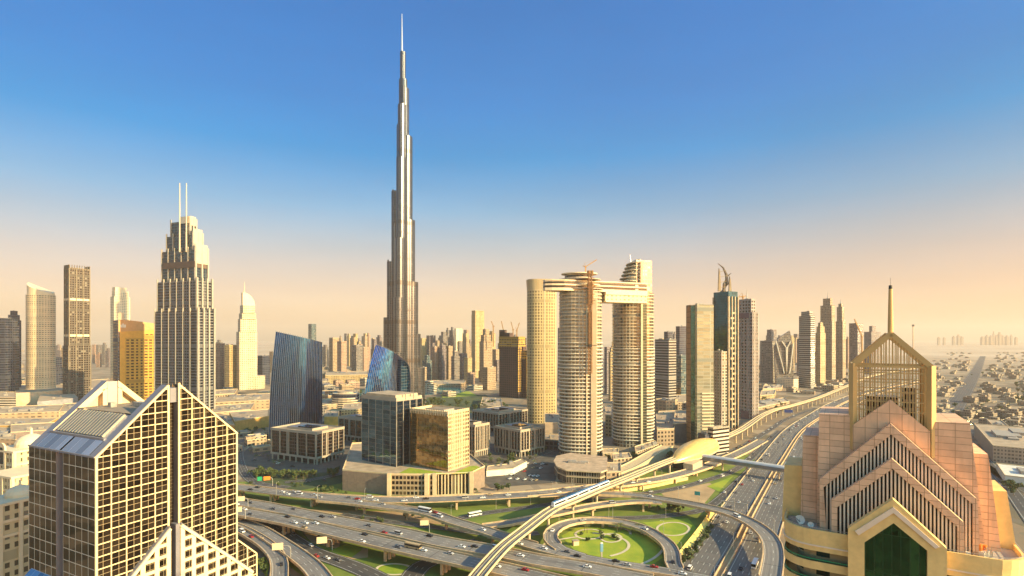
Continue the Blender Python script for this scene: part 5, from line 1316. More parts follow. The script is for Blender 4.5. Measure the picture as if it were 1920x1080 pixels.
# ---------------------------------------------------------------- round banded towers with the sky bridge
sband = facade('banded_tower_glass', (.40, .35, .26), (.13, .115, .09), 4.2, 4.4, .84, .80, .12, .7, (.34, .28, .19), .3)
ssm = plain('banded_tower_skin', (.60, .48, .30), .35, .3, var=.1)
def sky_tower(label, px0, px1, Y, ratio, zt, split, plain_from, pw=.85):
    r = (px1-px0)/2*Y/F; cx = ((px0+px1)/2-CX)/F*Y; cy = Y+r*ratio; pl = ngon(cx, cy, r-1.2, (r-1.2)*ratio, 40, 0, pw)
    o = root('round_banded_tower', label, 'tower', (cx, cy, 0)); mb = MB(); mb.prism(pl, 0, zt, 0, 1); q = mb.build('shaft', [sband, M['roof']], o)
    for k in q.data.polygons: k.use_smooth = len(k.vertices) == 4
    mb = MB(); slab_rings(mb, lambda z: pl, 9, plain_from, 4.2, 1.3, .9); mb.build('balcony_slabs', plain('balcony_white', (.78, .68, .50), .5, var=.06) if 'balcony_white' not in bpy.data.materials else bpy.data.materials['balcony_white'], o)
    mb = MB(); slab_rings(mb, lambda z: pl, plain_from, zt, 4.2, .5, .7); mb.build('upper_slabs', M['cream_bright'], o)
    return o, pl, cx, cy, r
Ym = 617; zm = zat(545, Ym)
o, pl, cx, cy, r = sky_tower('round banded tower with a brown hoist on its face and stepped disc roofs', 1050, 1135, Ym, .8, zm+1, 0, zat(640, Ym))
for i, (y, f, dx, th) in enumerate(((541, 1.06, -.02, 1.2), (533, .9, 0, 1.2), (522, .96, -.04, 1.1), (511, .82, -.05, 1.2))):
    mb = MB(); mb.prism(ngon(cx+r*dx, cy, r*f, r*f*.8, 36), zat(y, Ym), zat(y, Ym)+th, 0, 0, True); mb.build('roof_disc', M['cream_bright'] if i % 2 else M['concrete'], o)
mb = MB(); mb.prism(ngon(cx-3, cy, r*.6, r*.5, 24), zm+10, zat(512, Ym), 0, 0); mb.build('roof_storey', fm('white_stripe'), o)
hx = ((1106-CX)/F*Ym); mb = MB(); mb.box(hx+4.5, cy-r*.78, 0, 6.5, 2.0, zat(560, Ym)); mb.build('lift_strip', plain('lift_strip', (.50, .38, .24), .6, var=.1), o)
mb = MB(); mb.box(hx-3.5, cy-r*.80, 0, 1.3, 1.6, zat(545, Ym)); mb.build('pale_strip', M['cream_bright'], o)
o2 = root('construction_hoist', 'brown construction hoist tower clamped to the round banded tower', 'hoist', (hx, cy-r*.88, 0))
hm = plain('hoist_steel', (.30, .14, .05), .7, var=.4, scale=.4); mb = MB(); z0, z1 = zat(700, Ym), zat(508, Ym)
for dx in (-1.8, 1.8):
    for dy in (-1.5, 1.5): mb.bar((hx+dx, cy-r*.92+dy, z0), (hx+dx, cy-r*.92+dy, z1), .5)
k = z0
while k < z1-4:
    mb.bar((hx-1.8, cy-r*.92-1.5, k), (hx+1.8, cy-r*.92-1.5, k+4), .3); mb.bar((hx+1.8, cy-r*.92-1.5, k), (hx-1.8, cy-r*.92-1.5, k+4), .3); mb.bar((hx-1.8, cy-r*.92-1.5, k), (hx+1.8, cy-r*.92-1.5, k), .35); k += 4
mb.build('lattice_mast', hm, o2)
mb = MB()
for y0, y1, wd in ((518, 508, 7), (570, 530, 6.2), (650, 585, 4.2)): mb.box(hx, cy-r*.90, zat(y0, Ym), wd, 3.4, zat(y1, Ym)-zat(y0, Ym))
mb.build('screened_platform', plain('hoist_screen', (.36, .19, .07), .8, var=.5, scale=.5), o2)
mb = MB()
for k in range(9): z = zat(570-k*6, Ym); mb.box(hx+(k % 2)*1.2, cy-r*.93, z, 9.5, 3, .35)
mb.build('walkway', hm, o2)
mb = MB(); z = zat(648, Ym); mb.bar((hx-8, cy-r*.95, z), (hx+8, cy-r*.95, z+.5), .8); mb.box(hx, cy-r*.95, z-1.5, 3, 3, 3); mb.build('gondola', M['dark'], o2)
Yr = 683; zr = zat(500, Yr)
o, pl, cxr, cyr, rr = sky_tower('tallest round banded tower with a flat bright face and stepped discs at its top', 1154, 1235, Yr, .85, zat(548, Yr), 0, zat(650, Yr))
xr = (1193-CX)/F*Yr; x2 = (1229-CX)/F*Yr
mb = MB(); fl = [Vector((xr, cyr-rr*.84)), Vector((x2-2, cyr-rr*.5)), Vector((x2, cyr+rr*.4)), Vector((xr, cyr+rr*.5))]; mb.prism(fl, zat(548, Yr), zat(487, Yr), 0, 1); mb.build('upper_slab', [facade('bright_upper_face', (.58, .50, .36), (.24, .22, .18), 4.6, 4.4, .88, .66, .12, .8, (.5, .42, .28), .3), M['roof']], o)
for k in range(9):
    y = 548-k*7; x0 = (1156+k*3.2-CX)/F*Yr; mb = MB(); cc = (x0+xr+10)/2; mb.prism(ngon(cc, cyr-2, xr+10-cc, rr*.8, 28), zat(y, Yr), zat(y, Yr)+1.0, 0, 0, True); mb.build('roof_disc', M['cream_bright'], o)
    mb = MB(); mb.prism(ngon(cc+4, cyr-2, xr+6-cc, rr*.7, 24), zat(y, Yr)+1.0, zat(y-7, Yr), 0, 0); mb.build('setback_storey', curtain('setback_glass', (.30, .32, .26), (.5, .42, .28), 2.4, 4, .15, .2, .1, .7) if k == 0 else bpy.data.materials['setback_glass'], o)
sx = (1203-CX)/F*Yr; mb = MB(); mb.box(sx, cyr-rr*.86, 0, 2.4, 3.0, zat(490, Yr)); mb.build('pale_strip', M['cream_bright'], o)
mb = MB(); mb.box(sx+4.0, cyr-rr*.83, 0, 5.0, 2.4, zat(548, Yr)); mb.build('glass_strip', curtain('slot_glass', (.10, .12, .10), (.4, .33, .2), 2.5, 3.6, .1, .5, .1, .7), o)
mb = MB(); mb.tube([((1190-CX)/F*Yr, cyr, zat(487, Yr)), ((1189-CX)/F*Yr, cyr, zat(472, Yr))], [.6, .25], 6); mb.build('mast', M['steel'], o)
# curved slab tower at the left
Yl = 880; rl = (1046-988)/2*Yl/F; cl = ((1017-CX)/F*Yl); lm = facade('slab_tower_wall', (.58, .43, .20), (.05, .04, .025), 5.0, 4.6, .5, .55, .2, .1, (.3, .22, .1), .15)
o = root('curved_slab_tower', 'curved golden tower with a flared rim, left of the round banded towers', 'tower', (cl, Yl+18, 0))
mb = MB(); pl = ngon(cl, Yl+18, rl*.97, 18, 36, radians(8), .7); zt = zat(545, Yl); mb.prism(pl, 0, zt, 0, 1); q = mb.build('shaft', [lm, M['roof']], o)
for k in q.data.polygons: k.use_smooth = len(k.vertices) == 4
mb = MB(); mb.loft(pl, shrink(pl, 1.05), zt, zat(523, Yl), 0, 1); mb.build('flared_rim', [facade('rim_wall', (.62, .48, .26), (.3, .22, .12), 20, 1.6, .5, .9, .3), M['roof']], o)
xx = (1026-CX)/F*Yl
for px_, wd in ((1012, 1.6), (1021, 1.2), (1043, 3)): mb = MB(); mb.box((px_-CX)/F*Yl, Yl+ (1.0 if px_ < 1030 else 9), 0, wd, 2.4, zat(528, Yl)); mb.build('wall_strip', M['cream_bright'], o)
# sky bridge
zb0 = zat(548, 640); o = root('sky_bridge', 'long boat-shaped sky bridge joining the two round banded towers', 'bridge', ((1110-CX)/F*640, 640, zb0))
A_, B_ = Vector(((1020-CX)/F*617, 617)), Vector(((1203-CX)/F*668, 668)); t = (B_-A_).normalized(); nr = Vector((t.y, -t.x)); LL = (B_-A_).length
def bplan(k, e0=0.0):
    f_ = [A_+t*(LL*i/20)+nr*k*(min(1, (i/20+e0)*6)**.5) for i in range(21)]; b_ = [A_+t*(LL*i/20)-nr*k*(min(1, (i/20+e0)*6)**.5) for i in range(20, -1, -1)]
    return f_+b_
for z, h, k, m_, nm in ((zb0, 2.4, 12, M['cream_bright'], 'lower_deck'), (zb0+2.4, 3.6, 11, fm('white_stripe'), 'glazed_storey'), (zb0+6, 1.6, 13, M['cream_bright'], 'upper_deck'), (zb0+7.6, 3.6, 11, fm('white_stripe'), 'upper_storey'), (zb0+11.2, 1.3, 12.5, M['cream_bright'], 'roof_deck')):
    mb = MB(); mb.prism(bplan(k, .01), z, z+h, 0, 0, True); mb.build(nm, m_, o)
a, b = A_+t*(LL*.56), B_; mb = MB(); mb.prism([a+nr*11, b+nr*11, b-nr*11, a-nr*11], zb0-11, zb0-3, 0, 0, True); mb.build('hanging_storeys', facade('bridge_wall', (.70, .58, .38), (.2, .15, .09), 4.3, 6, .35, .35, .2), o)
mb = MB(); mb.prism([a+nr*12, b+nr*12, b-nr*12, a-nr*12], zb0-3, zb0, 0, 0, True); mb.prism([a+nr*12, b+nr*12, b-nr*12, a-nr*12], zb0-12, zb0-11, 0, 0, True); mb.build('slab', M['cream_bright'], o)
# ---------------------------------------------------------------- cranes
crm = plain('crane_steel', (.42, .24, .10), .6, .2, var=.2)
def crane(label, px, py0, py1, Y, jx, jy, grp='tower cranes over the building sites'):
    """luffing crane: mast from row py0 up to py1, jib tip at (jx, jy)"""
    p, q, j = at(px, py0, Y), at(px, py1, Y), at(jx, jy, Y); s = Y/1000; o = root('tower_crane', label, 'crane', p, 0, grp)
    mb = MB(); mb.bar(p, q, 2.2*s); mb.build('mast', crm, o); mb = MB(); mb.bar(q, j, 1.7*s); k = q-(j-q).normalized()*6*s; k.z = q.z+1; mb.bar(q, k, 1.5*s); mb.build('jib', crm, o)
    mb = MB(); mb.box(q.x, q.y, q.z-1.5*s, 3*s, 3*s, 3*s); mb.build('cab', crm, o); mb = MB(); tp = q+Vector((-2*s, 0, 7*s)); mb.bar(q, tp, .7*s); mb.bar(tp, j, .25*s); mb.build('stay', crm, o)
crane('small crane with raised jib on the round banded tower roof', 1098, 511, 500, 640, 1119, 487)
crane('steep-jibbed crane at the left end of the brown building site', 944, 640, 620, 1300, 940, 602)
crane('crane with a long leaning jib in the middle of the brown building site', 962, 636, 618, 1300, 958, 603)
crane('crane leaning right over the brown building site', 969, 636, 620, 1300, 974, 605)
crane('thin crane standing beside the pinnacled pale tower', 925, 650, 612, 1700, 921, 602)
crane('heavy crane at the hazy site left of the lantern tower', 1616, 680, 630, 1300, 1602, 598)
crane('thin crane mast on the roof of the pale gridded office tower', 1393, 568, 556, 960, 1384, 557)
# ---------------------------------------------------------------- distant downtown blocks
for (a, c, b, y, Y, m_, t_, lab) in [
    (786, 791, 800, 634, 2500, 'yellowish', None, 'sunlit yellow block immediately right of the supertall'),
    (799, 805, 812, 640, 2600, 'mauve', [(1, 640), (.6, 632)], 'mauve block with a yellow rim, second from the supertall'),
    (806, 811, 818, 636, 3000, 'yellowish', None, 'hazy yellow block behind the mauve one'),
    (792, 800, 810, 676, 1750, 'tealglass', [(1, 676), (.55, 668)], 'short teal block with a pointed cap beside the lake'),
    (810, 815, 823, 651, 1800, 'pinkish', None, 'slim pinkish block above the lake, left of the striped pair'),
    (822, 829, 837, 648, 1800, 'mauve', [(1, 652), (.8, 648)], 'mauve striped block, left half of a close pair above the lake'),
    (836, 841, 849, 650, 1820, 'tan', None, 'tan striped block, right half of a close pair above the lake'),
    (821, 830, 843, 629, 2500, 'grey', [(1, 640), (.8, 629), (.45, 622)], 'grey stepped tower behind the striped pair'),
    (840, 849, 856, 627, 2450, 'grey', [(1, 632), (.7, 619), (.3, 613)], 'grey tower with a dark finial beside a bright glass top'),
    (852, 855, 867, 616, 2400, 'cream_bal', None, 'bright-topped glass tower catching the sun in the far cluster'),
    (846, 852, 862, 660, 1700, 'grey', [(1, 668), (.7, 660)], 'grey block with a domed roof above the lawn'),
    (858, 866, 876, 664, 1750, 'mauve', None, 'plain mauve block right of the dome-roofed block'),
    (868, 874, 884, 646, 2600, 'tan', [(1, 650), (.6, 644)], 'small tan block left of the tallest distant tower'),
    (870, 877, 885, 672, 1650, 'yellowish', None, 'squat yellow-edged block at the foot of the tallest distant tower'),
    (884, 891, 908, 583, 1900, 'yellowish', [(1, 590), (.96, 583)], 'tallest distant tower with a dark left side and yellow front'),
    (899, 907, 923, 640, 1700, 'tan', [(1, 640), (.8, 628), (.5, 618)], 'pale tower with a stepped pinnacled crown beside the tallest distant one'),
    (922, 930, 938, 655, 2000, 'tan', None, 'tan block between the pinnacled tower and the building site'),
    (926, 932, 942, 676, 1750, 'mauve', None, 'lower mauve block left of the building site'),
    (786, 792, 800, 690, 1600, 'tan', None, 'low tan block by the water at the foot of the supertall'),
    (876, 882, 890, 700, 1500, 'pinkish', None, 'low pinkish block behind the lawn'),
    (905, 914, 930, 690, 1450, 'tan', None, 'wide low tan block behind the lawn, left of the building site'),
    (1046, 1050, 1056, 616, 1500, 'mauve', None, 'thin mauve tower seen in the gap left of the hoist tower'),
    (1133, 1138, 1146, 652, 1350, 'mauve', None, 'mauve block in the gap between the round banded towers, left half'),
    (1141, 1145, 1156, 656, 1200, 'yellowish', [(1, 660), (.7, 652), (.2, 642)], 'yellow pinnacled tower in the gap between the round banded towers'),
    (1228, 1254, 1268, 638, 1100, 'stripe', None, 'wide grey striped office tower right of the tallest round tower'),
    (1245, 1252, 1262, 623, 1500, 'blue_glass', None, 'blue-grey tower rising behind the wide striped office tower'),
    (1266, 1274, 1288, 613, 1450, 'blue_glass', [(1, 640), (.9, 613)], 'tall hazy blue tower left of the brown-edged slab tower'),
    (1268, 1277, 1288, 668, 1250, 'tealglass', None, 'pale teal block left of the brown-edged slab tower'),
    (1256, 1262, 1270, 660, 1500, 'tan', None, 'tan block squeezed between two blue hazy towers')]:
    tower('distant_tower', lab, a, c, b, y, Y, 48, m_, t_, 2 if Y < 2000 else 0, plantn=1 if Y < 2000 else 0, group='distant downtown towers')
rnd = random.Random(11)
for i in range(240):
    lo_, hi_, tp = rnd.choice(((600, 715, 648), (786, 990, 640), (786, 990, 632), (786, 990, 640), (610, 715, 640), (786, 990, 645), (786, 990, 650), (1425, 1590, 640), (1138, 1160, 660), (1228, 1290, 640), (1422, 1600, 650), (395, 440, 655), (90, 122, 655), (172, 210, 660)))
    x = rnd.uniform(lo_, hi_); wd = rnd.uniform(5, 13); y = tp+rnd.uniform(-15, 14); m_ = rnd.choice(('tan', 'mauve', 'pinkish', 'grey', 'yellowish')); Yd = rnd.uniform(2300, 3600)
    tower('far_tower', 'small hazy tower lost in the far mass of blocks on the plain', x, x+wd*.55, x+wd, y, Yd, 48, m_, rnd.choice((None, None, [(1, y), (.6, y-4)])), 0, plantn=0, group='small towers lost in the far mass')
# building site towers
for a, c, b, y, lab, yy in ((936, 972, 984, 645, 'brown half-built tower with a yellow screened top and cranes', 631), (972, 988, 1000, 668, 'lower brown half-built tower right of the screened one', 657)):
    Yq = 1250; o = tower('half_built_tower', lab, a, c, b, y, Yq, 50, 'brownframe', None, 0, cat='half-built tower'); pl = quadplan(a, c, b, Yq, radians(50))
    mb = MB(); mb.prism(shrink(pl, 1.03), zat(y+6, Yq), zat(yy, Yq), 0, 1); mb.build('screened_top', [fm('yellowframe'), M['roof']], o)
    mb = MB(); edge_fins(mb, pl, zat(y+90, Yq), zat(y, Yq), 3, 4, 1.5, (0,)); mb.build('sunlit_panels', fm('yellowframe'), o)
    mb = MB(); cc_ = cen(pl)
    for k, (f_, h_) in enumerate(((.55, 9), (.3, 16))): mb.prism(shrink(pl, f_, Vector(pl[3])), zat(yy, Yq), zat(yy, Yq)+h_, 0, 1)
    mb.build('unfinished_core', [fm('brownframe'), M['roof']], o)
# ---------------------------------------------------------------- towers along the highway
o = tower('slab_tower', 'slab tower with a brown left edge, teal strip and pale glass front', 1287, 1307, 1338, 573, 690, 28, facade('slab_front', (.34, .33, .25), (.20, .22, .17), 4.4, 9, .96, .8, .2, .4, (.32, .31, .23), .3), None, 1.5, podium=None)
pl = quadplan(1287, 1307, 1338, 690, radians(28)); zt = zat(573, 690); e = (pl[0]-pl[3]); L = e.length; e.normalize(); n3 = Vector((e.y, -e.x))
mb = MB(); a, b = pl[3]+n3*.4, pl[3]+e*L*.42+n3*.4; mb.prism([a, b, b-n3*.8, a-n3*.8], 0, zt+2, 0, 0); mb.build('brown_edge', tiles('brown_carved', (.34, .20, .10), (.14, .08, .04), 5, 7, 1.2, .7, .4), o)
mb = MB(); a, b = pl[3]+e*L*.46+n3*.3, pl[3]+e*L*.8+n3*.3; mb.prism([a, b, b-n3*.8, a-n3*.8], 0, zt, 0, 0); mb.build('teal_strip', curtain('teal_glass', (.02, .12, .11), (.05, .14, .12), 2, 3.6, .1, .2, .08, .7), o)
mb = MB(); 
z = 6
e1 = pl[1]-pl[0]; n0 = Vector((e1.y, -e1.x)).normalized()
while z < zat(735, 690): a, b = pl[0]+e1*.28+n0*.6, pl[1]+n0*.6; mb.bar((*a, z), (*b, z), 1.4, 1.3); z += 4.2
mb.build('sun_louvres', M['cream_bright'], o)
o = tower('horned_tower', 'tall dark blue glass tower crowned with two curved horns', 1338, 1366, 1383, 548, 790, 50, curtain('horned_blue_glass', (.018, .075, .12), (.03, .06, .09), 2.5, 3.8, .12, .15, .06, .85, .2, .05), None, 1.5)
pl = quadplan(1338, 1366, 1383, 790, radians(50)); zt = zat(548, 790); c = cen(pl)
mb = MB(); edge_fins(mb, pl, 0, zt-6, 3, 1.6, 1.6, (0,)); edge_fins(mb, pl, 0, zt-6, 1, 1.8, 1.8, (3,)); mb.build('wall_piers', plain('horned_piers', (.40, .30, .18), .6), o)
mb = MB(); e1 = pl[1]-pl[0]; n0 = Vector((e1.y, -e1.x)).normalized()
for k in range(24): a = pl[0]+e1*(.35+.2*(k % 2))+n0*.6; mb.box(a.x, a.y, 4+k*7.5, e1.length*.38, 1.2, 3, atan2(e1.y, e1.x))
mb.build('carved_panels', plain('carved_stone', (.40, .30, .18), .7), o)
hm2 = plain('horn_metal', (.16, .13, .10), .45, .5, var=.2)
def horn(pts, w_):
    mb = MB(); Y_ = 800; P_ = [at(x, y, Y_) for x, y in pts]
    mb.tube(P_, w_, 7); mb.build('horn', hm2, o)
horn([(1356, 546), (1363, 532), (1362, 515), (1356, 502), (1346, 494)], [2.6, 2.6, 2.1, 1.3, .4]); horn([(1357, 546), (1358, 532), (1362, 520), (1371, 512)], [2.4, 2.2, 1.5, .4])
mb = MB()
for x0, x1, yt in ((1347, 1352, 503), (1367, 1372, 518)):
    P_ = [at(x0, 546, 796), at(x1, 546, 796), at((x0+x1)/2+1, yt+8, 796), at((x0+x1)/2-1, yt, 796)]; mb.poly(P_); mb.poly([p+Vector((0, 3, 0)) for p in P_[::-1]])
    for i in range(4): j = (i+1) % 4; mb.poly([P_[j], P_[i], P_[i]+Vector((0, 3, 0)), P_[j]+Vector((0, 3, 0))])
for y in (540, 530, 520, 510): mb.bar(at(1348, y, 798), at(1362, y-3, 798), .6)
mb.build('crown_screens', plain('crown_screen', (.34, .25, .14), .6), o)
o = tower('slim_tower', 'slim pale louvred tower standing in front of the horned tower', 1336, 1353, 1363, 661, 725, 40, facade('slim_front', (.46, .40, .30), (.08, .09, .08), 4.2, 5, .55, .6, .1, .5), None, 1.5)
pl = quadplan(1336, 1353, 1363, 725, radians(40)); mb = MB(); edge_fins(mb, pl, 0, zat(661, 725), 2, 1.5, 1.0, (3,)); mb.build('wall_piers', plain('mauve_piers', (.36, .28, .24), .6), o)
o = tower('gridded_tower', 'pale grey office tower with square punched windows and a setback top', 1380, 1411, 1421, 575, 920, 55, 'grid', [(1, 585), (.78, 562)], 2, mast=540)
pl = quadplan(1380, 1411, 1421, 920, radians(55)); mb = MB(); edge_fins(mb, pl, 0, zat(585, 920), 4, 1.4, 1.0, (0, 3)); mb.build('wall_piers', plain('grid_piers', (.42, .35, .30), .6), o)
mb = MB(); e2 = pl[0]-pl[3]; n2 = Vector((e2.y, -e2.x)).normalized(); p = pl[3]+e2*.55+n2*.5; mb.box(p.x, p.y, 0, e2.length*.45, 1.2, 14, atan2(e2.y, e2.x)); p = pl[3]+e2*.5+n2*.4; mb.box(p.x, p.y, zat(596, 920), e2.length*.6, 1, 9, atan2(e2.y, e2.x)); mb.build('portal', plain('portal_mauve', (.16, .09, .10), .6), o)
o = tower('louvred_podium', 'low louvred car park block behind the golden station', 1327, 1337, 1367, 805, 640, 50, 'white_stripe', cat='car park', plantn=0)
tower('office_block', 'low block with a glass front beneath the brown-edged slab tower', 1308, 1322, 1334, 818, 640, 40, 'blue_glass', cat='office block')
# hazy group down the road
for a, c, b, y, Y, m_, t_, ms, lab in [
    (1425, 1448, 1462, 640, 1700, 'grey', None, None, 'broad dark grey block, leftmost of the hazy group down the highway'),
    (1438, 1446, 1456, 619, 1900, 'mauve', None, None, 'mauve slab rising behind the broad dark grey block'),
    (1494, 1498, 1504, 636, 2000, 'mauve', None, None, 'thin mauve slab left of the striped chamfered tower'),
    (1498, 1520, 1528, 592, 1500, 'stripe', [(1, 592), (.72, 585)], None, 'striped tower with chamfered top in the hazy group'),
    (1529, 1538, 1548, 624, 1550, 'yellowish', [(1, 624), (.8, 612), (.5, 606)], None, 'lower pinnacled tower in front of the grand crowned tower'),
    (1537, 1560, 1567, 602, 1650, 'tan', [(1, 602), (.92, 572), (.6, 560)], 545, 'grand hazy tower with tiered crown and two finials'),
    (1566, 1580, 1586, 602, 1800, 'tan', [(1, 602), (.7, 575), (.4, 570)], 560, 'second hazy crowned tower behind and right of the grand one'),
    (1592, 1608, 1618, 607, 1700, 'mauve', None, None, 'hazy mauve tower behind the crane, left of the lantern'),
    (1620, 1634, 1652, 622, 2100, 'mauve', [(1, 622), (.4, 612)], None, 'palest hazy block directly behind the lantern'),
    (1456, 1488, 1497, 712, 1500, 'cream_bal', None, None, 'low pale office block with tall window strips among the hazy group')]:
    tower('hazy_tower', lab, a, c, b, y, Y, 58, m_, t_, 2, mast=ms, group='towers down the highway')
# wedge tower with a branching white frame
wY = 1650; o = root('wedge_tower', 'wedge-topped glass tower with a branching white frame on its face', 'tower', (*((1470-CX)/F*wY, wY+15), 0), 0, 'towers down the highway')
P = [at(1455, 700, wY), at(1488, 700, wY), at(1488, 655, wY), at(1481, 620, wY), at(1462, 632, wY), at(1452, 650, wY)]
P[0].z = P[1].z = 0
mb = MB(); f_ = P; k_ = [p+Vector((12, 30, 0)) for p in P]; mb.poly(f_, 0, [(p.x, p.z) for p in f_]); mb.poly(k_[::-1], 0)
for i in range(6): j = (i+1) % 6; mb.poly([f_[j], f_[i], k_[i], k_[j]], 0, [(0, f_[j].z), (0, f_[i].z), (30, k_[i].z), (30, k_[j].z)])
mb.build('glass_body', fm('grey'), o)
mb = MB()
for pts in (((1466, 640), (1474, 652), (1475, 700)), ((1482, 640), (1476, 652), (1475, 700)), ((1455, 640), (1468, 690), (1470, 700)), ((1487, 645), (1482, 690), (1480, 700))):
    q = [at(x, y, wY-3) for x, y in pts]
    for i in range(2): mb.bar(q[i], q[i+1], 4, 2)
mb.build('branching_frame', M['white'], o)
# skyline lost in haze at the far right
rnd = random.Random(5)
for i, (px_, hh) in enumerate([(1788, 8), (1797, 11), (1803, 7), (1842, 7), (1850, 10), (1858, 9), (1863, 18), (1868, 10), (1874, 16), (1880, 9), (1888, 9), (1896, 11), (1760, 6), (1770, 5), (1905, 6)]):
    Y = 11500; x = (px_-CX)/F*Y; o = root('horizon_tower', 'ghostly tower in the skyline on the hazy right horizon', 'tower', (x, Y, 0), 0, 'skyline lost in haze'); mb = MB(); wd = rnd.uniform(28, 55)
    mb.box(x, Y, 0, wd, wd, 120+hh*7); mb.box(x, Y, 120+hh*7, wd*.5, wd*.5, hh*3); mb.build('shaft', fm('tan'), o)
# ================================================================== low buildings
def lowblock(name, label, px, h, mat, cat, par=1.0, rmat=None, seed=0, plant=3, group=None):
    """px = corners of its foot, seen on the ground"""
    pl = [gnd(*q).xy for q in px]
    ar = sum(pl[i].x*pl[(i+1) % len(pl)].y-pl[(i+1) % len(pl)].x*pl[i].y for i in range(len(pl)))
    if ar < 0: pl = pl[::-1]
    o = root(name, label, cat, base(pl), 0, group); m = fm(mat) if isinstance(mat, str) else mat
    mb = MB(); mb.prism(pl, 0, h, 0, 1); mb.build('walls', [m, rmat or M['roof_light']], o)
    if par: parapet(o, pl, h, par, .6, M['cream'])
    if plant:
        rr = random.Random(seed+int(px[0][0]*3)); c = cen(pl)
        for k in range(plant):
            mb = MB(); a, b = rr.sample(range(len(pl)), 2); p = c+(pl[a]-c)*rr.uniform(.1, .55)+(pl[b]-c)*rr.uniform(0, .3); s = rr.uniform(.05, .14)*(pl[1]-pl[0]).length
            mb.box(p.x, p.y, h, s, s*rr.uniform(.5, 1.4), rr.uniform(1.5, 4), rr.uniform(0, .3)); mb.build('roof_plant', M['plant'] if k % 3 else M['roof_grey'], o)
    return o
def low2(name, label, p0, pc, p1, yb, h, A, mat, cat, rmat=None, plant=3, group=None, par=1.0):
    Y = H*F/(yb-HY); pl = quadplan(p0, pc, p1, Y, radians(A)); o = root(name, label, cat, base(pl), 0, group); m = fm(mat) if isinstance(mat, str) else mat
    mb = MB(); mb.prism(pl, 0, h, 0, 1); mb.build('walls', [m, rmat or M['roof_light']], o)
    if par: parapet(o, pl, h, par, .6, M['cream'])
    if plant: roof_plant(o, pl, h, plant, int(p0+yb), 3)
    return o
ml = 'mallwall'; pw = plain('peach_wall', (.62, .42, .26), .8, var=.2)
ow = tiles('orange_wall', (.62, .33, .08), (.4, .2, .05), 6, 5, .2, .7, .2)
lowblock('mall_hall', 'long peach-walled mall hall behind the gabled glass tower', [(28, 762), (200, 748), (205, 728), (30, 742)], 26, pw, 'mall')
lowblock('striped_block', 'white block with dark striped windows at the left edge', [(-10, 772), (30, 772), (30, 758), (-10, 758)], 26, 'white_stripe', 'office block')
lowblock('mall_hall', 'grey flat-topped box standing on the mall roofs', [(70, 775), (100, 772), (146, 766), (140, 758), (75, 760)], 22, plain('grey_box', (.30, .29, .30), .7), 'mall', 0)
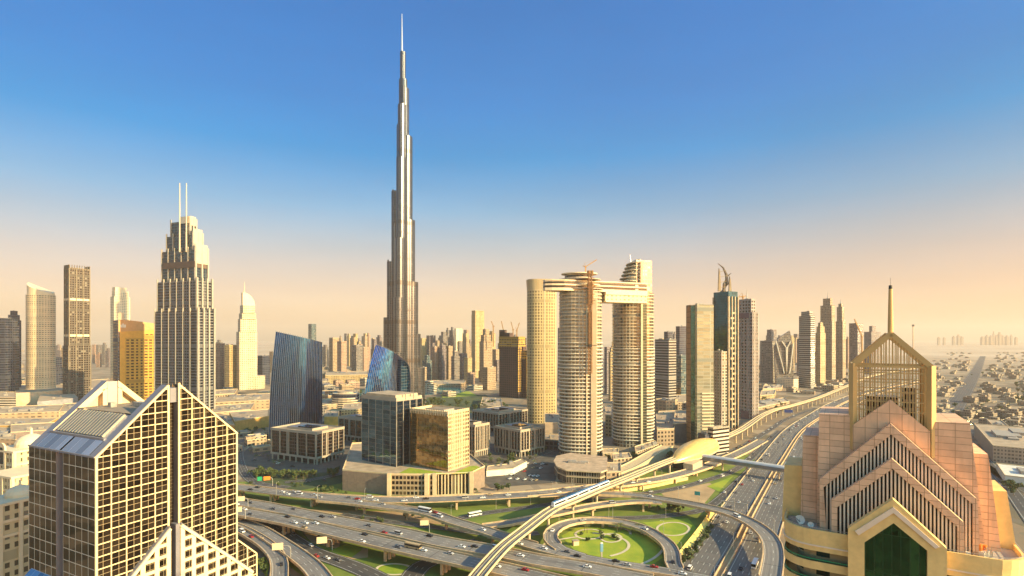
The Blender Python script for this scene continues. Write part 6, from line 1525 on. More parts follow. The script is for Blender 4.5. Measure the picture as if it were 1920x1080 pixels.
for px, h, m_, lab in [
    ([(-20, 795), (110, 790), (120, 775), (-20, 780)], 16, ml, 'flat cream mall roof below the long peach wall'),
    ([(-20, 812), (80, 812), (110, 797), (-20, 797)], 11, ow, 'low mall block with an orange panel and red trim at the left edge'),
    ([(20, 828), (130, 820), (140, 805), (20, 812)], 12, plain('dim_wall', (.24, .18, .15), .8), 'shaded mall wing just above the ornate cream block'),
    ([(-20, 835), (30, 838), (30, 815), (-20, 812)], 9, ml, 'lower mall terrace at the left edge above the ornate block'),
    ([(110, 790), (180, 785), (190, 768), (120, 772)], 15, ml, 'mall wing with rooflights left of the glass tower roof'),
    ([(395, 792), (470, 784), (478, 770), (400, 776)], 15, ml, 'pale mall roof below the white spired hotel'),
    ([(400, 772), (510, 766), (510, 752), (410, 756)], 17, ml, 'wide flat mall roof directly beneath the white spired hotel'),
    ([(402, 760), (440, 757), (446, 747), (404, 750)], 22, 'tan', 'tan wing left of the spired hotel podium'),
    ([(440, 812), (505, 800), (505, 786), (430, 792)], 17, ow, 'low orange-walled mall block between the two glass buildings'),
    ([(395, 806), (440, 816), (430, 796), (395, 790)], 14, ow, 'curved orange mall front just right of the glass gable'),
    ([(600, 775), (640, 772), (660, 760), (605, 762)], 15, ml, 'pale low roof right of the large ribbed glass building'),
    ([(640, 790), (690, 786), (700, 772), (645, 775)], 18, 'yellowish', 'cream low-rise behind the half-hidden dark office block'),
    ([(608, 806), (634, 806), (636, 792), (610, 792)], 20, plain('sunny_wall', (.72, .45, .10), .7), 'small sunlit yellow block behind the nearest dark office block'),
    ([(590, 752), (660, 750), (665, 742), (595, 744)], 14, 'tan', 'cream terrace of low houses behind the striped round office'),
    ([(610, 720), (690, 718), (690, 710), (612, 711)], 26, 'yellowish', 'old-town style low-rise between the ribbed buildings'),
    ([(690, 770), (740, 768), (745, 755), (692, 756)], 10, 'tan', 'low tan building at the lake edge behind the blue glass cube'),
    ([(795, 728), (870, 726), (875, 718), (795, 720)], 10, 'tan', 'lakeside row of low pinkish buildings'),
    ([(900, 770), (942, 772), (940, 755), (905, 752)], 9, ml, 'low pale pavilion right of the park lawn'),
    ([(1022, 828), (1052, 828), (1052, 806), (1022, 806)], 25, plain('blank_tan', (.45, .34, .24), .8), 'blank tan block between curved golden tower and hoist tower'),
    ([(1012, 842), (1052, 845), (1052, 832), (1012, 830)], 12, 'blue_glass', 'low dark-banded building left of the hoist tower'),
    ([(1135, 818), (1150, 820), (1150, 795), (1135, 795)], 30, 'yellowish', 'yellow block in the lower gap between the round banded towers'),
    ([(1232, 838), (1264, 836), (1268, 800), (1230, 802)], 22, 'tan', 'tan balconied block right of the tallest round tower'),
    ([(1262, 832), (1292, 830), (1292, 800), (1266, 802)], 26, plain('mesh_wall', (.14, .12, .11), .7), 'dark mesh-fronted block left of the brown-edged tower'),
    ([(1228, 770), (1290, 768), (1290, 752), (1232, 754)], 14, 'tan', 'wide low tan block behind the tallest round tower'),
    ([(1230, 752), (1262, 750), (1264, 736), (1232, 738)], 26, 'gold', 'low golden block behind the tallest round tower'),
    ([(1232, 800), (1290, 795), (1290, 780), (1235, 782)], 10, ml, 'pale curved-roofed sheds right of the tallest round tower'),
    ([(1425, 750), (1452, 748), (1455, 738), (1428, 740)], 10, 'yellowish', 'small yellow low-rise below the hazy group'),
    ([(1430, 735), (1465, 733), (1468, 727), (1432, 728)], 8, ml, 'long pale shed below the hazy group'),
    ([(1420, 770), (1480, 757), (1470, 750), (1424, 757)], 5, ml, 'sandy yard building between grey gridded tower and the viaduct')]:
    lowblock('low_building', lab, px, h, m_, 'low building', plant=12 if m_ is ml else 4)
lowblock('low_arcade', 'low white curving arcade in front of the slatted office blocks', [(912, 894), (962, 890), (988, 876), (978, 871), (950, 881), (914, 885)], 6, M['white'], 'arcade', .6)
# round striped office
Y = H*F/(772-HY); pl = ngon((644-CX)/F*Y, Y+14, 27, 20, 20); o = root('round_striped_office', 'stepped round office with white striped floors between the ribbed glass buildings', 'office block', base(pl))
mb = MB(); mb.prism(shrink(pl, .96), 0, 34, 0, 1); mb.build('core', [fm('blue_glass'), M['roof_light']], o)
mb = MB(); slab_rings(mb, lambda z: shrink(pl, 1-.004*max(0, z-10)), 3, 33, 4.2, .4, 2.2); mb.build('floor_bands', M['cream_bright'], o)
mb = MB(); mb.prism(shrink(pl, .6), 34, 38, 0, 1); mb.build('roof_storey', [M['concrete'], M['roof_light']], o)
# pavilion with a rounded end below the round towers
pl = [gnd(*q).xy for q in ((1062, 906), (1125, 910), (1136, 905), (1136, 880), (1070, 872), (1045, 878), (1040, 888), (1046, 899))]
o = root('round_ended_pavilion', 'low pavilion with a rounded pale roof below the hoist tower', 'pavilion', base(pl)); mb = MB(); mb.prism(pl, 0, 12, 0, 1)
mb.build('walls', [facade('pavilion_wall', (.34, .26, .18), (.05, .042, .035), 7.2, 2.4, .7, .8, .1, .5), M['roof_light']], o)
mb = MB(); mb.prism(shrink(pl, 1.05), 12, 13.2, 0, 1, True); mb.build('roof_slab', [M['cream'], plain('pavilion_roof', (.46, .33, .22), .8, var=.35)], o); mb = MB(); mb.prism(shrink(pl, 1.01), 6.2, 7, 0, 0, True); mb.build('floor_band', M['cream'], o)
roof_plant(o, pl, 13.2, 5, 3, 2)
o = lowblock('annex_block', 'plain tan annex joined to the rounded pavilion', [(1137, 906), (1165, 904), (1164, 886), (1137, 886)], 10, 'tan', 'annex')
# curved ramp wall below the round towers
pth = spline([gnd(1160, 905, 0), gnd(1195, 890, 0), gnd(1230, 868, 0), gnd(1262, 850, 0)], 8); o = root('curved_podium_wall', 'long pale curving ramp wall between round towers and metro viaduct', 'ramp', pth[len(pth)//2])
mb = MB(); R = frames(pth)
for i in range(len(pth)-1):
    a, b = pth[i], pth[i+1]; mb.wall(a+R[i]*0, b+R[i+1]*0, 0, 8, 0); mb.wall(b-R[i+1]*14, a-R[i]*14, 0, 8, 0)
    mb.poly([a+Vector((0, 0, 8)), b+Vector((0, 0, 8)), b-R[i+1]*14+Vector((0, 0, 8)), a-R[i]*14+Vector((0, 0, 8))])
    mb.bar(a+Vector((0, 0, 8.6)), b+Vector((0, 0, 8.6)), .6, 1.2); mb.bar(a-R[i]*14+Vector((0, 0, 8.6)), b-R[i+1]*14+Vector((0, 0, 8.6)), .6, 1.2)
mb.build('ramp_wall', M['metro'], o)
for k, (a, b, c, d, h) in enumerate((((1150, 878), (1185, 874), (1180, 864), (1148, 866), 9), ((1192, 862), (1235, 846), (1228, 838), (1190, 850), 8), ((1130, 862), (1160, 860), (1160, 852), (1130, 853), 7))):
    lowblock('podium_pavilion', ['flat-roofed pavilion among trees between the round towers', 'wide podium roof at the foot of the tallest round tower', 'small pale kiosk roof right of the hoist tower foot'][k], (a, b, c, d), h, 'tan', 'pavilion', .8)
# ornate cream blocks at the left edge
orn = facade('ornate_wall', (.72, .55, .30), (.10, .08, .05), 4.2, 3.4, .42, .55, .25, .2, wrough=.7)
def ornate(label, px0, px1, yt, Y, dep, dome, grp='ornate cream blocks'):
    x0, x1 = (px0-CX)/F*Y, (px1-CX)/F*Y; wd = x1-x0; zt = zat(yt, Y); cx = (x0+x1)/2; o = root('ornate_block', label, 'ornate building', (cx, Y+dep/2, 0), 0, grp)
    rz = radians(-22); mb = MB(); mb.box(cx, Y+dep/2, 0, wd, dep, zt, rz, 0, 1); mb.build('walls', [orn, M['roof']], o)
    mb = MB()
    for k, ov in ((0, .8), (.38, .5), (.7, .5)): mb.box(cx, Y+dep/2, zt*(1-k*.3)-.6, wd+ov*2, dep+ov*2, 1.2, rz)
    for f in (-.5, -.17, .17, .5):
        q = Matrix.Rotation(rz, 2) @ Vector((f*wd*.98, -dep/2-.2)); mb.box(cx+q.x, Y+dep/2+q.y, 0, 1.3, 1.3, zt-.6, rz)
        q = Matrix.Rotation(rz, 2) @ Vector((wd/2+.2, f*dep*.98)); mb.box(cx+q.x, Y+dep/2+q.y, 0, 1.3, 1.3, zt-.6, rz)
    mb.build('cornice', M['cream_bright'], o)
    if dome:
        mb = MB(); prof = [(1, 0), (.98, .25), (.85, .55), (.6, .8), (.3, .95), (.1, 1.0), (.06, 1.5)]; r, hh = wd*.34, wd*.3; n = 20
        for i in range(len(prof)-1):
            for k in range(n):
                a0, a1 = 2*pi*k/n, 2*pi*(k+1)/n; p = lambda pr, a: Vector((cx+r*pr[0]*cos(a), Y+dep/2+r*pr[0]*sin(a), zt+.6+pr[1]*hh)); mb.poly([p(prof[i], a0), p(prof[i], a1), p(prof[i+1], a1), p(prof[i+1], a0)])
        mb.build('dome', M['cream_bright'], o)
        q = Matrix.Rotation(rz, 3, 'Z') @ Vector((0, -dep/2-.6, 0)); c0 = Vector((cx, Y+dep/2, 0))+q; ax = Matrix.Rotation(rz, 3, 'Z') @ Vector((1, 0, 0)); pr = [(-4, zt-9), (4, zt-9), (4, zt+1)]+[(4*cos(a), zt+1+4*sin(a)) for a in [radians(20*i) for i in range(1, 9)]]+[(-4, zt+1)]
        mb = MB(); mb.xprism(pr, c0-Vector((0, 0, 0)), ax, (0, 0, 1), q.normalized()*-1, .9); mb.build('arched_gable', M['cream_bright'], o)
        mb = MB(); pr = [(-2.4, zt-8), (2.4, zt-8), (2.4, zt)]+[(2.4*cos(a), zt+2.4*sin(a)) for a in [radians(20*i) for i in range(1, 9)]]+[(-2.4, zt)]; mb.xprism(pr, c0+q.normalized()*.15, ax, (0, 0, 1), q.normalized()*-1, .3); mb.build('arched_window', M['glassdark'], o)
    return o
ornate('ornate cream block with an arched window and shallow dome, beside the gabled glass tower', -20, 56, 846, 330, 30, True)
ornate('plain-topped ornate block in shade below the domed one', -30, 52, 893, 300, 24, False)
ornate('brightest ornate cream block at the left edge, lowest in the frame', -40, 28, 945, 235, 22, True)
# slab building and yard at the right edge
sc_m = facade('school_wall', (.42, .33, .25), (.10, .085, .07), 4.0, 3.0, .6, .5, .3, .2)
low2('long_block', 'long low tan block right of the peaked tower, its end wall showing', 1826, 1862, 1990, 866, 18, 6, sc_m, 'school', plant=5)
low2('long_block', 'short wing standing behind the long low tan block', 1850, 1868, 1900, 826, 16, 6, sc_m, 'school')
low2('flat_hall', 'white flat-roofed hall below the long tan block at the right edge', 1868, 1884, 1990, 906, 7, 6, M['white'], 'hall', M['white'])
# villas and houses of the hazy district: one object each
hm = [plain('villa_wall_a', (.30, .235, .16), .8), plain('villa_wall_b', (.36, .29, .20), .8), plain('villa_wall_c', (.24, .185, .13), .8)]
vf = [facade('villa_front_a', (.36, .28, .19), (.07, .06, .05), 3.2, 3.0, .4, .45), facade('villa_front_b', (.42, .34, .24), (.07, .06, .05), 3.2, 3.4, .4, .45), facade('villa_front_c', (.30, .23, .16), (.07, .06, .05), 3.2, 3.0, .45, .45)]
protos = []
for i in range(6):
    r_ = random.Random(i); mb = MB(); w_, d_, h_ = r_.uniform(14, 24), r_.uniform(12, 20), r_.choice((6.5, 7, 9.5))
    mb.box(0, 0, 0, w_, d_, h_, 0, 0, 1); mb.box(r_.uniform(-3, 3), r_.uniform(-3, 3), h_, w_*.45, d_*.4, 3, 0, 0, 1); mb.box(-w_*.5, -d_*.3, 0, w_*.35, d_*.4, h_*.5, 0, 0, 1)
    for s in (-1, 1): mb.box(s*w_*.49, 0, h_, .5, d_, .9, 0, 0, 1); mb.box(0, s*d_*.49, h_, w_, .5, .9, 0, 0, 1)
    mb.box(0, -d_*.95, 0, w_*1.3, .4, 2.2, 0, 0, 1)
    me = mb.build('villa', [vf[i % 3], hm[i % 3]], None, (0, 0, 0), local=True); protos.append(me.data); bpy.data.objects.remove(me)
def scatter_houses(n, xr, yr, group, labs, seed, sc=(.8, 1.3), clear=()):
    r_ = random.Random(seed); k = 0; tries = 0; used = []
    while k < n and tries < n*30:
        tries += 1; px, py = r_.uniform(*xr), yr[0]+(yr[1]-yr[0])*r_.random()**1.4; p = gnd(px, py)
        if any(abs(px-(a+b_*(py-700))) < c_ for a, b_, c_ in clear): continue
        if any((p-q).length < 22 for q in used): continue
        used.append(p); o = bpy.data.objects.new('villa', protos[r_.randrange(6)]); col.objects.link(o); s = r_.uniform(*sc)
        o.location = p; o.rotation_euler = (0, 0, radians(r_.choice((32, 122, -58)))+r_.uniform(-.05, .05)); o.scale = (s, s, s*r_.uniform(.9, 1.2)); tag(o, labs[0], 'house', group); k += 1
scatter_houses(165, (1752, 1930), (662, 800), 'villas of the hazy district', ['low pale villa in the hazy district right of the lantern'], 3, (.65, 1.2), clear=((1830, -.55, 20),))
scatter_houses(20, (1890, 1930), (780, 860), 'villas of the hazy district', ['low pale villa in the hazy district right of the lantern'], 8)
scatter_houses(45, (1425, 1590), (668, 735), 'sheds beside the viaduct', ['low pale building in sandy ground left of the far viaduct'], 4)
scatter_houses(34, (400, 720), (665, 705), 'low houses beyond the mall', ['low sunlit house on the plain beyond the mall'], 5, (1.2, 2))
scatter_houses(30, (0, 300), (655, 700), 'low houses beyond the left towers', ['low house on the plain behind the left-hand towers'], 6, (1.3, 2.2))
# filler: plain low blocks packed between the named ones
occ = []
for o in list(bpy.data.objects):
    if o.parent is None and o.type == 'EMPTY' and o.get('category') not in (None, 'flyover', 'viaduct', 'train', 'haze'):
        xs = []; ys = []
        for ch in o.children:
            if ch.type == 'MESH':
                Mx = mat_of(o) @ Matrix.Translation(ch.location)
                for q in ch.bound_box: p = Mx @ Vector(q); xs.append(p.x); ys.append(p.y)
        if xs: occ.append((min(xs), max(xs), min(ys), max(ys)))
rdp = [q for pth_ in ROADS.values() for q in pth_[::2]]
fills = [('tan', 'low tan block'), ('yellowish', 'low cream block'), ('pinkish', 'low pinkish block'), ('grey', 'low grey block'), ('white_stripe', 'low white banded block'), ('mallwall', 'low flat-roofed shed')]
def filler(n, xr, yr, hr, sr, where, seed):
    r_ = random.Random(seed); k = 0; tr = 0
    while k < n and tr < n*60:
        tr += 1; p = gnd(r_.uniform(*xr), r_.uniform(*yr)); s1, s2 = r_.uniform(*sr), r_.uniform(*sr); rad = max(s1, s2)*.62
        if any(a-rad < p.x < b_+rad and c_-rad < p.y < d_+rad for a, b_, c_, d_ in occ): continue
        if any((p.x-q.x)**2+(p.y-q.y)**2 < (rad+11)**2 for q in rdp): continue
        occ.append((p.x-rad, p.x+rad, p.y-rad, p.y+rad)); m_, lb = r_.choice(fills); a = radians(r_.choice((33, 57, 40, 50))); h = r_.uniform(*hr)
        e1, e2 = Vector((cos(a), sin(a)))*s1/2, Vector((-sin(a), cos(a)))*s2/2; c2 = Vector((p.x, p.y)); pl = [c2-e1-e2, c2+e1-e2, c2+e1+e2, c2-e1+e2]
        o = root('filler_block', lb+' '+where, 'low building', (p.x, p.y, 0), 0, lb+'s '+where); mb = MB(); mb.prism(pl, 0, h, 0, 1)
        if r_.random() < .5: q = shrink(pl, r_.uniform(.4, .75), pl[r_.randrange(4)]); mb.prism(q, h, h+r_.uniform(3, 8), 0, 1)
        mb.build('walls', [fm(m_), r_.choice((M['roof'], M['roof_light'], M['roof_grey']))], o); parapet(o, pl, h, 1.0, .6, M['cream']); roof_plant(o, pl, h, r_.randint(2, 4), seed+k, 2.5); k += 1
filler(34, (-10, 500), (712, 800), (7, 16), (22, 46), 'among the mall roofs', 21)
filler(14, (590, 700), (705, 785), (8, 24), (18, 36), 'between the ribbed glass buildings', 22)
filler(14, (790, 1000), (700, 745), (8, 22), (20, 40), 'around the lake and lawn', 23)
filler(16, (1226, 1300), (735, 850), (8, 26), (16, 34), 'right of the tallest round tower', 24)
filler(18, (1420, 1580), (690, 760), (6, 18), (18, 40), 'below the hazy highway towers', 25)
filler(14, (1330, 1420), (700, 790), (8, 24), (18, 34), 'behind the slab towers', 26)
filler(10, (400, 520), (800, 850), (5, 9), (12, 22), 'beside the shaded boulevard', 27)
# ================================================================== trees
def leafmat(nm, a, b_):
    m, t, b = newmat(nm); setp(b, rough=.8); oi = t.nodes.new('ShaderNodeObjectInfo'); f = noise(t, wpos(t), .6, 3)
    k = math_(t, 'ADD', math_(t, 'MULTIPLY', f, .7), math_(t, 'MULTIPLY', oi.outputs['Random'], .3)); t.links.new(mixc(t, k, a, b_), b.inputs['Base Color']); return m
LF = leafmat('tree_leaves', (.025, .05, .012), (.11, .13, .03)); PF = leafmat('palm_leaves', (.04, .07, .015), (.16, .16, .05))
def crown_mesh(seed, R_, H_, n=230):
    r_ = random.Random(seed); mb = MB(); cl = [(r_.gauss(0, .42)*R_, r_.gauss(0, .42)*R_, H_*r_.uniform(.42, .92), R_*r_.uniform(.28, .5)) for _ in range(9)]
    for i in range(n):
        x, y, z, q = cl[i % 9]; d = Vector((r_.gauss(0, 1), r_.gauss(0, 1), r_.gauss(0, .8))).normalized()*q*r_.random()**.4; c = Vector((x, y, z))+d
        a = Vector((r_.gauss(0, 1), r_.gauss(0, 1), r_.gauss(0, 1))).normalized(); b = a.orthogonal().normalized(); e = a.cross(b); s = r_.uniform(.35, .75)
        mb.poly([c+b*s, c+e*s*.7, c-b*s, c-e*s*.7])
    return mb
def tree_proto(seed):
    r_ = random.Random(seed); o = root('tree', 'leafy tree', 'tree', (0, 0, 0)); mb = MB(); mb.tube([(0, 0, -.1), (.1, .05, 1.6), (.15, 0, 3.2)], [.28, .2, .13], 6)
    for k in range(4): a = k*1.6+seed; mb.tube([(.1, .03, 2.2), (1.0*cos(a), 1.0*sin(a), 3.6), (1.7*cos(a), 1.7*sin(a), 4.8)], [.12, .08, .03], 5)
    mb.build('trunk', M['bark'], o, local=True); crown_mesh(seed, 2.7, 6.2).build('crown', LF, o, local=True); return o
def palm_proto(seed):
    r_ = random.Random(seed); o = root('palm_tree', 'palm', 'palm tree', (0, 0, 0)); mb = MB(); mb.tube([(0, 0, -.1), (.1, 0, 3), (.05, .1, 6.5)], [.26, .19, .17], 6); mb.build('trunk', M['bark'], o, local=True)
    mb = MB()
    for k in range(16):
        a = k*2*pi/16+r_.uniform(-.2, .2); up = r_.uniform(.1, 1.1); pr = None; L = r_.uniform(2.3, 3.0)
        for j in range(5):
            f = (j+1)/5; p = Vector((.05+L*f*cos(a), .1+L*f*sin(a), 6.5+up*f*2-2.2*f*f)); w_ = .42*(1-f*.75); sd_ = Vector((-sin(a), cos(a), -.25)); 
            p0 = pr if pr is not None else Vector((.05, .1, 6.5))
            mb.poly([p0, p0+sd_*w_+Vector((0, 0, -.15)), p+sd_*w_*.8+Vector((0, 0, -.2)), p]); mb.poly([p, p-sd_*w_*.8+Vector((0, 0, -.2)), p0-sd_*w_+Vector((0, 0, -.15)), p0]); pr = p
    mb.build('crown', PF, o, local=True); return o
TP = [tree_proto(i) for i in (1, 2, 3)]; PP = [palm_proto(i) for i in (1, 2)]
first = {}
def plant(kind, px, py, s, label, group, z=0):
    src = (TP if kind == 't' else PP); i = random.randrange(len(src)); r_ = src[i]; loc = gnd(px, py, z) if not isinstance(px, Vector) else px
    if first.get((kind, i)) is None:
        first[(kind, i)] = 1; r_.location = loc; r_.scale = (s, s, s); r_.rotation_euler.z = random.uniform(0, 6); tag(r_, label, None, group)
    else: dup(r_, loc, random.uniform(0, 6.28), label, group, (s, s, s*random.uniform(.85, 1.1)))
def belt(kind, pts, n, jx, jy, s, label, group):
    for k in range(n):
        f = random.random()*(len(pts)-1); i = int(f); f -= i; a, b = pts[i], pts[i+1]
        plant(kind, a[0]+(b[0]-a[0])*f+random.uniform(-jx, jx), a[1]+(b[1]-a[1])*f+random.uniform(-jy, jy), random.uniform(*s), label, group)
belt('t', [(470, 893), (540, 897), (640, 891)], 34, 8, 5, (.9, 1.5), 'dense green tree in the belt below the nearest dark office block', 'tree belt below the office block')
belt('p', [(470, 860), (500, 845), (520, 880)], 16, 16, 12, (.8, 1.1), 'palm in the car park left of the nearest dark office block', 'car park palms')
belt('t', [(800, 762), (860, 758), (940, 772)], 34, 20, 9, (1.3, 2.2), 'dark green park tree behind the gold glass cube', 'park trees')
belt('t', [(900, 862), (960, 866), (1020, 842)], 20, 14, 8, (.7, 1.1), 'small tree around the slatted office blocks', 'office garden trees')
belt('p', [(890, 872), (950, 880), (1030, 850)], 14, 14, 8, (.8, 1.1), 'palm around the slatted office blocks', 'office garden palms')
belt('t', [(1128, 872), (1180, 868), (1215, 852)], 22, 16, 6, (.8, 1.3), 'tree on the terraces between the round banded towers', 'terrace trees')
belt('t', [(1240, 955), (1275, 962), (1262, 950)], 10, 12, 3, (.7, 1.0), 'dark shrubby tree in shade below the curved flyover', 'trees below the curved flyover')
belt('t', [(870, 925), (905, 922), (960, 918)], 8, 10, 2, (.7, 1.1), 'tree beside the podium corner above the outer flyover', 'trees at the podium corner')
belt('t', [(1425, 752), (1470, 762), (1440, 775)], 16, 14, 6, (.8, 1.4), 'scrubby tree in the sandy yard beside the far viaduct', 'yard trees')
belt('t', [(1768, 780), (1850, 770), (1925, 745), (1925, 690), (1770, 700)], 52, 25, 12, (1.0, 2.0), 'dusty tree among the villas right of the lantern', 'villa trees')
belt('t', [(1890, 915), (1912, 932)], 8, 8, 8, (1.0, 1.4), 'dusty tree beside the road at the right edge', 'roadside trees')
belt('t', [(486, 1062), (496, 1075), (30, 960), (40, 1000)], 10, 5, 5, (.8, 1.2), 'tree at the foot of the gabled glass tower', 'trees by the gabled tower')
belt('t', [(20, 930), (45, 960), (40, 985)], 12, 10, 8, (.9, 1.3), 'dark tree between ornate blocks and the gabled glass tower', 'trees by the ornate blocks')
def bush_proto():
    o = root('bush', 'bush', 'bush', (0, 0, 0)); mb = MB(); mb.tube([(0, 0, -.1), (0, 0, .8)], [.1, .05], 5); mb.build('stem', M['bark'], o, local=True); crown_mesh(9, 1.5, 2.2, 110).build('crown', LF, o, local=True); return o
BP = [bush_proto()]; bfirst = []
def bushes(pts, n, jx, jy, label, group):
    for k in range(n):
        f = random.random()*(len(pts)-1); i = int(f); f -= i; a, b = pts[i], pts[i+1]; loc = gnd(a[0]+(b[0]-a[0])*f+random.uniform(-jx, jx), a[1]+(b[1]-a[1])*f+random.uniform(-jy, jy)); s = random.uniform(.7, 1.4)
        if not bfirst: bfirst.append(1); r_ = BP[0]; r_.location = loc; r_.scale = (s, s, s); tag(r_, label, None, group)
        else: dup(BP[0], loc, random.uniform(0, 6), label, group, s)
bushes([(1275, 1060), (1300, 1035), (1335, 990)], 46, 6, 4, 'low bush in the planted bed between looped ramp and highway bank', 'bushes of the bank bed')
bushes([(1060, 1000), (1100, 1008), (1160, 1020), (1220, 1040)], 7, 16, 9, 'low bush dotted on the round lawn inside the looped ramp', 'bushes of the round lawn')
bushes([(640, 1010), (600, 1000), (585, 985), (690, 975), (800, 970)], 36, 14, 6, 'bush on sandy ground beneath the flyovers', 'bushes beneath the flyovers')
bushes([(480, 905), (600, 915), (640, 925), (760, 945)], 26, 14, 5, 'bush on the verge behind the outer flyover', 'bushes behind the outer flyover')
belt('t', [(520, 795), (600, 800), (660, 812), (680, 850), (660, 885)], 22, 12, 6, (.9, 1.4), 'street tree along the roads around the dark office blocks', 'street trees around the offices')
belt('t', [(400, 838), (450, 820), (500, 806)], 12, 12, 4, (.9, 1.4), 'street tree along the shaded boulevard', 'boulevard trees')
belt('t', [(1240, 862), (1285, 842), (1330, 835), (1300, 790), (1250, 775)], 22, 14, 6, (.9, 1.4), 'street tree among the blocks right of the tallest round tower', 'trees right of the round towers')
belt('t', [(610, 745), (680, 740), (720, 735)], 16, 14, 4, (1.0, 1.7), 'tree on the lake shore left of the supertall', 'lake shore trees')
belt('p', [(1060, 1012), (1120, 995), (1200, 1000)], 6, 12, 6, (.7, .9), 'palm on the round lawn inside the looped ramp', 'round lawn palms')
belt('p', [(1290, 1060), (1320, 1015), (1345, 975)], 8, 5, 4, (.6, .8), 'young palm along the bank left of the highway', 'bank palms')
# ================================================================== lamps, signs, gantries
def lamp_proto(h, arms, label):
    o = root('street_lamp', label, 'street lamp', (0, 0, 0)); mb = MB(); mb.tube([(0, 0, 0), (0, 0, h)], [.16, .09], 6); mb.build('pole', M['rail'], o, local=True)
    for s in arms:
        mb = MB(); mb.tube([(0, 0, h-.3), (s*1.0, 0, h+.3), (s*2.2, 0, h+.4)], [.07, .06, .05], 5); mb.box(s*2.5, 0, h+.32, .9, .35, .16); mb.build('lamp_arm', M['rail'], o, local=True)
    return o
LP = lamp_proto(11, (-1, 1), 'twin-armed street lamp'); LQ = lamp_proto(10, (1,), 'street lamp'); lpu = {}
def lamps(src, road, start, stop, gap, off, label, group, zb=None):
    path = ROADS[road]; R = frames(path); acc = gap; 
    for i in range(1, len(path)):
        acc += (path[i]-path[i-1]).length
        if acc >= gap and start <= i/len(path) <= stop:
            acc = 0; p = path[i]+R[i]*off; p.z = path[i].z if zb is None else zb; a = atan2(-R[i].y*(1 if off > 0 else -1), -R[i].x*(1 if off > 0 else -1))
            if lpu.get(src.name) is None: lpu[src.name] = 1; src.location = p; src.rotation_euler.z = a; tag(src, label, None, group)
            else: dup(src, p, a, label, group)
lamps(LQ, 'outer_flyover', .12, .75, 34, 7.0, 'slim street lamp on the outer flyover edge', 'lamps of the outer flyover', None)
ROADS['median'] = [Vector((p.x, p.y, .35)) for p in mpath]
lamps(LP, 'median', 0, .6, 52, .01, 'tall twin-armed lamp in the highway median', 'highway median lamps')
lamps(LQ, 'service_road', 0, .6, 36, 5.5, 'slim street lamp along the service road', 'service road lamps')
lamps(LQ, 'bus_road', 0, 1, 30, -5.5, 'slim street lamp along the road under the viaduct', 'lamps of the bus road')
lamps(LQ, 'curved_flyover', .1, .9, 40, -6.1, 'street lamp on the outer edge of the curved flyover', 'lamps of the curved flyover')
lamps(LQ, 'looped_ramp', .1, .9, 36, 5.1, 'street lamp on the looped ramp', 'lamps of the looped ramp')
def gantry(label, px, py, z, heading, boards, arm, group='overhead road signs'):
    """curved cantilever pole with boards; heading = direction the boards face"""
    p = gnd(px, py, z); o = root('road_sign', label, 'road sign', p, heading, group); mb = MB()
    mb.tube([(0, 0, 0), (0, 0, 5.5), (-.5, 0, 7.2), (-1.8, 0, 7.8), (-arm, 0, 7.9)], [.24, .2, .18, .16, .13], 8); mb.build('pole', M['rail'], o, local=True)
    for x0, wd, hh, m_ in boards:
        mb = MB(); mb.box(x0, -.25, 5.6, wd, .18, hh); b = mb.build('sign_board', M[m_], o, local=True)
        mb = MB()
        for k in range(6): mb.box(x0-wd/2+wd*(k+.5)/6, -.12, 5.7, .12, .12, hh-.2)
        mb.build('board_rib', M['rail'], b, local=True)
    return o
gantry('green and orange overhead signs above the outer flyover', 511, 911, 8, .35, ((-4.5, 5.4, 3.4, 'signorange'), (-10.5, 3.6, 3.6, 'signgreen')), 13)
gantry('cream sign back on a curved pole over the narrow ramp by the glass tower', 545, 1046, 4.6, .2, ((-7.5, 6.4, 4.2, 'cream_bright'),), 11)
gantry('back of a cream sign on a curved pole over the dark underpass road', 623, 1033, .4, .2, ((-6.5, 6.4, 4.2, 'cream_bright'),), 10)
gantry('cream sign back against the glass tower, upper of two', 465, 952, 9, .2, ((-5, 5.4, 3.6, 'cream_bright'),), 8)
gantry('cream sign back against the glass tower, lower of two', 460, 973, 9, .2, ((-5, 5.4, 3.6, 'cream_bright'),), 8)
gantry('cream sign board beside the white bus below the merging flyover', 805, 999, .4, .1, ((-3.5, 6.0, 3.6, 'cream_bright'),), 7)
gantry('small teal sign on the sandy slope left of the highway', 1311, 941, .4, -.4, ((-1.5, 4.5, 3.2, 'teal'),), 3)
gantry('blue direction sign beside the far bend of the viaduct', 1488, 780, 4, -.3, ((-8, 13, 5, 'signblue'),), 14)
o = root('overhead_gantry', 'thin sign gantry spanning the left carriageway behind the curved flyover', 'gantry', gnd(1352, 955, .4)); a, b = gnd(1352, 955, .4), gnd(1401, 962, .4)
mb = MB(); mb.tube([a, a+Vector((0, 0, 7))], .25, 6); mb.tube([b, b+Vector((0, 0, 7))], .25, 6); mb.build('posts', M['rail'], o); mb = MB(); mb.bar(a+Vector((0, 0, 7)), b+Vector((0, 0, 7)), .8, 1.0); mb.build('beam', M['rail'], o)
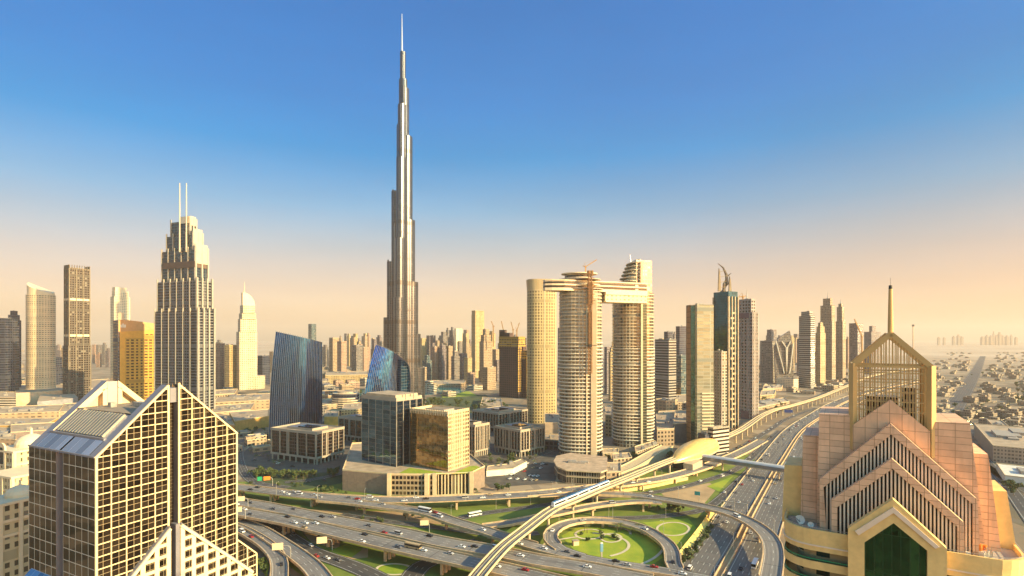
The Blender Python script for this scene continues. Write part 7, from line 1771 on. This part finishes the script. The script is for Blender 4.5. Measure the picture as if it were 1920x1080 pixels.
# white utility hut on the lawn, coloured tall banner
o = root('utility_hut', 'small cream hut on bare sand inside the looped ramp', 'hut', gnd(1079, 1022)); mb = MB(); p = gnd(1079, 1022); mb.box(p.x, p.y, 0, 4, 3, 3, .3); mb.build('walls', M['cream'], o); mb = MB(); mb.box(p.x, p.y, 3, 4.6, 3.6, .35, .3); mb.build('roof', M['roof_light'], o)
o = root('banner_pylon', 'blue and white pylon rising beside the looped ramp', 'pylon', gnd(1128, 1052)); p = gnd(1128, 1052); mb = MB(); mb.box(p.x, p.y, 0, 1.0, .6, 6, .2); mb.build('post', M['rail'], o); mb = MB(); mb.box(p.x, p.y, 6, 1.8, .8, 5, .2); mb.build('blue_panel', plain('pylon_blue', (.14, .30, .42), .5, var=.1), o); mb = MB(); mb.box(p.x, p.y, 11, 1.6, .7, .7, .2); mb.build('cap', M['white'], o)
# ================================================================== traffic
tyre = plain('tyre', (.02, .02, .02), .9); cgl = plain('car_glass', (.02, .022, .025), .08, .3)
PAINT = {n: plain('paint_'+n, c, .3, .1, var=.04) for n, c in (('white', (.80, .78, .74)), ('silver', (.45, .44, .43)), ('black', (.02, .02, .022)), ('red', (.35, .02, .02)), ('grey', (.14, .14, .15)), ('tan', (.45, .33, .18)))}
def car_proto(paint, kind='car'):
    o = root(kind, paint+' '+kind, kind, (0, 0, 0)); L, Wd = {'car': (4.6, 1.85), 'van': (5.4, 2.0), 'bus': (11.5, 2.6)}[kind]
    mb = MB()
    if kind == 'car': low = [(-2.3, .3), (2.3, .3), (2.32, .72), (1.25, .95), (-1.75, .98), (-2.3, .88)]; top = [(.95, .93), (.25, 1.45), (-1.05, 1.47), (-1.7, .95)]
    elif kind == 'van': low = [(-2.7, .35), (2.7, .35), (2.72, .95), (2.1, 1.15), (-2.7, 1.15)]; top = [(2.0, 1.1), (1.35, 2.1), (-2.6, 2.15), (-2.7, 1.1)]
    else: low = [(-5.75, .4), (5.75, .4), (5.8, 1.45), (-5.75, 1.45)]; top = [(5.78, 1.42), (5.6, 3.1), (-5.7, 3.15), (-5.75, 1.42)]
    mb.xprism(low, (0, -Wd/2, 0), (1, 0, 0), (0, 0, 1), (0, 1, 0), Wd); k = .8 if kind == 'car' else .95
    rf = sorted(top, key=lambda q: -q[1])[:2]; zr = max(q[1] for q in rf); xa, xb = min(q[0] for q in rf), max(q[0] for q in rf)
    mb.box((xa+xb)/2, 0, zr-.02, xb-xa, Wd*k*.98, .08); mb.build('body', PAINT[paint], o, local=True)
    mb = MB(); mb.xprism(top, (0, -Wd*k/2, 0), (1, 0, 0), (0, 0, 1), (0, 1, 0), Wd*k); mb.build('windows', cgl if kind != 'van' else cgl, o, local=True)
    if kind == 'bus':
        mb = MB(); 
        for s in (-1, 1): mb.box(0, s*Wd*.478, 2.55, 11.2, .06, .6)
        mb.build('roof_band', PAINT[paint], o, local=True)
    for x in ((-L*.31, L*.31)):
        for s in (-1, 1):
            mb = MB(); r = .33 if kind != 'bus' else .48; mb.tube([(x, s*(Wd/2-.25), r), (x, s*(Wd/2+.01), r)], r, 10); mb.build('wheel', tyre, o, local=True)
    return o
CP = {}
for pnt in PAINT: CP[('car', pnt)] = car_proto(pnt)
for pnt in ('white', 'silver'): CP[('van', pnt)] = car_proto(pnt, 'van')
CP[('bus', 'white')] = car_proto('white', 'bus'); CP[('bus', 'tan')] = car_proto('tan', 'bus')
cu_ = {}
def place(kind, paint, p, a, label, group):
    s = CP[(kind, paint)]
    if cu_.get(s.name) is None: cu_[s.name] = 1; s.location = p; s.rotation_euler = (0, 0, a); tag(s, label, kind, group); return s
    o = dup(s, p, a, label, group); o['category'] = kind; return o
CW = ['white']*11+['silver']*4+['black']*3+['grey']*3+['tan']+['red']
taken = []
def traffic(road, W, lanes, gap, i0, i1, where, group, rev=False, off0=0.0, jam=None, maxn=99):
    path = ROADS[road]; R = frames(path); lw = (W-2)/lanes; n = 0
    for ln in range(lanes):
        d = random.uniform(0, gap); acc = 0
        for i in range(1, len(path)):
            acc += (path[i]-path[i-1]).length
            if acc >= d and i0 <= i/len(path) <= i1 and n < maxn:
                acc = 0; d = gap*random.uniform(.35, 1.7)*(jam(i/len(path)) if jam else 1)
                p = path[i]+R[i]*(off0-W/2+1+lw*(ln+.5)); p.z = path[i].z+.02
                if any((p-q).length < 7 for q in taken[-400:]): continue
                taken.append(p); a = atan2(R[i].x, -R[i].y)+(pi if rev else 0); paint = random.choice(CW); kd = 'van' if random.random() < .14 and paint in ('white', 'silver') else 'car'
                place(kd, paint, p, a, '%s %s %s' % (paint, kd, where), group+', '+paint); n += 1
def single(road, px, py, kind, paint, label, off=0.0, rev=False):
    path = ROADS[road]; R = frames(path); best = min(range(len(path)), key=lambda i: abs(CX+path[i].x/path[i].y*F-px)+abs(HY+(H-path[i].z)/path[i].y*F-py)*.6)
    p = path[best]+R[best]*off; p.z = path[best].z+.02; taken.append(p); place(kind, paint, p, atan2(R[best].x, -R[best].y)+(pi if rev else 0), label, None)
single('merging_flyover', 789, 957, 'bus', 'white', 'white bus on the merging flyover above green ground', -1.5)
single('bus_road', 902, 966, 'bus', 'white', 'white coach on the road below the outer flyover', 1.5)
single('main_flyover', 775, 1011, 'bus', 'tan', 'tan articulated bus in the middle of the main flyover', -2)
single('highway_inbound', 1409, 1060, 'bus', 'white', 'white bus on the highway nearest the peaked tower', 3)
single('outer_flyover', 552, 928, 'van', 'white', 'white van on the outer flyover right of the green sign', -1)
single('outer_flyover', 869, 935, 'van', 'silver', 'silver van alone on the outer flyover before the podium corner', 1)
single('outer_flyover', 670, 937, 'car', 'red', 'red car on the outer flyover below the dark podium corner', 2)
single('looped_ramp', 1247, 1058, 'car', 'black', 'black car at the lower end of the looped ramp', 0)
single('looped_ramp', 1212, 993, 'car', 'white', 'white car on the upper right bend of the looped ramp', 0)
single('looped_ramp', 1095, 977, 'car', 'silver', 'silver car at the top of the looped ramp', 0)
single('looped_ramp', 1036, 998, 'car', 'white', 'white car on the left bend of the looped ramp', 0)
single('curved_flyover', 1378, 967, 'van', 'white', 'white van on the curved flyover above the highway', 1)
single('curved_flyover', 1218, 934, 'car', 'white', 'white car at the start of the curved flyover', -2)
single('joining_ramp', 1146, 944, 'van', 'silver', 'silver van on the ramp joining the curved flyover', 0)
single('descending_ramp', 575, 1058, 'car', 'black', 'black car on the ramp curving past the glass tower', -1)
single('underpass_road', 624, 1050, 'car', 'white', 'white car emerging on the dark underpass road', 2)
traffic('outer_flyover', 13, 3, 42, .08, .55, 'on the outer flyover', 'cars on the outer flyover')
traffic('merging_flyover', 11, 3, 46, .1, .95, 'on the merging flyover', 'cars on the merging flyover', maxn=14)
traffic('main_flyover', 15, 4, 55, .1, .95, 'on the near carriageway of the main flyover', 'cars on the near main flyover', maxn=18)
ROADS['main_far'] = [p for p in spline([gnd(px, py, 9.2) for px, py in ((380, 934), (467, 945), (541, 959), (615, 974), (689, 988), (750, 1000), (831, 1018), (924, 1034), (1000, 1050), (1100, 1066))], 7)]
traffic('main_far', 15, 4, 55, .1, .98, 'on the far carriageway of the main flyover', 'cars on the far main flyover', maxn=16)
traffic('descending_ramp', 9, 2, 30, .1, 1, 'on the ramps beside the gabled glass tower', 'cars on the left ramps', maxn=6)
traffic('underpass_road', 13, 3, 40, .1, .9, 'on the dark underpass road', 'cars on the underpass road', maxn=8)
jam = lambda f: 2.2 if f < .28 else (.8 if f < .5 else 1.0)
traffic('highway_outbound', 20, 5, 34, 0, .72, 'among the traffic on the left carriageway of the highway', 'cars on the left carriageway', False, 0, jam, 66)
traffic('highway_inbound', 20, 5, 38, 0, .72, 'among the traffic on the right carriageway of the highway', 'cars on the right carriageway', True, 0, jam, 56)
traffic('slip_road', 9, 2, 40, .1, .95, 'on the slip road below the metro station', 'cars on the slip road', maxn=12)
traffic('service_road', 9, 2, 45, .1, .8, 'on the service road left of the highway', 'cars on the service road', maxn=14)
traffic('frontage_road', 9, 2, 28, .1, .9, 'on the frontage road beneath the far viaduct', 'cars on the frontage road', maxn=12)
traffic('shaded_boulevard', 16, 4, 30, .1, .9, 'on the shaded boulevard behind the glass tower', 'cars on the shaded boulevard', maxn=12)
for i in range(20):
    f = random.random(); x, y = random.choice(((500+60*f, 862+14*f), (560+110*f, 905-14*f), (905+60*f, 892-14*f), (470+30*f, 868-30*f)))
    paint = random.choice(CW); place('car', paint, gnd(x, y+random.uniform(-3, 3), .36), random.choice((.4, .9, 2.4)), '%s car parked near the dark office blocks' % paint, 'cars parked near the offices, '+paint)
for row in range(5):
    for k in range(9):
        if random.random() < .5: paint = random.choice(CW); place('car', paint, gnd(968+k*7-row*3, 868+row*7.5+k*.4, .36), .9+random.choice((0, pi)), '%s car in the car park beside the rounded pavilion' % paint, 'cars in the pavilion car park, '+paint)
for s in CP.values():
    if cu_.get(s.name) is None:
        for c in list(s.children): bpy.data.objects.remove(c)
        bpy.data.objects.remove(s)
for kind, src in (('t', TP), ('p', PP)):
    for i, s in enumerate(src):
        if first.get((kind, i)) is None:
            for c in list(s.children): bpy.data.objects.remove(c)
            bpy.data.objects.remove(s)
# ================================================================== haze
mb = MB(); mb.box(0, 15350, -1, 61000, 31700, 871); hz = mb.build('haze', [], None, (0, 15350, -1)); hz['kind'] = 'stuff'
hm_ = bpy.data.materials.new('haze_air'); hm_.use_nodes = True; t = hm_.node_tree; t.nodes.clear(); ho = t.nodes.new('ShaderNodeOutputMaterial'); pv = t.nodes.new('ShaderNodeVolumePrincipled')
pv.inputs['Color'].default_value = (1.0, .85, .70, 1); pv.inputs['Density'].default_value = HAZE; pv.inputs['Anisotropy'].default_value = .08
t.links.new(pv.outputs[0], ho.inputs['Volume']); hz.data.materials.append(hm_)
